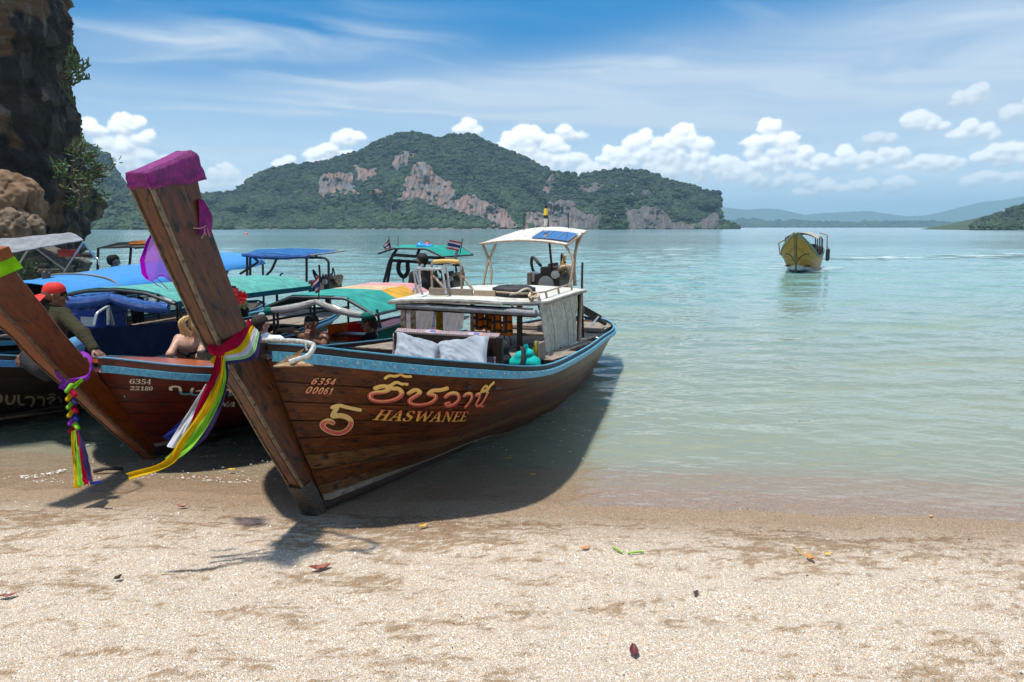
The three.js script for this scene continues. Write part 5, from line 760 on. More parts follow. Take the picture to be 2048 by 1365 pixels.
// grey awning boat near the cliff, and the small dark shelter beyond
{
  const B = boatFrame('speed_boat', 'boat with a grey fabric awning on steel poles below the cliff', -9.4, -10.2, 14); const sh = hull2(); buildHull(B, sh, { mat: std({ map: rep(T.canvas, 1), color: C(0.7, 0.72, 0.74), roughness: 0.35 }), planks: 3, railMat: blackPipe, coamMat: std({ color: C(0.3, 0.3, 0.32), roughness: 0.4 }) });
  const q = (px, py, s) => B.on(px, py, { s }), a = [q(-60, 482, 1.6), q(120, 473, 3.0)], b = [q(-60, 520, 1.0), q(166, 480, 2.2)];
  part('awning', slab((u, t) => { const p = b[0].clone().lerp(b[1], u).lerp(a[0].clone().lerp(a[1], u), t); p.y += 0.1 * Math.sin(Math.PI * t) * 0.9 + 0.012 * noise(u * 9, t * 2); return p; }, 20, 10, 0.014), cloth(C(0.30, 0.31, 0.33), 0.1), B.g);
  pipesOf(B, 'pole', [[q(166, 484, 2.2), q(128, 545, 2.2)], [q(60, 488, 2.4), q(130, 540, 2.2)], [q(166, 484, 2.2), q(190, 516, 2.4)], [q(62, 490, 2), q(30, 540, 2)], [q(0, 518, 1.4), q(28, 540, 2)], [q(150, 515, 2.6), q(196, 517, 2.6), q(198, 530, 2.6)]], 0.018, steel);
  const rb = thing('cool_box', 'red plastic box hanging under the edge of the grey awning', 'box', B.world(q(137, 514, 2.6)), B.turn); part('body', box(0.28, 0.1, 0.18, 0, 0.05, 0, 0.02), std({ color: C(0.4, 0.012, 0.012), roughness: 0.4 }), rb); part('lid', box(0.29, 0.03, 0.19, 0, 0.11, 0, 0.012), std({ color: C(0.45, 0.02, 0.02), roughness: 0.4 }), rb);
  const sp = thing('fender', 'black cylinder hanging on the rail of the grey awning boat', 'fender', B.world(q(174, 510, 2.6)), B.turn); part('body', new THREE.CapsuleGeometry(0.05, 0.09, 6, 14).rotateZ(1.57), rubber, sp); part('end_cap', cyl(0.045, 0.045, 0.012, 0, 0, 0).rotateZ(1.57).translate(0.1, 0, 0), blackPipe, sp);
  const E = boatFrame('longtail_boat', 'far boat with a small dark flat shelter roof beyond the blue tarpaulin', -10.9, -13.6, 16); const shE = hull2(); buildHull(E, shE, { mat: M.dark, planks: 3 });
  const e = (px, py, s) => E.on(px, py, { s }); part('helm_awning', slab((u, t) => e(194, 496, 3.6).lerp(e(290, 494, 3.6), u).lerp(e(236, 485, 4.6).lerp(e(290, 483, 4.6), u), t), 6, 4, 0.02), cloth(C(0.12, 0.115, 0.1)), E.g);
  part('orange_cloth', slab((u, t) => e(256, 491, 3.9).lerp(e(290, 490, 3.9), u).lerp(e(262, 485, 4.4).lerp(e(290, 483, 4.4), u), t).add(V(0, 0.03 + 0.02 * noise(u * 6, t * 4), 0)), 8, 6, 0.02), cloth(C(0.6, 0.2, 0.04)), E.g);
  pipesOf(E, 'post', [[e(258, 540, 4), e(262, 493, 4)], [e(196, 497, 3.7), e(195, 540, 3.7)], [e(270, 496, 4), e(290, 494, 4)]], 0.03, blackPipe);
}
let YB;
// yellow boat coming in
{
  const p = atY(1592, 545, 0), Y = boatFrame('ferry_boat', 'yellow and white wooden boat with a pale awning coming across the bay', p.x, p.z, 27);
  Y.g.userData.group = undefined; delete Y.g.userData.group;
  const sh = hullShape({ stem: [[0, 0.0], [1, -0.9]], stern: [[0, 7], [1, 7.6]], stemHalf: 0.05, round: 1.2, sheer: [[-1, 1.72], [-0.6, 1.42], [-0.2, 1.15], [0.3, 0.92], [1.2, 0.68], [3, 0.58], [5.5, 0.7], [7.6, 0.95]], beam: [[-0.9, 0.08], [-0.5, 0.38], [0, 0.61], [0.6, 0.73], [2, 0.77], [5, 0.72], [7.6, 0.6]], stripY: [[-0.1, 0.1], [1, 0.05], [2, -0.1], [7, -0.05]], stripW: [[0, 0.05], [1, 0.35], [3, 0.6], [7, 0.5]] });
  const yel = std({ map: rep(T.canvas, 1), color: C(0.55, 0.28, 0.008), roughness: 0.5 }), wht = std({ map: rep(T.canvas, 1), color: C(0.75, 0.76, 0.76), roughness: 0.5 });
  buildHull(Y, sh, { mat: [wht, yel, yel, yel], planks: 4, railMat: std({ color: C(0.13, 0.15, 0.07), roughness: 0.6 }), coamMat: yel, rail: 0.1, coam: 0.04, stripMat: std({ color: C(0.1, 0.3, 0.4), roughness: 0.6 }) });
  stemPost(Y, [[-0.05, -0.03, 0.06, 0.03], [0.5, -0.4, -0.28, 0.03], [1.0, -0.68, -0.56, 0.035], [1.72, -0.98, -0.84, 0.04]], std({ color: C(0.13, 0.12, 0.04), roughness: 0.6 }));
  part('seam', [[0.4, 1], [0.4, -1]].map(([v, s]) => tube([sh.P(0.0, 0.35, s, 0.02), sh.P(0.12, 0.62, s, 0.02), sh.P(0.2, 0.8, s, 0.02)], 0.015, 5)), M.dark, Y.g).userData.kind = 'stuff';
  const prof = (k, s) => Lw(lerp(-0.64, 0.64, k), 1.5 + 0.22 * (1 - (2 * k - 1) ** 2) + 0.05 * Math.sin(s * 2.1), s);
  part('awning', slab((u, t) => { const q = prof(t, lerp(5.2, 1.0, u)); q.y += 0.02 * noise(q.x * 5, q.z * 4); return q; }, 20, 12, 0.02), cloth(C(0.48, 0.45, 0.4), 0.1), Y.g);
  pipesOf(Y, 'post', [1.1, 2.2, 3.2, 4.2, 5.1].flatMap((s) => [[Lw(-0.71, 0.6, s), prof(0, s)], [Lw(0.71, 0.6, s), prof(1, s)]]), 0.026, blackPipe);
  pipesOf(Y, 'rail', [[Lw(-0.9, 0.7, 1.6), Lw(-1.0, 1.25, 1.6), Lw(-0.5, 1.55, 1.4)], [Lw(0.8, 0.9, 6.2), Lw(0.78, 1.6, 6.2), Lw(0.4, 1.72, 6.2)]], 0.03, rusty);
  part('engine_cover', box(0.6, 0.6, 0.9, 0.05, 0.85, -5.6, 0.08), blackPipe, Y.g); part('floor_board', board(Lw(0, 0.25, 0.5), Lw(0, 0.25, 6.6), 1.1, 0.03, V(1, 0, 0)), M.dark, Y.g);
  const f = thing('fender', 'black fender hanging at the right side of the yellow boat', 'fender', Y.world(Lw(0.9, 0.62, 5.6)), 0); part('body', new THREE.CapsuleGeometry(0.1, 0.45, 6, 14), rubber, f); part('rope', tube([V(0, 0.3, 0), V(-0.08, 0.6, 0)], 0.012, 5), M.weathered, f);
  YB = Y;
  // churned water behind it
  const r = rng(8), fl = []; for (let i = 0; i < 34; i++) { const t = r(), px = 1636 + t * 420, py = 517 - t * 6 + (r() - 0.5) * 7 * (0.4 + t), c = atY(px, py, 0.05), L = 0.5 + r() * 1.6, g = new THREE.CircleGeometry(1, 7).rotateX(-1.57).scale(L, 1, 0.07 + r() * 0.16); const q = g.attributes.position; for (let k = 0; k < q.count; k++) q.setY(k, 0.03 * r()); fl.push(g.translate(c.x, c.y, c.z)); }
  for (let i = 0; i < 26; i++) { const c = Y.world(Lw((r() - 0.5) * 2.6, 0.04, -0.3 + r() * 7)); if (Math.abs(Y.local(c).x) < 0.75) continue; fl.push(new THREE.CircleGeometry(1, 7).rotateX(-1.57).scale(0.3 + r() * 0.5, 1, 0.05 + r() * 0.06).translate(c.x, 0.05, c.z)); }
  const m = shade(new THREE.Mesh(join(fl), std({ color: C(0.42, 0.52, 0.52), roughness: 0.8, side: THREE.DoubleSide }))); m.name = 'wake_foam'; tag(m, 'white foam of the wake trailing from the yellow boat', 'foam', null, 'stuff'); scene.add(m);
}
// ---------------------------------------------------------------- people: one smooth surface from tapered limbs
function fieldMesh(caps, cell, k = 0.03, cuts = []) { // caps: [from, to, radius, radius]
  const lo = V(1e9, 1e9, 1e9), hi = V(-1e9, -1e9, -1e9); for (const [a, b, ra, rb] of caps) { const r = Math.max(ra, rb ?? ra) + k; for (const p of [a, b]) { lo.min(p.clone().subScalar(r)); hi.max(p.clone().addScalar(r)); } }
  const n = ['x', 'y', 'z'].map((q) => Math.ceil((hi[q] - lo[q]) / cell) + 2), [nx, ny, nz] = n, F = new Float32Array(nx * ny * nz), C0 = caps.map(([a, b, ra, rb]) => [a.x, a.y, a.z, b.x - a.x, b.y - a.y, b.z - a.z, Math.max(1e-9, a.distanceToSquared(b)), ra, (rb ?? ra) - ra]);
  const f = (x, y, z) => { let s = 0; for (const c of C0) { const dx = x - c[0], dy = y - c[1], dz = z - c[2]; let t = (dx * c[3] + dy * c[4] + dz * c[5]) / c[6]; t = t < 0 ? 0 : t > 1 ? 1 : t; const ex = dx - t * c[3], ey = dy - t * c[4], ez = dz - t * c[5], d = Math.sqrt(ex * ex + ey * ey + ez * ez) - c[7] - t * c[8]; if (d < k * 5) s += Math.exp((-d / k) * 2.6); } let d = s > 0 ? (-Math.log(s) * k) / 2.6 : k * 5; for (const [p, r] of cuts) { const q = r - Math.hypot(x - p.x, y - p.y, z - p.z); const h = clamp(0.5 - (0.5 * (d - q)) / 0.008, 0, 1); d = Math.max(d, q) ; } return d; };
  for (let z = 0; z < nz; z++) for (let y = 0; y < ny; y++) for (let x = 0; x < nx; x++) F[(z * ny + y) * nx + x] = f(lo.x + x * cell, lo.y + y * cell, lo.z + z * cell);
  const id = new Int32Array(nx * ny * nz).fill(-1), pos = [], idx = [], at = (x, y, z) => F[(z * ny + y) * nx + x];
  for (let z = 0; z < nz - 1; z++) for (let y = 0; y < ny - 1; y++) for (let x = 0; x < nx - 1; x++) {
    let m = 0, px = 0, py = 0, pz = 0, c = 0; const g = []; for (let i = 0; i < 8; i++) { const v = at(x + (i & 1), y + ((i >> 1) & 1), z + (i >> 2)); g.push(v); if (v < 0) m |= 1 << i; }
    if (m === 0 || m === 255) continue;
    for (let i = 0; i < 8; i++) for (const b of [1, 2, 4]) { const j = i | b; if (j === i || (g[i] < 0) === (g[j] < 0)) continue; const t = g[i] / (g[i] - g[j]); px += (i & 1) + (b === 1 ? t : 0); py += ((i >> 1) & 1) + (b === 2 ? t : 0); pz += (i >> 2) + (b === 4 ? t : 0); c++; }
    id[(z * ny + y) * nx + x] = pos.length / 3; pos.push(lo.x + (x + px / c) * cell, lo.y + (y + py / c) * cell, lo.z + (z + pz / c) * cell);
  }
  const q = (a, b, c, d, flip) => { if (a < 0 || b < 0 || c < 0 || d < 0) return; if (flip) idx.push(a, c, b, a, d, c); else idx.push(a, b, c, a, c, d); };
  const I = (x, y, z) => id[(z * ny + y) * nx + x];
  for (let z = 1; z < nz - 1; z++) for (let y = 1; y < ny - 1; y++) for (let x = 1; x < nx - 1; x++) {
    const s = at(x, y, z) < 0;
    if (s !== at(x + 1, y, z) < 0) q(I(x, y - 1, z - 1), I(x, y, z - 1), I(x, y, z), I(x, y - 1, z), !s);
    if (s !== at(x, y + 1, z) < 0) q(I(x - 1, y, z - 1), I(x - 1, y, z), I(x, y, z), I(x, y, z - 1), !s);
    if (s !== at(x, y, z + 1) < 0) q(I(x - 1, y - 1, z), I(x, y - 1, z), I(x, y, z), I(x - 1, y, z), !s);
  }
  const geo = new THREE.BufferGeometry(), nor = []; const e = cell * 0.5;
  for (let i = 0; i < pos.length; i += 3) { const [x, y, z] = [pos[i], pos[i + 1], pos[i + 2]], v = V(f(x + e, y, z) - f(x - e, y, z), f(x, y + e, z) - f(x, y - e, z), f(x, y, z + e) - f(x, y, z - e)).normalize(); nor.push(v.x, v.y, v.z); }
  geo.setAttribute('position', new THREE.Float32BufferAttribute(pos, 3)); geo.setAttribute('normal', new THREE.Float32BufferAttribute(nor, 3)); geo.setAttribute('uv', new THREE.Float32BufferAttribute(pos.flatMap((v, i) => (i % 3 === 0 ? [pos[i] * 2, pos[i + 1] * 2] : [])), 2)); geo.setIndex(idx);
  // faces outward
  let vol = 0; for (let i = 0; i < idx.length; i += 3) { const [a, b, c] = [idx[i] * 3, idx[i + 1] * 3, idx[i + 2] * 3]; vol += pos[a] * (pos[b + 1] * pos[c + 2] - pos[b + 2] * pos[c + 1]) - pos[a + 1] * (pos[b] * pos[c + 2] - pos[b + 2] * pos[c]) + pos[a + 2] * (pos[b] * pos[c + 1] - pos[b + 1] * pos[c]); }
  if (vol < 0) { for (let i = 0; i < idx.length; i += 3) [idx[i + 1], idx[i + 2]] = [idx[i + 2], idx[i + 1]]; geo.setIndex(idx); }
  return geo;
}
const frameOf = (f, up = V(0, 1, 0)) => { const F = f.clone().normalize(), R = F.clone().cross(up).normalize(), U = R.clone().cross(F); return (c, x, y, z) => c.clone().addScaledVector(R, x).addScaledVector(U, y).addScaledVector(F, z); };
function headGeo(c, f, up, k = 1) {
  const o = frameOf(f, up), q = (x, y, z) => o(c, x * k, y * k, z * k), caps = [[q(0, 0.03, -0.028), q(0, 0.028, 0.02), 0.079 * k, 0.074 * k], [q(0, -0.02, 0.03), q(0, -0.078, 0.052), 0.058 * k, 0.03 * k], [q(-0.04, -0.04, 0.015), q(-0.014, -0.085, 0.05), 0.026 * k, 0.022 * k], [q(0.04, -0.04, 0.015), q(0.014, -0.085, 0.05), 0.026 * k, 0.022 * k], [q(0, 0.005, 0.09), q(0, -0.03, 0.107), 0.008 * k, 0.013 * k], [q(-0.03, 0.022, 0.082), q(0.03, 0.022, 0.082), 0.012 * k], [q(-0.018, -0.056, 0.083), q(0.018, -0.056, 0.083), 0.008 * k], ...[-1, 1].flatMap((s) => [[q(0.078 * s, 0.018, -0.005), q(0.076 * s, -0.02, 0.004), 0.014 * k, 0.01 * k], [q(0.04 * s, -0.012, 0.07), q(0.045 * s, -0.012, 0.066), 0.02 * k]])];
  return fieldMesh(caps, 0.0055 * k, 0.01 * k, [-1, 1].map((s) => [q(0.031 * s, 0.004, 0.108), 0.017 * k]));
}
const eyes = (o, c, parent) => parts('eye', [-1, 1].map((s) => { const p = o(c, 0.031 * s, 0.004, 0.084); return ball(0.0095, p.x, p.y, p.z); }), std({ color: C(0.03, 0.02, 0.015), roughness: 0.2 }), parent);
function handGeo(w, d, nrm, side, curl = 0.5) { // wrist, direction, back of the hand, thumb side
  const D = d.clone().normalize(), N = nrm.clone().addScaledVector(D, -nrm.dot(D)).normalize(), X = D.clone().cross(N).multiplyScalar(side), P = (x, y, z) => w.clone().addScaledVector(X, x).addScaledVector(D, y).addScaledVector(N, z), caps = [];
  for (const x of [-0.024, -0.008, 0.008, 0.024]) caps.push([P(x * 0.6, 0.0, 0), P(x, 0.082, 0), 0.016, 0.013]);
  [[0.028, 0.066], [0.0095, 0.076], [-0.009, 0.071], [-0.027, 0.055]].forEach(([x, L]) => { let p = P(x, 0.086, 0), a = curl * 0.5; const seg = [0.45, 0.32, 0.26]; seg.forEach((s, i) => { const dir = D.clone().multiplyScalar(Math.cos(a)).addScaledVector(N, -Math.sin(a)).addScaledVector(X, x * 1.2), e = p.clone().addScaledVector(dir.normalize(), L * s * 1.15); caps.push([p, e, 0.0092 - i * 0.0008, 0.0086 - i * 0.0009]); p = e; a += curl * 0.85; }); });
  caps.push([P(0.026, 0.018, -0.004), P(0.05, 0.05, -0.012), 0.013, 0.011], [P(0.05, 0.05, -0.012), P(0.054, 0.082, -0.018), 0.0105, 0.009]);
  return fieldMesh(caps, 0.0042, 0.006);
}
const skinM = (c) => phys({ color: c, roughness: 0.5, sheen: 0.15, sheenColor: C(1, 0.8, 0.7), map: rep(T.fabric, 3), bumpMap: rep(T.bump, 6), bumpScale: 0.0006 });
const torso = (P, Ch, N, R, w = 0.165, k = 1) => [[P.clone().addScaledVector(R, -0.075 * k), Ch.clone().addScaledVector(R, -0.07 * k), 0.1 * k, 0.088 * k], [P.clone().addScaledVector(R, 0.075 * k), Ch.clone().addScaledVector(R, 0.07 * k), 0.1 * k, 0.088 * k], [Ch.clone().addScaledVector(R, -0.1 * k).add(V(0, 0.01, 0)), Ch.clone().addScaledVector(R, 0.1 * k).add(V(0, 0.01, 0)), 0.085 * k, 0.085 * k], [N.clone().addScaledVector(R, -w).add(V(0, -0.035, 0)), N.clone().addScaledVector(R, w).add(V(0, -0.035, 0)), 0.05 * k, 0.05 * k], [Ch, N, 0.085 * k, 0.055 * k]];
const arm = (s, e, w, k = 1) => [[s, e, 0.05 * k, 0.04 * k], [e, w, 0.041 * k, 0.027 * k]];
const grow = (caps, d) => caps.map(([a, b, r, q]) => [a, b, r + d, (q ?? r) + d]);
const local0 = (g, o) => { g.translate(-o.x, -o.y, -o.z); return g; };
function person(label, pos) { return thing('person', label, 'person', pos); }
const clothM = (c) => phys({ color: c, roughness: 0.9, specularIntensity: 0.4, bumpMap: rep(T.bump, 1.2), bumpScale: 0.012 });
const lockM = (c) => phys({ color: c, roughness: 0.7, specularIntensity: 0.3, bumpMap: rep(T.bump, 4, 1), bumpScale: 0.006 });
{ // boatman in the red cap, propped on his hands
  const H = atZ(109, 594, 6.75), N = atZ(101, 620, 6.72), Ch = atZ(97, 650, 6.7), P = atZ(92, 712, 6.72), R = V(0.93, 0, 0.36).normalize(), o = P.clone().setY(P.y - 0.1), t = person('boatman in a red backwards cap and olive long sleeved shirt, sitting propped on his hands', o), L = (g) => local0(g, o);
  const sR = N.clone().addScaledVector(R, 0.17).add(V(0, -0.05, 0)), eR = atZ(166, 668, 6.42), wR = atZ(189, 701, 6.3), sL = N.clone().addScaledVector(R, -0.17).add(V(0, -0.05, 0)), eL = atZ(40, 672, 6.8), wL = atZ(52, 703, 6.75), up = V(0.08, 1, 0), f = V(0.93, -0.05, -0.36), o2 = frameOf(f, up);
  const kR = atZ(152, 690, 7.1), kL = atZ(120, 700, 7.25), body = torso(P, Ch, N, R), aR = arm(sR, eR, wR), aL = arm(sL, eL, wL);
  const hip = (s) => P.clone().addScaledVector(R, 0.09 * s), fR = atZ(150, 745, 7.2), fL = atZ(118, 748, 7.3);
  const legs = [[hip(1), kR, 0.085, 0.058], [kR, fR, 0.056, 0.036], [hip(-1), kL, 0.085, 0.058], [kL, fL, 0.056, 0.036]];
  const sk = skinM(C(0.17, 0.07, 0.035));
  part('body', [fieldMesh([...body, ...aR, ...aL, ...legs, [N, H.clone().add(V(0, -0.05, 0)), 0.052, 0.05]], 0.015, 0.025), headGeo(H, f, up), handGeo(wR, V(0.7, -0.35, 0.35), V(0.2, 1, 0.1), 1, 0.7), handGeo(wL, V(-0.3, -0.55, 0.5), V(0, 0.7, 0.6), -1, 0.6)].map(L), sk, t);
  part('shirt', L(fieldMesh(grow([...body, ...aR.slice(0, 1), [eR, eR.clone().lerp(wR, 0.92), 0.041, 0.03], ...aL.slice(0, 1), [eL, eL.clone().lerp(wL, 0.92), 0.041, 0.03], [P.clone().add(V(0, -0.02, 0)), P, 0.13, 0.13]], 0.014), 0.015, 0.03)), clothM(C(0.032, 0.029, 0.013)), t);
  part('trousers', L(fieldMesh(grow(legs, 0.016), 0.015, 0.03)), clothM(C(0.08, 0.2, 0.36)), t);
  part('jacket', L(fieldMesh([[P.clone().addScaledVector(R, -0.17).add(V(0, -0.02, 0.05)), P.clone().addScaledVector(R, 0.05).add(V(0, -0.09, 0.1)), 0.09, 0.1], [P.clone().addScaledVector(R, -0.12).add(V(0, -0.08, 0.08)), P.clone().addScaledVector(R, 0.1).add(V(0, -0.16, 0.1)), 0.07, 0.06]], 0.016, 0.03)), clothM(C(0.03, 0.028, 0.03)), t);
  part('hair', L(fieldMesh([[o2(H, 0, 0.02, -0.045), o2(H, 0, -0.03, -0.055), 0.066, 0.05], [o2(H, 0, 0.03, -0.02), o2(H, 0, 0.03, 0.03), 0.078, 0.07]], 0.008, 0.012)), lockM(C(0.012, 0.01, 0.009)), t);
  const cap = part('cap', L(fieldMesh([[o2(H, 0, 0.055, -0.022), o2(H, 0, 0.06, 0.018), 0.08, 0.076]], 0.008, 0.012, [])), std({ color: C(0.55, 0.014, 0.008), roughness: 0.8 }), t); part('brim', L(slab((u, v) => { const a = lerp(-1.05, 1.05, u), r = lerp(0.062, 0.165, v); return o2(H, Math.sin(a) * r * 0.92, 0.035 - v * 0.035 - 0.03 * (u * 2 - 1) ** 2 * v, -Math.cos(a) * r - 0.01); }, 14, 6, 0.006)), std({ color: C(0.58, 0.016, 0.009), roughness: 0.8 }), cap);
  eyes(o2, H, t).forEach((m) => m.geometry.translate(-o.x, -o.y, -o.z));
  const bk = frameOf(V(-0.36, 0, 0.93)), pc = Ch.clone().add(V(0.0, 0.01, 0)), em = []; for (let i = 0; i < 15; i++) { const a = (i / 15) * 6.283; em.push(board(bk(pc, -Math.cos(a) * 0.052, Math.sin(a) * 0.052, 0.118 - 0.012), bk(pc, -Math.cos(a) * 0.068, Math.sin(a) * 0.068, 0.118 - 0.016), 0.014, 0.016, V(0, 1, 0.2))); } em.push(new THREE.TorusGeometry(0.047, 0.008, 6, 26).rotateY(-0.37).translate(...bk(pc, 0, 0, 0.107).toArray()), new THREE.TorusGeometry(0.03, 0.006, 6, 22).rotateY(-0.37).translate(...bk(pc, 0, 0, 0.109).toArray())); part('shirt_print', L(join(em)), std({ color: C(0.75, 0.5, 0.03), roughness: 0.8 }), t).userData.kind = 'stuff';
}
{ // blonde woman leaning on the red boat's foredeck
  const H = atZ(400, 649, 7.00), N = atZ(383, 672, 7.03), Ch = atZ(380, 690, 7.04), P = atZ(386, 738, 7.18), R = V(0.97, 0, 0.15).normalize(), o = P.clone().setY(P.y - 0.15), t = person('woman with a blonde ponytail and black bikini top leaning on the red foredeck', o), L = (g) => local0(g, o), f = V(0.6, -0.15, -0.8), up = V(0, 1, 0), o2 = frameOf(f, up);
  const sR = N.clone().addScaledVector(R, 0.14).add(V(0, -0.035, 0)), sL = N.clone().addScaledVector(R, -0.14).add(V(0, -0.035, 0)), eR = atZ(399, 714, 6.80), eL = atZ(340, 709, 6.88), wR = atZ(424, 707, 7.00), wL = atZ(362, 703, 7.13);
  const body = torso(P, Ch, N, R, 0.135, 0.86), aR = arm(sR, eR, wR, 0.86), aL = arm(sL, eL, wL, 0.86), sk = skinM(C(0.55, 0.3, 0.2)), hp = (s) => P.clone().addScaledVector(R, 0.08 * s), legs = [-1, 1].flatMap((s) => { const k = hp(s).add(V(0, -0.2, -0.25)), a = k.clone().add(V(0, -0.12, 0.3)); return [[hp(s), k, 0.08, 0.056], [k, a, 0.052, 0.034]]; });
  part('body', [fieldMesh([...body, ...aR, ...aL, ...legs, [N, H.clone().add(V(0, -0.05, 0)), 0.045, 0.045]], 0.014, 0.024), headGeo(H, f, up, 0.95), handGeo(wR, V(0.9, 0.05, -0.3), V(0, 1, 0), 1, 0.6), handGeo(wL, V(0.5, 0.05, -0.8), V(0, 1, 0), -1, 0.6)].map(L), sk, t);
  const bk = (x, y, z) => Ch.clone().addScaledVector(R, x).add(V(0, y, z)), blk = clothM(C(0.012, 0.01, 0.016));
  const top = part('bikini_top', [tube([bk(-0.15, -0.045, 0.02), bk(-0.09, -0.055, 0.088), bk(0, -0.075, 0.098), bk(0.09, -0.06, 0.088), bk(0.155, -0.055, 0.02)], 0.012, 6), tube([bk(-0.11, 0.075, 0.03), bk(-0.125, 0.04, 0.078), bk(-0.12, -0.01, 0.088), bk(-0.06, -0.058, 0.096)], 0.0075, 6)].map(L), blk, t); part('knot', [fieldMesh([[bk(0.005, -0.075, 0.105), bk(0.02, -0.08, 0.105), 0.017, 0.017], [bk(0, -0.08, 0.105), bk(0.03, -0.13, 0.105), 0.012, 0.006], [bk(0, -0.08, 0.105), bk(-0.03, -0.06, 0.11), 0.012, 0.009], [bk(0.01, -0.08, 0.105), bk(0.05, -0.105, 0.105), 0.011, 0.006]], 0.006, 0.006)].map(L), blk, top);
  part('bikini_bottom', L(fieldMesh(grow(body.slice(0, 2).map(([a, b, r]) => [a.clone().add(V(0, -0.02, 0)), a.clone().add(V(0, 0.02, 0)), r, r]), 0.006), 0.014, 0.02)), blk, t);
  const hm = lockM(C(0.62, 0.42, 0.17)), r = rng(3), hair = part('hair', L(fieldMesh([[o2(H, 0, 0.036, -0.03), o2(H, 0, 0.045, 0.02), 0.08, 0.074], [o2(H, 0, -0.01, -0.055), o2(H, 0, 0.03, -0.05), 0.055, 0.06], [o2(H, -0.03, -0.04, -0.04), o2(H, 0.02, -0.05, -0.045), 0.03, 0.035], [o2(H, 0, 0.085, -0.075), o2(H, 0, 0.07, -0.095), 0.03, 0.034]], 0.007, 0.012)), hm, t);
  const strands = []; for (let i = 0; i < 26; i++) { const a = o2(H, (r() - 0.5) * 0.03, 0.08 + (r() - 0.5) * 0.03, -0.095), e = atZ(371 + (r() - 0.5) * 17, 664 + r() * 10, 6.90 + (r() - 0.5) * 0.05), m = a.clone().lerp(e, 0.45).add(V(-0.045 + (r() - 0.5) * 0.03, 0.03, 0.05)); strands.push(tube([a, m, e], 0.0085, 5, false, 8)); } for (let i = 0; i < 22; i++) { const a = o2(H, (r() - 0.5) * 0.13, 0.02 - r() * 0.05, -0.07), e = a.clone().add(V((r() - 0.5) * 0.09, -0.04 - r() * 0.06, 0.03)); strands.push(tube([a, a.clone().lerp(e, 0.5).add(V(0, 0.006, 0.02)), e], 0.003, 4, false, 5)); } part('ponytail', strands.map(L), hm, hair).userData.kind = 'stuff';
  part('hair_tie', L(new THREE.TorusGeometry(0.03, 0.011, 6, 16).rotateX(0.9).translate(...o2(H, 0, 0.083, -0.09).toArray())), std({ color: C(0.6, 0.25, 0.25), roughness: 0.7 }), hair);
}
{ // man in the white shirt, seen from behind
  const H = atZ(521, 652, 7.9), N = atZ(528, 676, 7.9), Ch = atZ(536, 698, 7.9), P = atZ(548, 752, 8.0), R = V(0.96, 0, 0.2).normalize(), o = P.clone().setY(P.y - 0.15), t = person('man with short dark hair in a white shirt seen from behind past the stem post', o), L = (g) => local0(g, o), f = V(0.25, 0, -0.97), up = V(-0.1, 1, 0), o2 = frameOf(f, up);
  const s = [-1, 1].map((k) => N.clone().addScaledVector(R, 0.17 * k).add(V(0, -0.05, 0))), e = [-1, 1].map((k) => Ch.clone().addScaledVector(R, 0.22 * k).add(V(0, -0.12, -0.05))), w = [-1, 1].map((k) => Ch.clone().addScaledVector(R, 0.12 * k).add(V(0, -0.2, -0.25))), body = torso(P, Ch, N, R), arms = [0, 1].flatMap((i) => arm(s[i], e[i], w[i])), legs = [-1, 1].flatMap((k) => { const a = P.clone().addScaledVector(R, 0.09 * k), b = a.clone().add(V(0, 0.02, -0.42)); return [[a, b, 0.085, 0.06], [b, b.clone().add(V(0, -0.28, -0.04)), 0.055, 0.036]]; });
  part('body', [fieldMesh([...body, ...arms, ...legs, [N, H.clone().add(V(0, -0.05, 0)), 0.055, 0.052]], 0.015, 0.025), headGeo(H, f, up), handGeo(w[0], V(0, -0.2, -1), V(0, 1, 0), -1), handGeo(w[1], V(0, -0.2, -1), V(0, 1, 0), 1)].map(L), skinM(C(0.42, 0.2, 0.13)), t);
  part('shirt', L(fieldMesh(grow([...body, [s[0], s[0].clone().lerp(e[0], 0.6), 0.052, 0.05], [s[1], s[1].clone().lerp(e[1], 0.6), 0.052, 0.05]], 0.016), 0.015, 0.03)), clothM(C(0.8, 0.8, 0.82)), t); part('shorts', L(fieldMesh(grow(legs.filter((_, i) => i % 2 === 0), 0.018), 0.016, 0.03)), clothM(C(0.05, 0.06, 0.09)), t);
  part('hair', L(fieldMesh([[o2(H, 0, 0.04, -0.035), o2(H, 0, 0.05, 0.022), 0.08, 0.074], [o2(H, 0, 0.0, -0.05), o2(H, 0, 0.03, -0.045), 0.058, 0.064]], 0.008, 0.012)), lockM(C(0.03, 0.022, 0.016)), t);
}
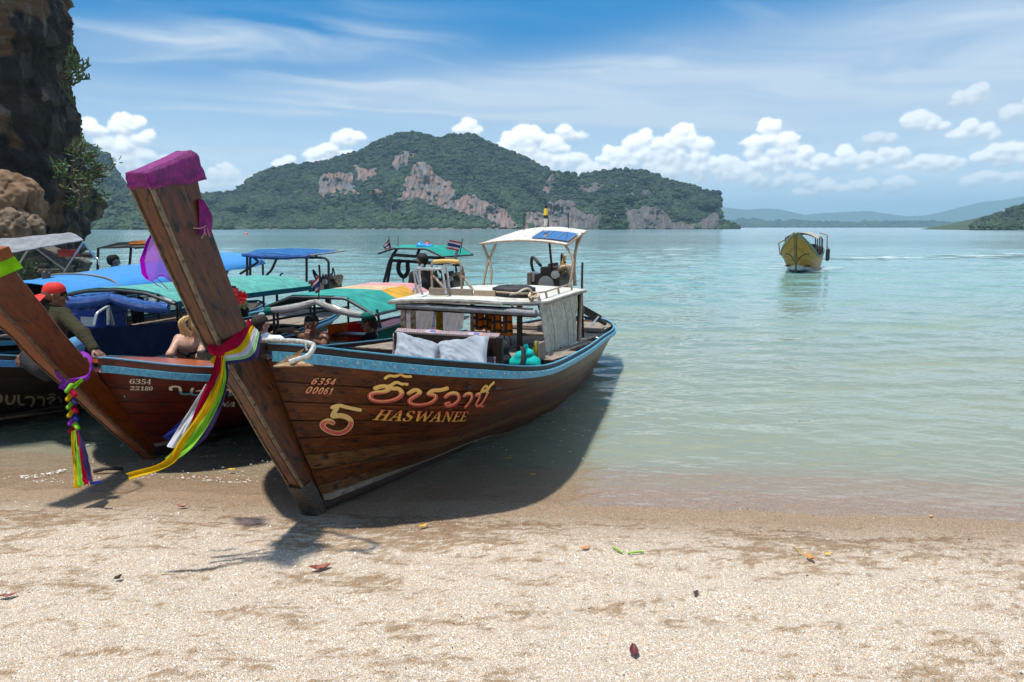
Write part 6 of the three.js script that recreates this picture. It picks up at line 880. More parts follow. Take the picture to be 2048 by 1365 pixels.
{ // shirtless man facing the beach
  const H = atZ(622, 650, 9.35), N = atZ(628, 668, 9.4), Ch = atZ(632, 685, 9.42), P = atZ(636, 722, 9.5), R = V(-0.9, 0, -0.3).normalize(), o = P.clone().setY(P.y - 0.15), t = person('shirtless man with dark hair holding a hand to his mouth under the green awning', o), L = (g) => local0(g, o), f = V(-0.45, -0.08, 0.9), up = V(0, 1, 0), o2 = frameOf(f, up);
  const sR = N.clone().addScaledVector(R, 0.175).add(V(0, -0.05, 0)), eR = atZ(588, 660, 9.55), wR = atZ(556, 661, 9.6), sL = N.clone().addScaledVector(R, -0.17).add(V(0, -0.05, 0)), eL = atZ(646, 690, 9.2), wL = atZ(617, 680, 9.12), body = torso(P, Ch, N, R), legs = [-1, 1].flatMap((k) => { const a = P.clone().addScaledVector(R, 0.09 * k), b = a.clone().add(V(-0.1, 0.03, 0.42)); return [[a, b, 0.085, 0.06], [b, b.clone().add(V(0, -0.28, 0.05)), 0.055, 0.036]]; });
  part('body', [fieldMesh([...body, ...arm(sR, eR, wR), ...arm(sL, eL, wL), ...legs, [N, H.clone().add(V(0, -0.05, 0)), 0.056, 0.052]], 0.015, 0.025), headGeo(H, f, up), handGeo(wL, V(-0.1, 1, 0.1), V(-0.3, 0, 1), -1, 1.1), handGeo(wR, V(-0.9, -0.3, 0.1), V(0, 1, 0.2), -1, 0.8)].map(L), skinM(C(0.24, 0.1, 0.05)), t);
  part('shorts', L(fieldMesh(grow(legs.filter((_, i) => i % 2 === 0), 0.018), 0.016, 0.03)), clothM(C(0.03, 0.04, 0.08)), t);
  part('hair', L(fieldMesh([[o2(H, 0, 0.05, -0.035), o2(H, 0, 0.062, 0.02), 0.078, 0.068], [o2(H, 0, 0.02, -0.05), o2(H, 0, 0.03, -0.045), 0.058, 0.064]], 0.008, 0.012)), lockM(C(0.015, 0.012, 0.01)), t);
  part('moustache', L(fieldMesh([[o2(H, -0.024, -0.047, 0.088), o2(H, 0.024, -0.047, 0.088), 0.007, 0.007]], 0.004, 0.005)), lockM(C(0.015, 0.012, 0.01)), t); eyes(o2, H, t).forEach((m) => m.geometry.translate(-o.x, -o.y, -o.z));
}
{ // woman in black with the teal visor
  const H = atZ(737, 648, 9.50), N = atZ(742, 668, 9.55), Ch = atZ(744, 686, 9.57), P = atZ(745, 726, 9.65), R = V(0.2, 0, 0.98).normalize(), o = P.clone().setY(P.y - 0.15), t = person('person in a black shirt and teal visor reaching forward beside the green side screen', o), L = (g) => local0(g, o), f = V(-0.9, -0.2, -0.1), up = V(-0.1, 1, 0), o2 = frameOf(f, up);
  const s = [-1, 1].map((k) => N.clone().addScaledVector(R, 0.15 * k).add(V(0, -0.04, 0))), e = [atZ(722, 690, 9.75), atZ(726, 690, 9.40)], w = [atZ(700, 708, 9.65), atZ(706, 712, 9.35)], body = torso(P, Ch, N, R, 0.14, 0.9), legs = [-1, 1].flatMap((k) => { const a = P.clone().addScaledVector(R, 0.08 * k), b = a.clone().add(V(-0.4, 0.03, 0)); return [[a, b, 0.08, 0.057], [b, b.clone().add(V(-0.03, -0.26, 0)), 0.052, 0.034]]; });
  part('body', [fieldMesh([...body, ...arm(s[0], e[0], w[0], 0.95), ...arm(s[1], e[1], w[1], 0.95), ...legs, [N, H.clone().add(V(0, -0.05, 0)), 0.048, 0.046]], 0.015, 0.025), headGeo(H, f, up, 0.95), handGeo(w[0], V(-0.8, -0.5, 0), V(0, 1, 0), -1), handGeo(w[1], V(-0.8, -0.5, 0), V(0, 1, 0), 1)].map(L), skinM(C(0.4, 0.19, 0.11)), t);
  part('shirt', L(fieldMesh(grow([...body, ...[0, 1].map((i) => [s[i], s[i].clone().lerp(e[i], 0.5), 0.05, 0.048])], 0.014), 0.015, 0.03)), clothM(C(0.008, 0.008, 0.01)), t); part('trousers', L(fieldMesh(grow(legs, 0.016), 0.016, 0.03)), clothM(C(0.02, 0.02, 0.03)), t);
  part('hair', L(fieldMesh([[o2(H, 0, 0.035, -0.035), o2(H, 0, 0.04, 0.015), 0.079, 0.072], [o2(H, 0, -0.02, -0.06), o2(H, 0, 0.03, -0.05), 0.05, 0.06], [o2(H, 0, -0.01, -0.085), o2(H, 0, -0.05, -0.1), 0.03, 0.03]], 0.008, 0.012)), lockM(C(0.06, 0.035, 0.02)), t);
  part('visor', L(slab((u, v) => { const a = lerp(-1.3, 1.3, u), r = lerp(0.072, 0.15, v * Math.cos(a * 0.7)); return o2(H, Math.sin(a) * r, 0.062 - v * 0.02, Math.cos(a) * r + 0.0); }, 14, 5, 0.006)), std({ color: C(0.02, 0.3, 0.36), roughness: 0.6 }), t);
}
function seated(label, hx, hy, dist, f, skin, shirt, hair, cap, scale = 1) { // a simple seated or standing figure at the helm
  const H = atZ(hx, hy, dist), N = H.clone().add(V(0, -0.17, 0)), Ch = N.clone().add(V(0, -0.17, 0)), P = N.clone().add(V(0, -0.5, 0)), up = V(0, 1, 0), o2 = frameOf(f, up), R = f.clone().cross(up).normalize(), o = P.clone().setY(P.y - 0.4), t = person(label, o), L = (g) => local0(g, o);
  const s = [-1, 1].map((k) => N.clone().addScaledVector(R, 0.17 * k).add(V(0, -0.05, 0))), e = [-1, 1].map((k) => Ch.clone().addScaledVector(R, 0.23 * k).add(V(0, -0.13, 0))), w = [-1, 1].map((k) => Ch.clone().addScaledVector(R, 0.16 * k).add(V(0, -0.2, 0)).addScaledVector(f, 0.22)), body = torso(P, Ch, N, R), legs = [-1, 1].flatMap((k) => { const a = P.clone().addScaledVector(R, 0.09 * k), b = a.clone().addScaledVector(f, 0.36).add(V(0, -0.03, 0)); return [[a, b, 0.085, 0.06], [b, b.clone().add(V(0, -0.36, 0)), 0.055, 0.036]]; });
  part('body', [fieldMesh([...body, ...arm(s[0], e[0], w[0]), ...arm(s[1], e[1], w[1]), ...legs, [N, H.clone().add(V(0, -0.05, 0)), 0.055, 0.05]], 0.018, 0.025), headGeo(H, f, up), handGeo(w[0], f, up, -1), handGeo(w[1], f, up, 1)].map(L), skinM(skin), t);
  if (shirt) part('shirt', L(fieldMesh(grow([...body, ...[0, 1].map((i) => [s[i], s[i].clone().lerp(e[i], 0.6), 0.052, 0.05])], 0.015), 0.018, 0.03)), clothM(shirt), t);
  part('trousers', L(fieldMesh(grow(legs, 0.016), 0.018, 0.03)), clothM(C(0.02, 0.02, 0.026)), t);
  part('hair', L(fieldMesh([[o2(H, 0, 0.042, -0.035), o2(H, 0, 0.052, 0.02), 0.08, 0.073], [o2(H, 0, 0.0, -0.05), o2(H, 0, 0.03, -0.045), 0.058, 0.064]], 0.009, 0.012)), lockM(hair), t);
  if (cap) { const c = part('cap', L(fieldMesh([[o2(H, 0, 0.062, -0.02), o2(H, 0, 0.068, 0.018), 0.08, 0.076]], 0.009, 0.012)), std({ color: cap, roughness: 0.8 }), t); part('brim', L(slab((u, v) => { const a = lerp(-1, 1, u), r = lerp(0.065, 0.16, v); return o2(H, Math.sin(a) * r, 0.05 - v * 0.01, Math.cos(a) * r); }, 10, 4, 0.006)), std({ color: cap, roughness: 0.8 }), c); }
}
seated('helmsman with a dark headband and shirt standing under the small green awning', 845, 524, 11.7, V(-0.6, -0.05, -0.8), C(0.2, 0.09, 0.05), C(0.03, 0.025, 0.02), C(0.012, 0.01, 0.009), C(0.006, 0.006, 0.006));
seated('person whose dark head shows above the long blue tarpaulin', 227, 524, 12.6, V(0.5, 0, -0.85), C(0.2, 0.1, 0.06), C(0.02, 0.02, 0.03), C(0.012, 0.01, 0.009));
seated('person in a grey cap partly behind the tall stem post', 446, 541, 13.2, V(0.9, 0, 0.4), C(0.2, 0.1, 0.06), C(0.03, 0.03, 0.04), C(0.012, 0.01, 0.009), C(0.12, 0.12, 0.12));
seated('person in dark clothes sitting under the grey awning', 90, 543, 10.6, V(0.8, 0, 0.5), C(0.16, 0.08, 0.05), C(0.012, 0.012, 0.014), C(0.012, 0.01, 0.009));
seated('person sitting in the shade aboard the yellow boat', 1608, 499, 34.5, V(-0.4, 0, 0.9), C(0.2, 0.1, 0.06), C(0.05, 0.05, 0.055), C(0.012, 0.01, 0.009));
// ---------------------------------------------------------------- cloths, flags and gear
const bright = (c, k = 0.35) => cloth(c, k, { bumpScale: 0.0008, sheen: 0.1 });
const wrinkle = (p, n, a, f, s) => p.addScaledVector(n, a * (noise(p.x * f + s, p.y * f * 0.4, p.z * f) + 0.5 * noise(p.x * f * 2.6, p.y * f, s)));
{ // magenta cloth over the stem head
  const t = thing('head_cloth', 'magenta cloth tied over the top of the tall stem post', 'cloth', A.world(Lw(0, 2.1, -1.1)), A.turn), m = phys({ color: C(0.34, 0.004, 0.22), roughness: 0.6, sheen: 0.15, sheenColor: C(1, 0.2, 0.9), sheenRoughness: 0.5, map: rep(blotch(55, [150, 120, 160], [255, 255, 255], 2.2), 2), bumpMap: rep(T.bump, 3, 9), bumpScale: 0.012, side: THREE.DoubleSide });
  const rings = []; for (const [f, g] of [[-0.14, 0.02], [0.02, 0.027], [0.25, 0.021], [0.5, 0.019], [0.8, 0.017], [0.95, 0.014], [1.06, -0.008]]) { const r = []; for (let k = 0; k < 48; k++) { const a = k / 48 * 4, e = Math.floor(a), q = a - e, h = 0.055 + g * 0.8, c = [[-1, 0], [1, 0], [1, 1], [-1, 1], [-1, 0]], w = lerp(c[e][0], c[e + 1][0], q) * h, b = lerp(c[e][1], c[e + 1][1], q), sF = lerp(-1.278, -1.3, f) - g * 0.8, sB = lerp(-0.945, -0.985, f) + g * 0.8, y0 = lerp(2.195, 2.264, f), y1 = lerp(2.262, 2.386, f), fold = 0.006 * Math.sin(k * 0.55 + f * 14 + b * 3) * (1 - f) + 0.005 * noise(k * 0.3, f * 7); r.push(Lw(w * (1 + fold * 3), lerp(y0, y1, b) + fold + (f === 0 ? 0.008 * noise(k * 0.2, 9) : 0) - 2.1, lerp(sF, sB, b) - (b < 0.01 ? fold : -fold)).add(V(0, 0, 0)).add(V(0, 0, -1.1))); } rings.push(r); }
  for (const r of rings) for (const p of r) p.z += 0; part('wrap', loft(rings.map((r) => r.map((p) => p.clone())), true), m, t);
  const loc = (px, py, w) => A.on(px, py, { w }).sub(Lw(0, 2.1, -1.1)); part('tail', slab((u, v) => { const a = loc(398, 400, 0.06), b = loc(402, 470, 0.06), d = loc(424, 460, 0.06).sub(loc(402, 462, 0.06)); return a.lerp(b, v).addScaledVector(d, u * Math.sin(Math.PI * Math.min(v * 0.62 + 0.05, 1)) * 1.0).add(V(0.01 * Math.sin(u * 9 + v * 4), 0, 0.02 * Math.sin(u * 7))); }, 14, 12, 0.006), m, t);
  const th = part('frayed_thread', [[412, 452, 386, 456], [410, 458, 402, 478], [408, 458, 412, 470], [414, 456, 420, 474]].map(([a, b, c, d]) => tube([loc(a, b, 0.075), loc((a + c) / 2, (b + d) / 2 + 3, 0.085), loc(c, d, 0.08)], 0.003, 4)), bright(C(0.6, 0.3, 0.36), 0), t); th.userData.kind = 'stuff';
}
{ // sheer purple cloth flying behind the stem
  const m = phys({ color: C(0.5, 0.03, 0.62), roughness: 0.8, transmission: 0.62, thickness: 0, ior: 1.05, specularIntensity: 0, transparent: true, opacity: 0.75, side: THREE.DoubleSide }), hem = phys({ color: C(0.42, 0.005, 0.5), roughness: 0.7, transmission: 0.4, thickness: 0, ior: 1.05, specularIntensity: 0, side: THREE.DoubleSide });
  const t = thing('scarf', 'sheer purple scarf billowing behind the tall stem post', 'scarf', atZ(330, 500, 4.4)), o = t.position, row = (v, k) => { const L = [[306, 460], [292, 484], [280, 520], [284, 548], [291, 557]], R = [[318, 452], [334, 500], [350, 525], [356, 545], [352, 560]], i = Math.min(3, Math.floor(v * 4)), f = v * 4 - i, q = (T) => [0, 1].map((c) => lerp(T[i][c], T[i + 1][c], f)), a = q(L), b = q(R); return atZ(lerp(a[0], b[0], k), lerp(a[1], b[1], k) + (v > 0.9 ? 5 * Math.sin(k * 9) : 0), 4.42 + 0.09 * Math.sin(k * 6 + v * 3)).sub(o); };
  part('sheet', sheet((u, v) => row(v, u), 24, 24), m, t); part('hem', slab((u, v) => row(v, u * 0.13).add(V(0, 0, 0.003)), 2, 24, 0.003), hem, t); parts('loose_thread', [[300, 560, 322, 575], [312, 556, 335, 578]].map(([a, b, c, d]) => tube([atZ(a, b, 4.42).sub(o), atZ((a + c) / 2 + 3, (b + d) / 2 + 3, 4.42).sub(o), atZ(c, d, 4.4).sub(o)], 0.0025, 4)), hem, t);
}
// ribbons: strips between two edges given as sight lines with distances
function strip(edgeA, edgeB, m, parent, o, name = 'ribbon', amp = 0.008, seed = 1, nu = 26) { const n = edgeA.length - 1, cA = new THREE.CatmullRomCurve3(edgeA.map(([x, y, z]) => atZ(x, y, z))), cB = new THREE.CatmullRomCurve3(edgeB.map(([x, y, z]) => atZ(x, y, z))); return part(name, slab((u, t) => { const p = cA.getPoint(u).lerp(cB.getPoint(u), t); p.z += amp * Math.sin(t * 5 + u * 6 + seed) + amp * noise(u * 7, t * 3, seed) + 0.005 * Math.sin(t * 16 + seed + 2.5 * noise(u * 3, 1, seed)) * Math.sin(Math.PI * u); return p.sub(o); }, nu, 14, 0.003), m, parent); }
const COL = { red: bright(C(0.5, 0.008, 0.045)), yellow: bright(C(0.85, 0.55, 0.01)), white: bright(C(0.78, 0.76, 0.8)), green: bright(C(0.33, 0.72, 0.06)), mint: bright(C(0.42, 0.75, 0.32)), violet: bright(C(0.07, 0.05, 0.16)), blue: bright(C(0.03, 0.045, 0.28)), purple: bright(C(0.38, 0.06, 0.55)), lime: bright(C(0.42, 0.9, 0.02)) };
{
  const t = thing('ribbon_sash', 'sash of five coloured ribbons knotted round the front stem, tails blowing left', 'ribbon sash', atZ(440, 706, 4.0)), o = t.position, za = 3.95, zb = 4.29;
  const lines = [[[437, 694, za], [466, 672, 4.12], [497, 637, zb]], [[447, 707, za], [478, 692, 4.1], [504, 650, zb]], [[447, 712, za], [487, 700, 4.12], [509, 656, zb]], [[448, 718, za], [497, 708, 4.14], [516, 663, zb]], [[449, 723, za], [505, 711, 4.15], [519, 667, zb]], [[450, 730, za], [512, 716, 4.16], [523, 675, zb]]];
  ['red', 'yellow', 'white', 'mint', 'violet'].forEach((c, i) => strip(lines[i], lines[i + 1], COL[c], t, o, 'ribbon', 0.006, i));
  const back = [[437, 694, za], [428, 690, 4.0], [420, 684, 4.2]]; strip(back, back.map(([x, y, z]) => [x + 3, y + 10, z]), COL.red, t, o, 'ribbon', 0.004, 9);
  part('knot', local0(fieldMesh([[atZ(432, 702, 3.9), atZ(441, 706, 3.9), 0.024, 0.022], [atZ(421, 696, 3.92), atZ(433, 702, 3.9), 0.02, 0.016], [atZ(424, 704, 3.92), atZ(432, 706, 3.9), 0.015, 0.014]], 0.006, 0.01), o), COL.red, t);
  strip([[432, 710, 3.9], [424, 716, 3.9], [418, 724, 3.9]], [[440, 714, 3.9], [434, 722, 3.9], [424, 728, 3.9]], COL.yellow, t, o, 'ribbon', 0.004, 5);
  const z = (k) => 3.9 - 0.12 * k;
  strip([[434, 708, z(0)], [424, 745, z(0.3)], [405, 785, z(0.6)], [382, 850, z(1)]], [[444, 709, z(0)], [438, 745, z(0.3)], [416, 790, z(0.6)], [386, 856, z(1)]], COL.red, t, o, 'ribbon', 0.008, 2);
  strip([[444, 712, 3.88], [437, 748, 3.86], [408, 810, 3.8], [360, 880, 3.74], [330, 922, 3.7], [252, 948, 3.66]], [[448, 714, 3.88], [446, 750, 3.86], [420, 815, 3.8], [372, 880, 3.74], [348, 925, 3.7], [260, 959, 3.66]], COL.yellow, t, o, 'ribbon', 0.01, 3, 40);
  strip([[447, 716, 3.92], [444, 755, 3.9], [424, 810, 3.86], [372, 880, 3.8], [328, 918, 3.76]], [[450, 718, 3.92], [450, 757, 3.9], [434, 815, 3.86], [384, 895, 3.8], [347, 924, 3.76]], COL.green, t, o, 'ribbon', 0.01, 4, 34);
  strip([[411, 768, 3.97], [392, 800, 3.95], [362, 845, 3.9], [332, 893, 3.86]], [[414, 775, 3.97], [404, 806, 3.95], [380, 850, 3.9], [356, 898, 3.86]], COL.white, t, o, 'ribbon', 0.01, 6);
  strip([[449, 720, 3.95], [451, 750, 3.94], [436, 800, 3.92], [398, 870, 3.88], [366, 905, 3.85]], [[451, 722, 3.95], [456, 750, 3.94], [446, 808, 3.92], [408, 880, 3.88], [372, 906, 3.85]], COL.violet, t, o, 'ribbon', 0.008, 7);
  strip([[378, 828, 4.0], [358, 846, 4.0], [326, 874, 3.98]], [[372, 850, 4.0], [356, 866, 4.0], [339, 886, 3.98]], COL.blue, t, o, 'ribbon', 0.006, 8);
}
{ // braided sash on the red boat's stem
  const t = thing('ribbon_sash', 'braided ribbon sash hanging from the red boat stem down to the sand', 'ribbon sash', atZ(150, 770, 5.2)), o = t.position;
  strip([[160, 703, 5.5], [178, 722, 5.38], [182, 738, 5.32], [168, 752, 5.25], [138, 758, 5.2]], [[168, 704, 5.5], [183, 716, 5.38], [180, 745, 5.32], [174, 760, 5.25], [140, 768, 5.2]], COL.purple, t, o, 'ribbon', 0.01, 1);
  strip([[105, 736, 5.4], [118, 750, 5.3], [136, 762, 5.2]], [[108, 742, 5.4], [120, 760, 5.3], [134, 768, 5.2]], COL.purple, t, o, 'ribbon', 0.006, 2);
  strip([[122, 758, 5.2], [120, 768, 5.18], [117, 777, 5.16]], [[136, 762, 5.2], [137, 772, 5.18], [128, 781, 5.16]], COL.purple, t, o, 'ribbon', 0.01, 3);
  strip([[176, 750, 5.3], [158, 760, 5.2], [140, 776, 5.15]], [[174, 756, 5.3], [160, 768, 5.2], [143, 782, 5.15]], COL.lime, t, o, 'ribbon', 0.004, 4);
  const cols = [COL.green, COL.red, COL.yellow, COL.violet, COL.green, COL.red, COL.yellow, COL.blue, COL.purple]; let y = 772; for (let i = 0; i < 11; i++) { const x = 141 + i * 0.7 + (i % 2 ? 3 : -3), s = i % 2 ? 1 : -1; part('braid', local0(fieldMesh([[atZ(x - 4 * s, y, 5.14), atZ(x + 5 * s, y + 11, 5.1), 0.019, 0.016]], 0.007, 0.006), o), cols[i % 9], t); y += 8.2; }
  const tail = (a, b, c, d, m, s) => strip([[a, 862, 5.08], [b[0], 905, 5.0], [c[0], 950, 4.94], [d[0], d[2], 4.9]], [[a + 4, 862, 5.08], [b[1], 905, 5.0], [c[1], 950, 4.94], [d[1], d[2] + 1, 4.9]], m, t, o, 'ribbon', 0.012, s);
  tail(144, [144, 150], [146, 155], [148, 159, 976], COL.yellow, 1); tail(147, [149, 158], [154, 166], [157, 170, 972], COL.green, 2); tail(151, [157, 166], [165, 175], [169, 178, 970], COL.red, 3); tail(154, [164, 171], [174, 182], [177, 188, 966], COL.violet, 4);
  strip([[178, 966, 4.92], [190, 964, 4.9], [202, 962, 4.9]], [[182, 970, 4.9], [192, 969, 4.88], [204, 964, 4.88]], COL.blue, t, o, 'ribbon', 0.004, 5);
}
{ // fluorescent band at the red boat's stem head
  const t = thing('head_cloth', 'fluorescent yellow green band tied round the red boat stem head', 'cloth', R.world(Lw(0, 1.6, -1.3))), o = t.position, L = (w, y, s) => R.world(Lw(w, y, s)).sub(o);
  part('wrap', loft([[1.66, -1.455, -1.11, 0.1], [1.74, -1.51, -1.17, 0.104]].map(([y, f, b, h]) => [L(-h, y - 0.05, f), L(h, y - 0.05, f), L(h, y + 0.06, b), L(-h, y + 0.06, b)])), COL.lime, t); part('wrap', loft([[1.72, -1.50, -1.165, 0.1], [1.8, -1.55, -1.2, 0.099]].map(([y, f, b, h]) => [L(-h, y - 0.04, f), L(h, y - 0.04, f), L(h, y + 0.07, b), L(-h, y + 0.07, b)])), bright(C(0.45, 0.16, 0.06)), t);
}
{ // flowers behind the stem
  const t = thing('flower_garland', 'red and pink flower garland tied to the back of the tall stem', 'flowers', atZ(474, 590, 4.35)), o = t.position, r = rng(6), pet = (c, rad, n) => { const g = []; for (let l = 0; l < 3; l++) for (let i = 0; i < n; i++) { const a = (i / n) * 6.283 + l, q = rad * (1 - l * 0.28); g.push(sheet((u, v) => { const w = (u - 0.5) * 1.1 * Math.sin(Math.PI * (0.12 + 0.8 * v)); return V(Math.cos(a + w) * q * v, Math.sin(a + w) * q * v, q * (0.3 + l * 0.25) * v * v + 0.01 * l).add(c); }, 4, 4)); } return g; };
  const red = bright(C(0.7, 0.03, 0.04), 0.3), pk = bright(C(0.75, 0.12, 0.14), 0.3), drk = bright(C(0.16, 0.01, 0.03), 0.2);
  for (const [px, py, m, q] of [[468, 578, drk, 0.022], [472, 585, pk, 0.03], [478, 592, red, 0.036], [482, 600, pk, 0.034], [474, 602, red, 0.03], [486, 592, red, 0.03], [470, 592, pk, 0.026]]) part('flower', join(pet(atZ(px, py, 4.3 + (r() - 0.5) * 0.04).sub(o), q, 6)), m, t);
  part('leaf', [[485, 606, 478, 618], [488, 600, 489, 620], [480, 606, 470, 614]].map(([a, b, c, d]) => { const p = atZ(a, b, 4.34).sub(o), q = atZ(c, d, 4.34).sub(o); return sheet((u, v) => p.clone().lerp(q, v).add(V((u - 0.5) * 0.045 * Math.sin(Math.PI * v), 0, 0.01 * Math.sin(u * 3))), 4, 6); }), leafGreen(C(0.09, 0.16, 0.05)), t).userData.kind = 'stuff';
}
{ // anchor
  const t = thing('anchor', 'steel plough anchor with a bent pipe shank lying over the front boat gunwale', 'anchor', atZ(585, 705, 4.05)), o = t.position, q = (x, y, z) => atZ(x, y, z).sub(o);
  part('shank', pipe([q(520, 681, 4.3), q(600, 683, 4.14), q(630, 690, 4.05), q(618, 712, 3.98), q(578, 725, 3.94)], 0.0155, 0.07, 10), std({ map: rep(T.metal, 3), metalness: 0.5, roughness: 0.35, color: C(1, 0.97, 0.9) }), t); part('stay', tube([q(609, 686, 4.12), q(613, 700, 4.0)], 0.007, 6), steel, t);
  const fl = std({ map: rep(T.rust, 2), color: C(0.75, 0.62, 0.46), metalness: 0.2, roughness: 0.6 }); part('fluke', [slab((u, v) => q(545, 733, 3.97).lerp(q(lerp(589, 603, 0.5), lerp(715, 726, u), 3.93), v).lerp(q(545, 733, 3.97), 0).add(V(0, 0, 0)), 2, 4, 0.012), slab((u, v) => q(544, 733, 3.98).lerp(q(lerp(606, 596, u), lerp(698, 719, u), 3.96), Math.max(v, 0.02)), 4, 6, 0.012), slab((u, v) => q(544, 733, 3.98).lerp(q(lerp(596, 626, u), lerp(719, 731, u), lerp(3.96, 3.9, u)), Math.max(v, 0.02)), 4, 6, 0.012)].slice(1), fl, t);
}
function lifeJacket(px0, px1, py0, py1, s, label, seed) {
  const t = thing('life_jacket', label, 'life jacket', A.world(A.on((px0 + px1) / 2, py1, { s })), A.turn, 'orange life jackets hanging under the cabin roof'), o = A.on((px0 + px1) / 2, py1, { s }), q = (px, py) => A.on(px, py, { s }).sub(o), w = q(px1, py0).x - q(px0, py0).x, h = q(px0, py0).y - q(px0, py1).y, org = bright(C(0.95, 0.24, 0.01), 0.3), strap = std({ color: C(0.012, 0.011, 0.012), roughness: 0.8 });
  for (const k of [-1, 1]) { const g = mergeVertices(new RoundedBoxGeometry(w * 0.46, h * 0.96, 0.09, 5, 0.035)), p = g.attributes.position; for (let i = 0; i < p.count; i++) { const x = p.getX(i), y = p.getY(i); p.setZ(i, p.getZ(i) * (1 + 0.4 * noise(x * 9 + seed, y * 7, k))); p.setX(i, x * (1 - 0.25 * smoothstep(y, 0, h * 0.5)) + 0.012 * noise(y * 9, k, seed)); } g.computeVertexNormals(); const b = part('panel', g.translate(k * w * 0.25, h * 0.5, 0.02), org, t); for (const f of [0.2, 0.52, 0.8]) part('strap', slab((u, v) => V(k * w * 0.25 + lerp(-1, 1, u) * w * 0.235, h * f + (v - 0.5) * 0.024 + 0.008 * Math.sin(u * 5 + seed), 0.02 + 0.052 * Math.pow(1 - (2 * u - 1) ** 4, 0.4) + 0.012), 12, 1, 0.006), strap, b); part('reflector', slab((u, v) => V(k * w * 0.2 + (u - 0.5) * 0.04, h * lerp(0.84, 0.96, v), 0.075 - 0.02 * v), 1, 2, 0.003), std({ color: C(0.5, 0.52, 0.52), roughness: 0.3, metalness: 0.4 }), b); part('strap', slab((u, v) => V(k * w * 0.26 + (u - 0.5) * 0.022, h * lerp(0.12, 0.8, v), 0.078), 1, 6, 0.005), strap, b); }
  parts('hanging_strap', [0.1, 0.3].map((x) => tube([V(x * w, h * 0.1, 0.03), V(x * w * 1.4, -0.06, 0.02), V(x * w * 0.8, -0.16, 0.03)], 0.006, 5)), strap, t);
}
lifeJacket(950, 990, 614, 662, 3.0, 'left orange life jacket with black straps hanging under the white cabin roof', 1); lifeJacket(984, 1027, 617, 672, 2.85, 'right orange life jacket with black straps hanging beside the dark cabin post', 4);
{ // tyre and rope on the roof
  const p = A.world(A.on(1028, 598, { y: 1.27 })), t = thing('tyre', 'old black tyre lying on the front edge of the white cabin roof', 'tyre', p.clone().setY(1.275), A.turn), prof = [[0.11, 0], [0.17, 0.0], [0.213, 0.02], [0.222, 0.06], [0.213, 0.1], [0.17, 0.12], [0.11, 0.12], [0.104, 0.06], [0.11, 0]].map(([x, y]) => new THREE.Vector2(x, y));
  const b = part('carcass', new THREE.LatheGeometry(prof, 48), rubber, t); part('tread', [...Array(40).keys()].map((i) => box(0.008, 0.08, 0.02, 0.222, 0.06, 0, 0.002).rotateY(i * 0.157)), rubber, b).userData.kind = 'stuff'; t.position.add(V(0.0, 0, -0.13));
  const r = rng(12), pts = [], q = (px, py, y) => A.world(A.on(px, py, { y })); pts.push(q(1021, 589, 1.42), q(1034, 587, 1.42), q(1046, 580, 1.43), q(1056, 578, 1.43), q(1064, 588, 1.36), q(1058, 597, 1.31)); for (let i = 0; i < 26; i++) pts.push(q(1066 + 9 * Math.cos(i * 1.3) + r() * 4, 590 + 6 * Math.sin(i * 1.3) + r() * 3, 1.30 + r() * 0.05));
  const rp = solo('rope', tube(pts, 0.011, 7, false, 260), std({ map: rep(T.canvas, 3), color: C(0.85, 0.72, 0.56), roughness: 0.9 }), 'pale rope heaped beside the tyre on the white cabin roof', 'rope');
}
{ // steel chair frames stacked on the roof
  const t = thing('steel_frame', 'bent steel pipe frames lying on the left side of the white cabin roof', 'frame', A.world(Lw(-0.5, 1.28, 3.0)), A.turn), o = Lw(-0.5, 1.28, 3.0), q = (x, y, s) => A.on(x, y, { s }).sub(o), y0 = 1.285, g = (x, y, s) => { const p = q(x, y, s); return p; };
  const f = 2.75, b = 3.05, c = 3.5;
  parts('pipe', [[g(835, 588, f), g(827, 543, f), g(834, 538, f), g(884, 538, f)], [g(845, 590, f), g(831, 542, f), g(845, 530, b)], [g(884, 538, f), g(892, 588, f)], [g(884, 538, f), g(890, 530, b), g(904, 530, b)], [g(893, 535, b), g(899, 580, b)], [g(838, 541, f), g(842, 582, f)], [g(825, 590, f), g(829, 577, f), g(836, 576, f)]].map((p) => pipe(p, 0.013, 0.03)), steel, t);
  parts('pipe', [[g(864, 578, b), g(863, 527, b), g(870, 524, b), g(918, 524, b), g(922, 530, b), g(924, 588, b)], [g(866, 552, b), g(890, 578, b)], [g(924, 552, b), g(946, 580, b)]].map((p) => pipe(p, 0.014, 0.04)), rusty, t);
  part('foam_sleeve', tube([g(868, 524, b), g(894, 522.5, b), g(918, 524, b)], 0.022, 8), std({ color: C(0.62, 0.4, 0.12), roughness: 0.8 }), t);
  const bx = thing('wooden_tray', 'flat wooden tray standing on the roof between the steel frames', 'tray', A.world(A.on(905, 592, { s: 2.9 })), A.turn); part('board', box(0.5, 0.075, 0.03, -0.02, 0.04, 0), M.weathered, bx); part('board', box(0.24, 0.065, 0.03, 0.36, 0.035, -0.02), rusty, bx); part('board', box(0.7, 0.012, 0.2, 0.12, 0.006, -0.12), rusty, bx);
}
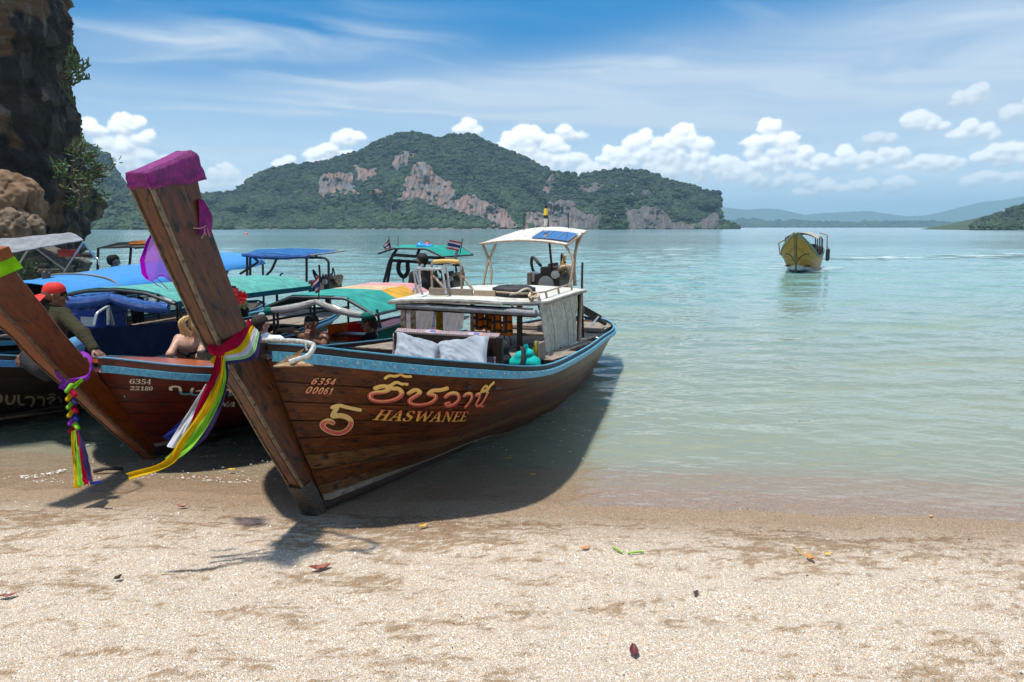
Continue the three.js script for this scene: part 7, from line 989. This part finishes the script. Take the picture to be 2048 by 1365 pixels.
{ // bags in the front boat
  const p = A.on(1050, 736, { s: 2.05 }), t = thing('bag', 'turquoise bag with a black strap by the coaming of the front boat', 'bag', A.world(p), A.turn), tq = bright(C(0.02, 0.55, 0.48), 0.1); const h = 0.20; part('body', fieldMesh([[V(-0.09, 0.04, 0), V(0.09, 0.05, 0), 0.06, 0.06], [V(-0.05, 0.1, 0), V(0.04, 0.13, 0), 0.05, 0.045], [V(0, 0.15, 0), V(0.01, h, 0), 0.03, 0.02], [V(0.1, 0.05, 0.03), V(0.13, 0.02, 0.03), 0.035, 0.03]], 0.009, 0.02), tq, t); part('strap', slab((u, v) => V(-0.045 + 0.04 * u + 0.03 * Math.sin(v * 3), lerp(0.0, 0.2, v), 0.075 - 0.05 * v * v), 2, 10, 0.02), rubber, t);
  const b = thing('rucksack', 'dark rucksack in the shade under the cabin roof of the front boat', 'bag', A.world(A.on(995, 738, { s: 2.1 })), A.turn); part('body', fieldMesh([[V(-0.05, 0.08, 0), V(0.05, 0.08, 0), 0.09, 0.09], [V(-0.04, 0.2, 0), V(0.04, 0.2, 0), 0.075, 0.075]], 0.01, 0.02), clothM(C(0.03, 0.03, 0.034)), b); part('pocket', fieldMesh([[V(-0.04, 0.07, 0.08), V(0.04, 0.07, 0.08), 0.045, 0.045]], 0.01, 0.02), clothM(C(0.045, 0.043, 0.046)), b);
  const k = thing('bottle_crate', 'small wooden bin with a yellow green bottle behind the turquoise bag', 'crate', A.world(A.on(1073, 728, { s: 2.3 })), A.turn); parts('board', [box(0.02, 0.22, 0.16, 0.05, 0.1, 0), box(0.1, 0.2, 0.02, 0, 0.1, -0.08)], M.weathered, k); part('bottle', new THREE.LatheGeometry([[0, 0], [0.03, 0], [0.032, 0.12], [0.012, 0.17], [0.012, 0.2], [0, 0.2]].map(([x, y]) => new THREE.Vector2(x, y)), 16).translate(0, 0.02, 0.02), phys({ color: C(0.3, 0.28, 0.03), roughness: 0.2 }), k);
}
// flags
function flag(label, pole, foot, corners, dist, seed) { // top of pole, foot, corners: hoist top, fly top, fly foot, hoist foot
  const t = thing('flag', label, 'flag', atZ(...foot, dist), 0, undefined), o = t.position, q = ([x, y], d = 0) => atZ(x, y, dist + d).sub(o); part('staff', tube([V(), q(pole)], 0.008, 6), M.dark, t);
  const c = corners.map((p, i) => q(p, i === 1 || i === 2 ? 0.06 : 0)), bands = [[0, 1 / 6, C(0.55, 0.02, 0.03)], [1 / 6, 1 / 3, C(0.75, 0.75, 0.76)], [1 / 3, 2 / 3, C(0.06, 0.07, 0.26)], [2 / 3, 5 / 6, C(0.75, 0.75, 0.76)], [5 / 6, 1, C(0.55, 0.02, 0.03)]];
  for (const [a, b, m] of bands) part('stripe', slab((u, v) => { const k = lerp(a, b, v), p = c[0].clone().lerp(c[3], k).lerp(c[1].clone().lerp(c[2], k), u); p.z += 0.03 * Math.sin(u * 6 + seed + k * 2); return p; }, 14, 2, 0.003), bright(m, 0.4), t);
}
flag('red white and blue striped flag spread at the right corner of the small green awning', [925, 478], [920, 508], [[923, 485], [899, 480], [892, 497], [918, 503]], 11.9, 1); flag('small drooping red white and blue flag at the left corner of the small green awning', [777.5, 473], [780, 504], [[777.5, 479], [766, 493], [770, 500], [782, 496]], 12.1, 2); flag('red white and blue flag hanging on a short staff before the green and yellow awning', [639.5, 541], [637, 600], [[640, 545], [621, 572], [630, 588], [637, 585]], 9.0, 3);
{ // bundle on the helm roof
  const t = thing('bundle', 'blue plastic bag bundle on top of the small green awning', 'bundle', R.world(R.on(850, 497, { s: 6.5 }))); part('bag', fieldMesh([[V(-0.09, 0.03, 0), V(0.1, 0.02, 0), 0.06, 0.05], [V(-0.1, 0.06, 0), V(-0.07, 0.09, 0), 0.035, 0.03], [V(0.05, 0.02, 0.03), V(0.13, 0.0, 0.03), 0.03, 0.02]], 0.01, 0.015), phys({ color: C(0.01, 0.3, 0.7), roughness: 0.3, transmission: 0.2, thickness: 0 }), t);
  const b = thing('float_ball', 'red float ball resting on the blue bundle', 'float', R.world(R.on(855, 490, { s: 6.55 }))); part('ball', ball(0.052, 0, 0.0, 0), std({ color: C(0.5, 0.02, 0.03), roughness: 0.3 }), b); part('eye', new THREE.TorusGeometry(0.012, 0.004, 6, 12).translate(0, 0.06, 0), blackPipe, b);
  const k = thing('lifting_strap', 'black padded loop hanging from the helm frame under the small green awning', 'strap', R.world(R.on(807, 556, { s: 6.25 }))), o = k.position, q = (x, y) => R.world(R.on(x, y, { s: 6.25 })).sub(o); part('loop', tube([q(801, 520), q(797, 530), q(798, 545), q(807, 554), q(815, 545), q(815, 530), q(815, 520)], 0.036, 8), std({ color: C(0.008, 0.008, 0.01), roughness: 0.9 }), k); parts('cord', [tube([q(806, 555), q(804, 585)], 0.006, 5), tube([q(807, 555), q(808, 585)], 0.006, 5)], blackPipe, k);
  const bu = thing('buoy', 'tiny pink buoy floating far out near the left shore', 'buoy', atY(492, 469.5, 0)); part('ball', ball(0.42, 0, 0.2, 0), std({ color: C(0.75, 0.16, 0.16), roughness: 0.4 }), bu); part('collar', cyl(0.2, 0.24, 0.12, 0, 0.6, 0), std({ color: C(0.75, 0.16, 0.16), roughness: 0.4 }), bu);
}
// fallen leaves and blades on the sand
const leafShape = (L, W, curl, seed) => slab((u, v) => { const x = u - 0.5, w = W * Math.pow(Math.sin(Math.PI * clamp(u * 0.94 + 0.03, 0, 1)), 0.8); return V(x * L, 0.012 + curl * (x * x * 1.6 * L + Math.abs(v - 0.5) * w * 1.2) + 0.006 * noise(u * 5, v * 3, seed), (v - 0.5) * w); }, 14, 6, 0.0012);
[[640, 1143, 0.115, 0.05, 'curled red brown leaf on the sand left of centre', [0.22, 0.04, 0.02], 0.1], [1268, 1312, 0.085, 0.04, 'dark red leaf at the bottom of the beach', [0.1, 0.015, 0.015], 0.5], [15, 1198, 0.08, 0.03, 'reddish leaf at the far left edge of the sand', [0.2, 0.05, 0.03], 0.1], [846, 1058, 0.06, 0.025, 'yellow leaf on the sand below the front boat bow', [0.75, 0.4, 0.02], 0.2], [1170, 1101, 0.06, 0.026, 'orange leaf on the damp grit left of the green blades', [0.55, 0.2, 0.04], 0.2], [1620, 1122, 0.075, 0.03, 'orange leaf on the sand at the right beside a yellow twig', [0.6, 0.22, 0.02], 0.6], [1655, 1113, 0.05, 0.02, 'small yellow leaf right of the orange leaf', [0.7, 0.42, 0.04], 0.1], [236, 1163, 0.045, 0.03, 'small dark seed husk on the left sand', [0.03, 0.02, 0.016], 0.4], [1392, 1190, 0.04, 0.02, 'tiny dark leaf scrap in the middle of the sand', [0.05, 0.02, 0.02], 0.3], [365, 1018, 0.08, 0.03, 'pale red leaf near the waterline left of the front bow', [0.4, 0.18, 0.12], 0.1], [1862, 1036, 0.04, 0.02, 'orange scrap of leaf in the wet sand at right', [0.6, 0.25, 0.05], 0.2]].forEach(([px, py, L, W, label, c, turn], i) => {
  let p = atY(px, py, 0.1); for (let k = 0; k < 4; k++) p = atY(px, py, bedY(p.x, p.z)); const t = thing('fallen_leaf', label, 'leaf', p, turn * 3); part('blade', leafShape(L, W, 0.5 + 0.3 * Math.sin(i * 3), i), phys({ color: C(...c), roughness: 0.6, side: THREE.DoubleSide }), t); part('stalk', tube([V(L * 0.48, 0.014, 0), V(L * 0.62, 0.008, 0.006)], 0.0014, 4), M.dark, t);
});
[[1225, 1099, 1245, 1110, 'upper bright green grass blade on the sand'], [1255, 1111, 1287, 1108, 'lower bright green grass blade on the sand'], [1585, 1096, 1610, 1118, 'thin yellow twig lying beside the orange leaf']].forEach(([a, b, c, d, label], i) => { const q = (x, y) => { let p = atY(x, y, 0.1); for (let k = 0; k < 4; k++) p = atY(x, y, bedY(p.x, p.z)); return p.add(V(0, 0.012, 0)); }; const A0 = q(a, b), B0 = q(c, d); solo('grass_blade', tube([A0, A0.clone().lerp(B0, 0.5).add(V(0, 0.008, 0.012)), B0], i < 2 ? 0.006 : 0.003, 5), std({ color: i < 2 ? C(0.22, 0.4, 0.02) : C(0.5, 0.32, 0.04), roughness: 0.6 }), label, 'blade'); });
[[1019, 919, 0.045, 'yellow leaf floating nearer the front boat hull'], [1066, 952, 0.05, 'yellow leaf floating in the shallows at the shadow edge'], [463, 942, 0.06, 'round yellow leaf floating between the two bows']].forEach(([px, py, L, label], i) => { const t = thing('floating_leaf', label, 'leaf', atY(px, py, 0.012)); part('blade', leafShape(L, L * 0.5, 0.1, i), phys({ color: C(0.75, 0.42, 0.01), roughness: 0.5, side: THREE.DoubleSide }), t); part('stalk', tube([V(L * 0.48, 0.012, 0), V(L * 0.62, 0.012, 0.006)], 0.0014, 4), M.dark, t); });
{ const p = atY(214, 942, 0.01), t = thing('floating_stick', 'dark piece of driftwood floating between the two bows', 'driftwood', p, 0.25); part('body', tube([V(-0.1, 0.0, 0), V(0, 0.02, 0.01), V(0.12, 0.005, 0)], 0.016, 7), M.dark, t); part('twig', tube([V(0.02, 0.01, 0), V(0.07, 0.04, 0.02)], 0.005, 5), M.dark, t); }
{ // foam flecks in the shallows
  const r = rng(61), fl = []; const add = (px, py, L, W) => { const c = atY(px, py, 0.0); fl.push(new THREE.CircleGeometry(1, 6).rotateX(-1.57).scale(L, 1, W).rotateY((r() - 0.5) * 0.7).translate(c.x, waveY(c.x, c.z) + 0.006, c.z)); };
  for (let i = 0; i < 170; i++) add(170 + r() * 420, 880 + r() * 80, 0.003 + r() * r() * 0.014, 0.002 + r() * 0.004); for (let i = 0; i < 90; i++) { const t = r(); add(t * 560, 958 + 6 * Math.sin(t * 9) + (r() - 0.5) * 9, 0.004 + r() * r() * 0.022, 0.002 + r() * 0.003); } for (let i = 0; i < 60; i++) { const t = r(); add(40 + t * 90, 956 - 16 * t * t + (r() - 0.5) * 6, 0.004 + r() * r() * 0.025, 0.002 + r() * 0.004); } for (let i = 0; i < 60; i++) add(950 + r() * 230, 880 - r() * 130 + r() * 60, 0.005 + r() * 0.012, 0.003 + r() * 0.005);
  const m = shade(new THREE.Mesh(join(fl), std({ color: C(0.6, 0.6, 0.57), roughness: 0.6, side: THREE.DoubleSide }))); m.name = 'foam'; tag(m, 'small white foam flecks floating in the shallows by the bows', 'foam', null, 'stuff'); scene.add(m);
}
renderer.render(scene, camera);
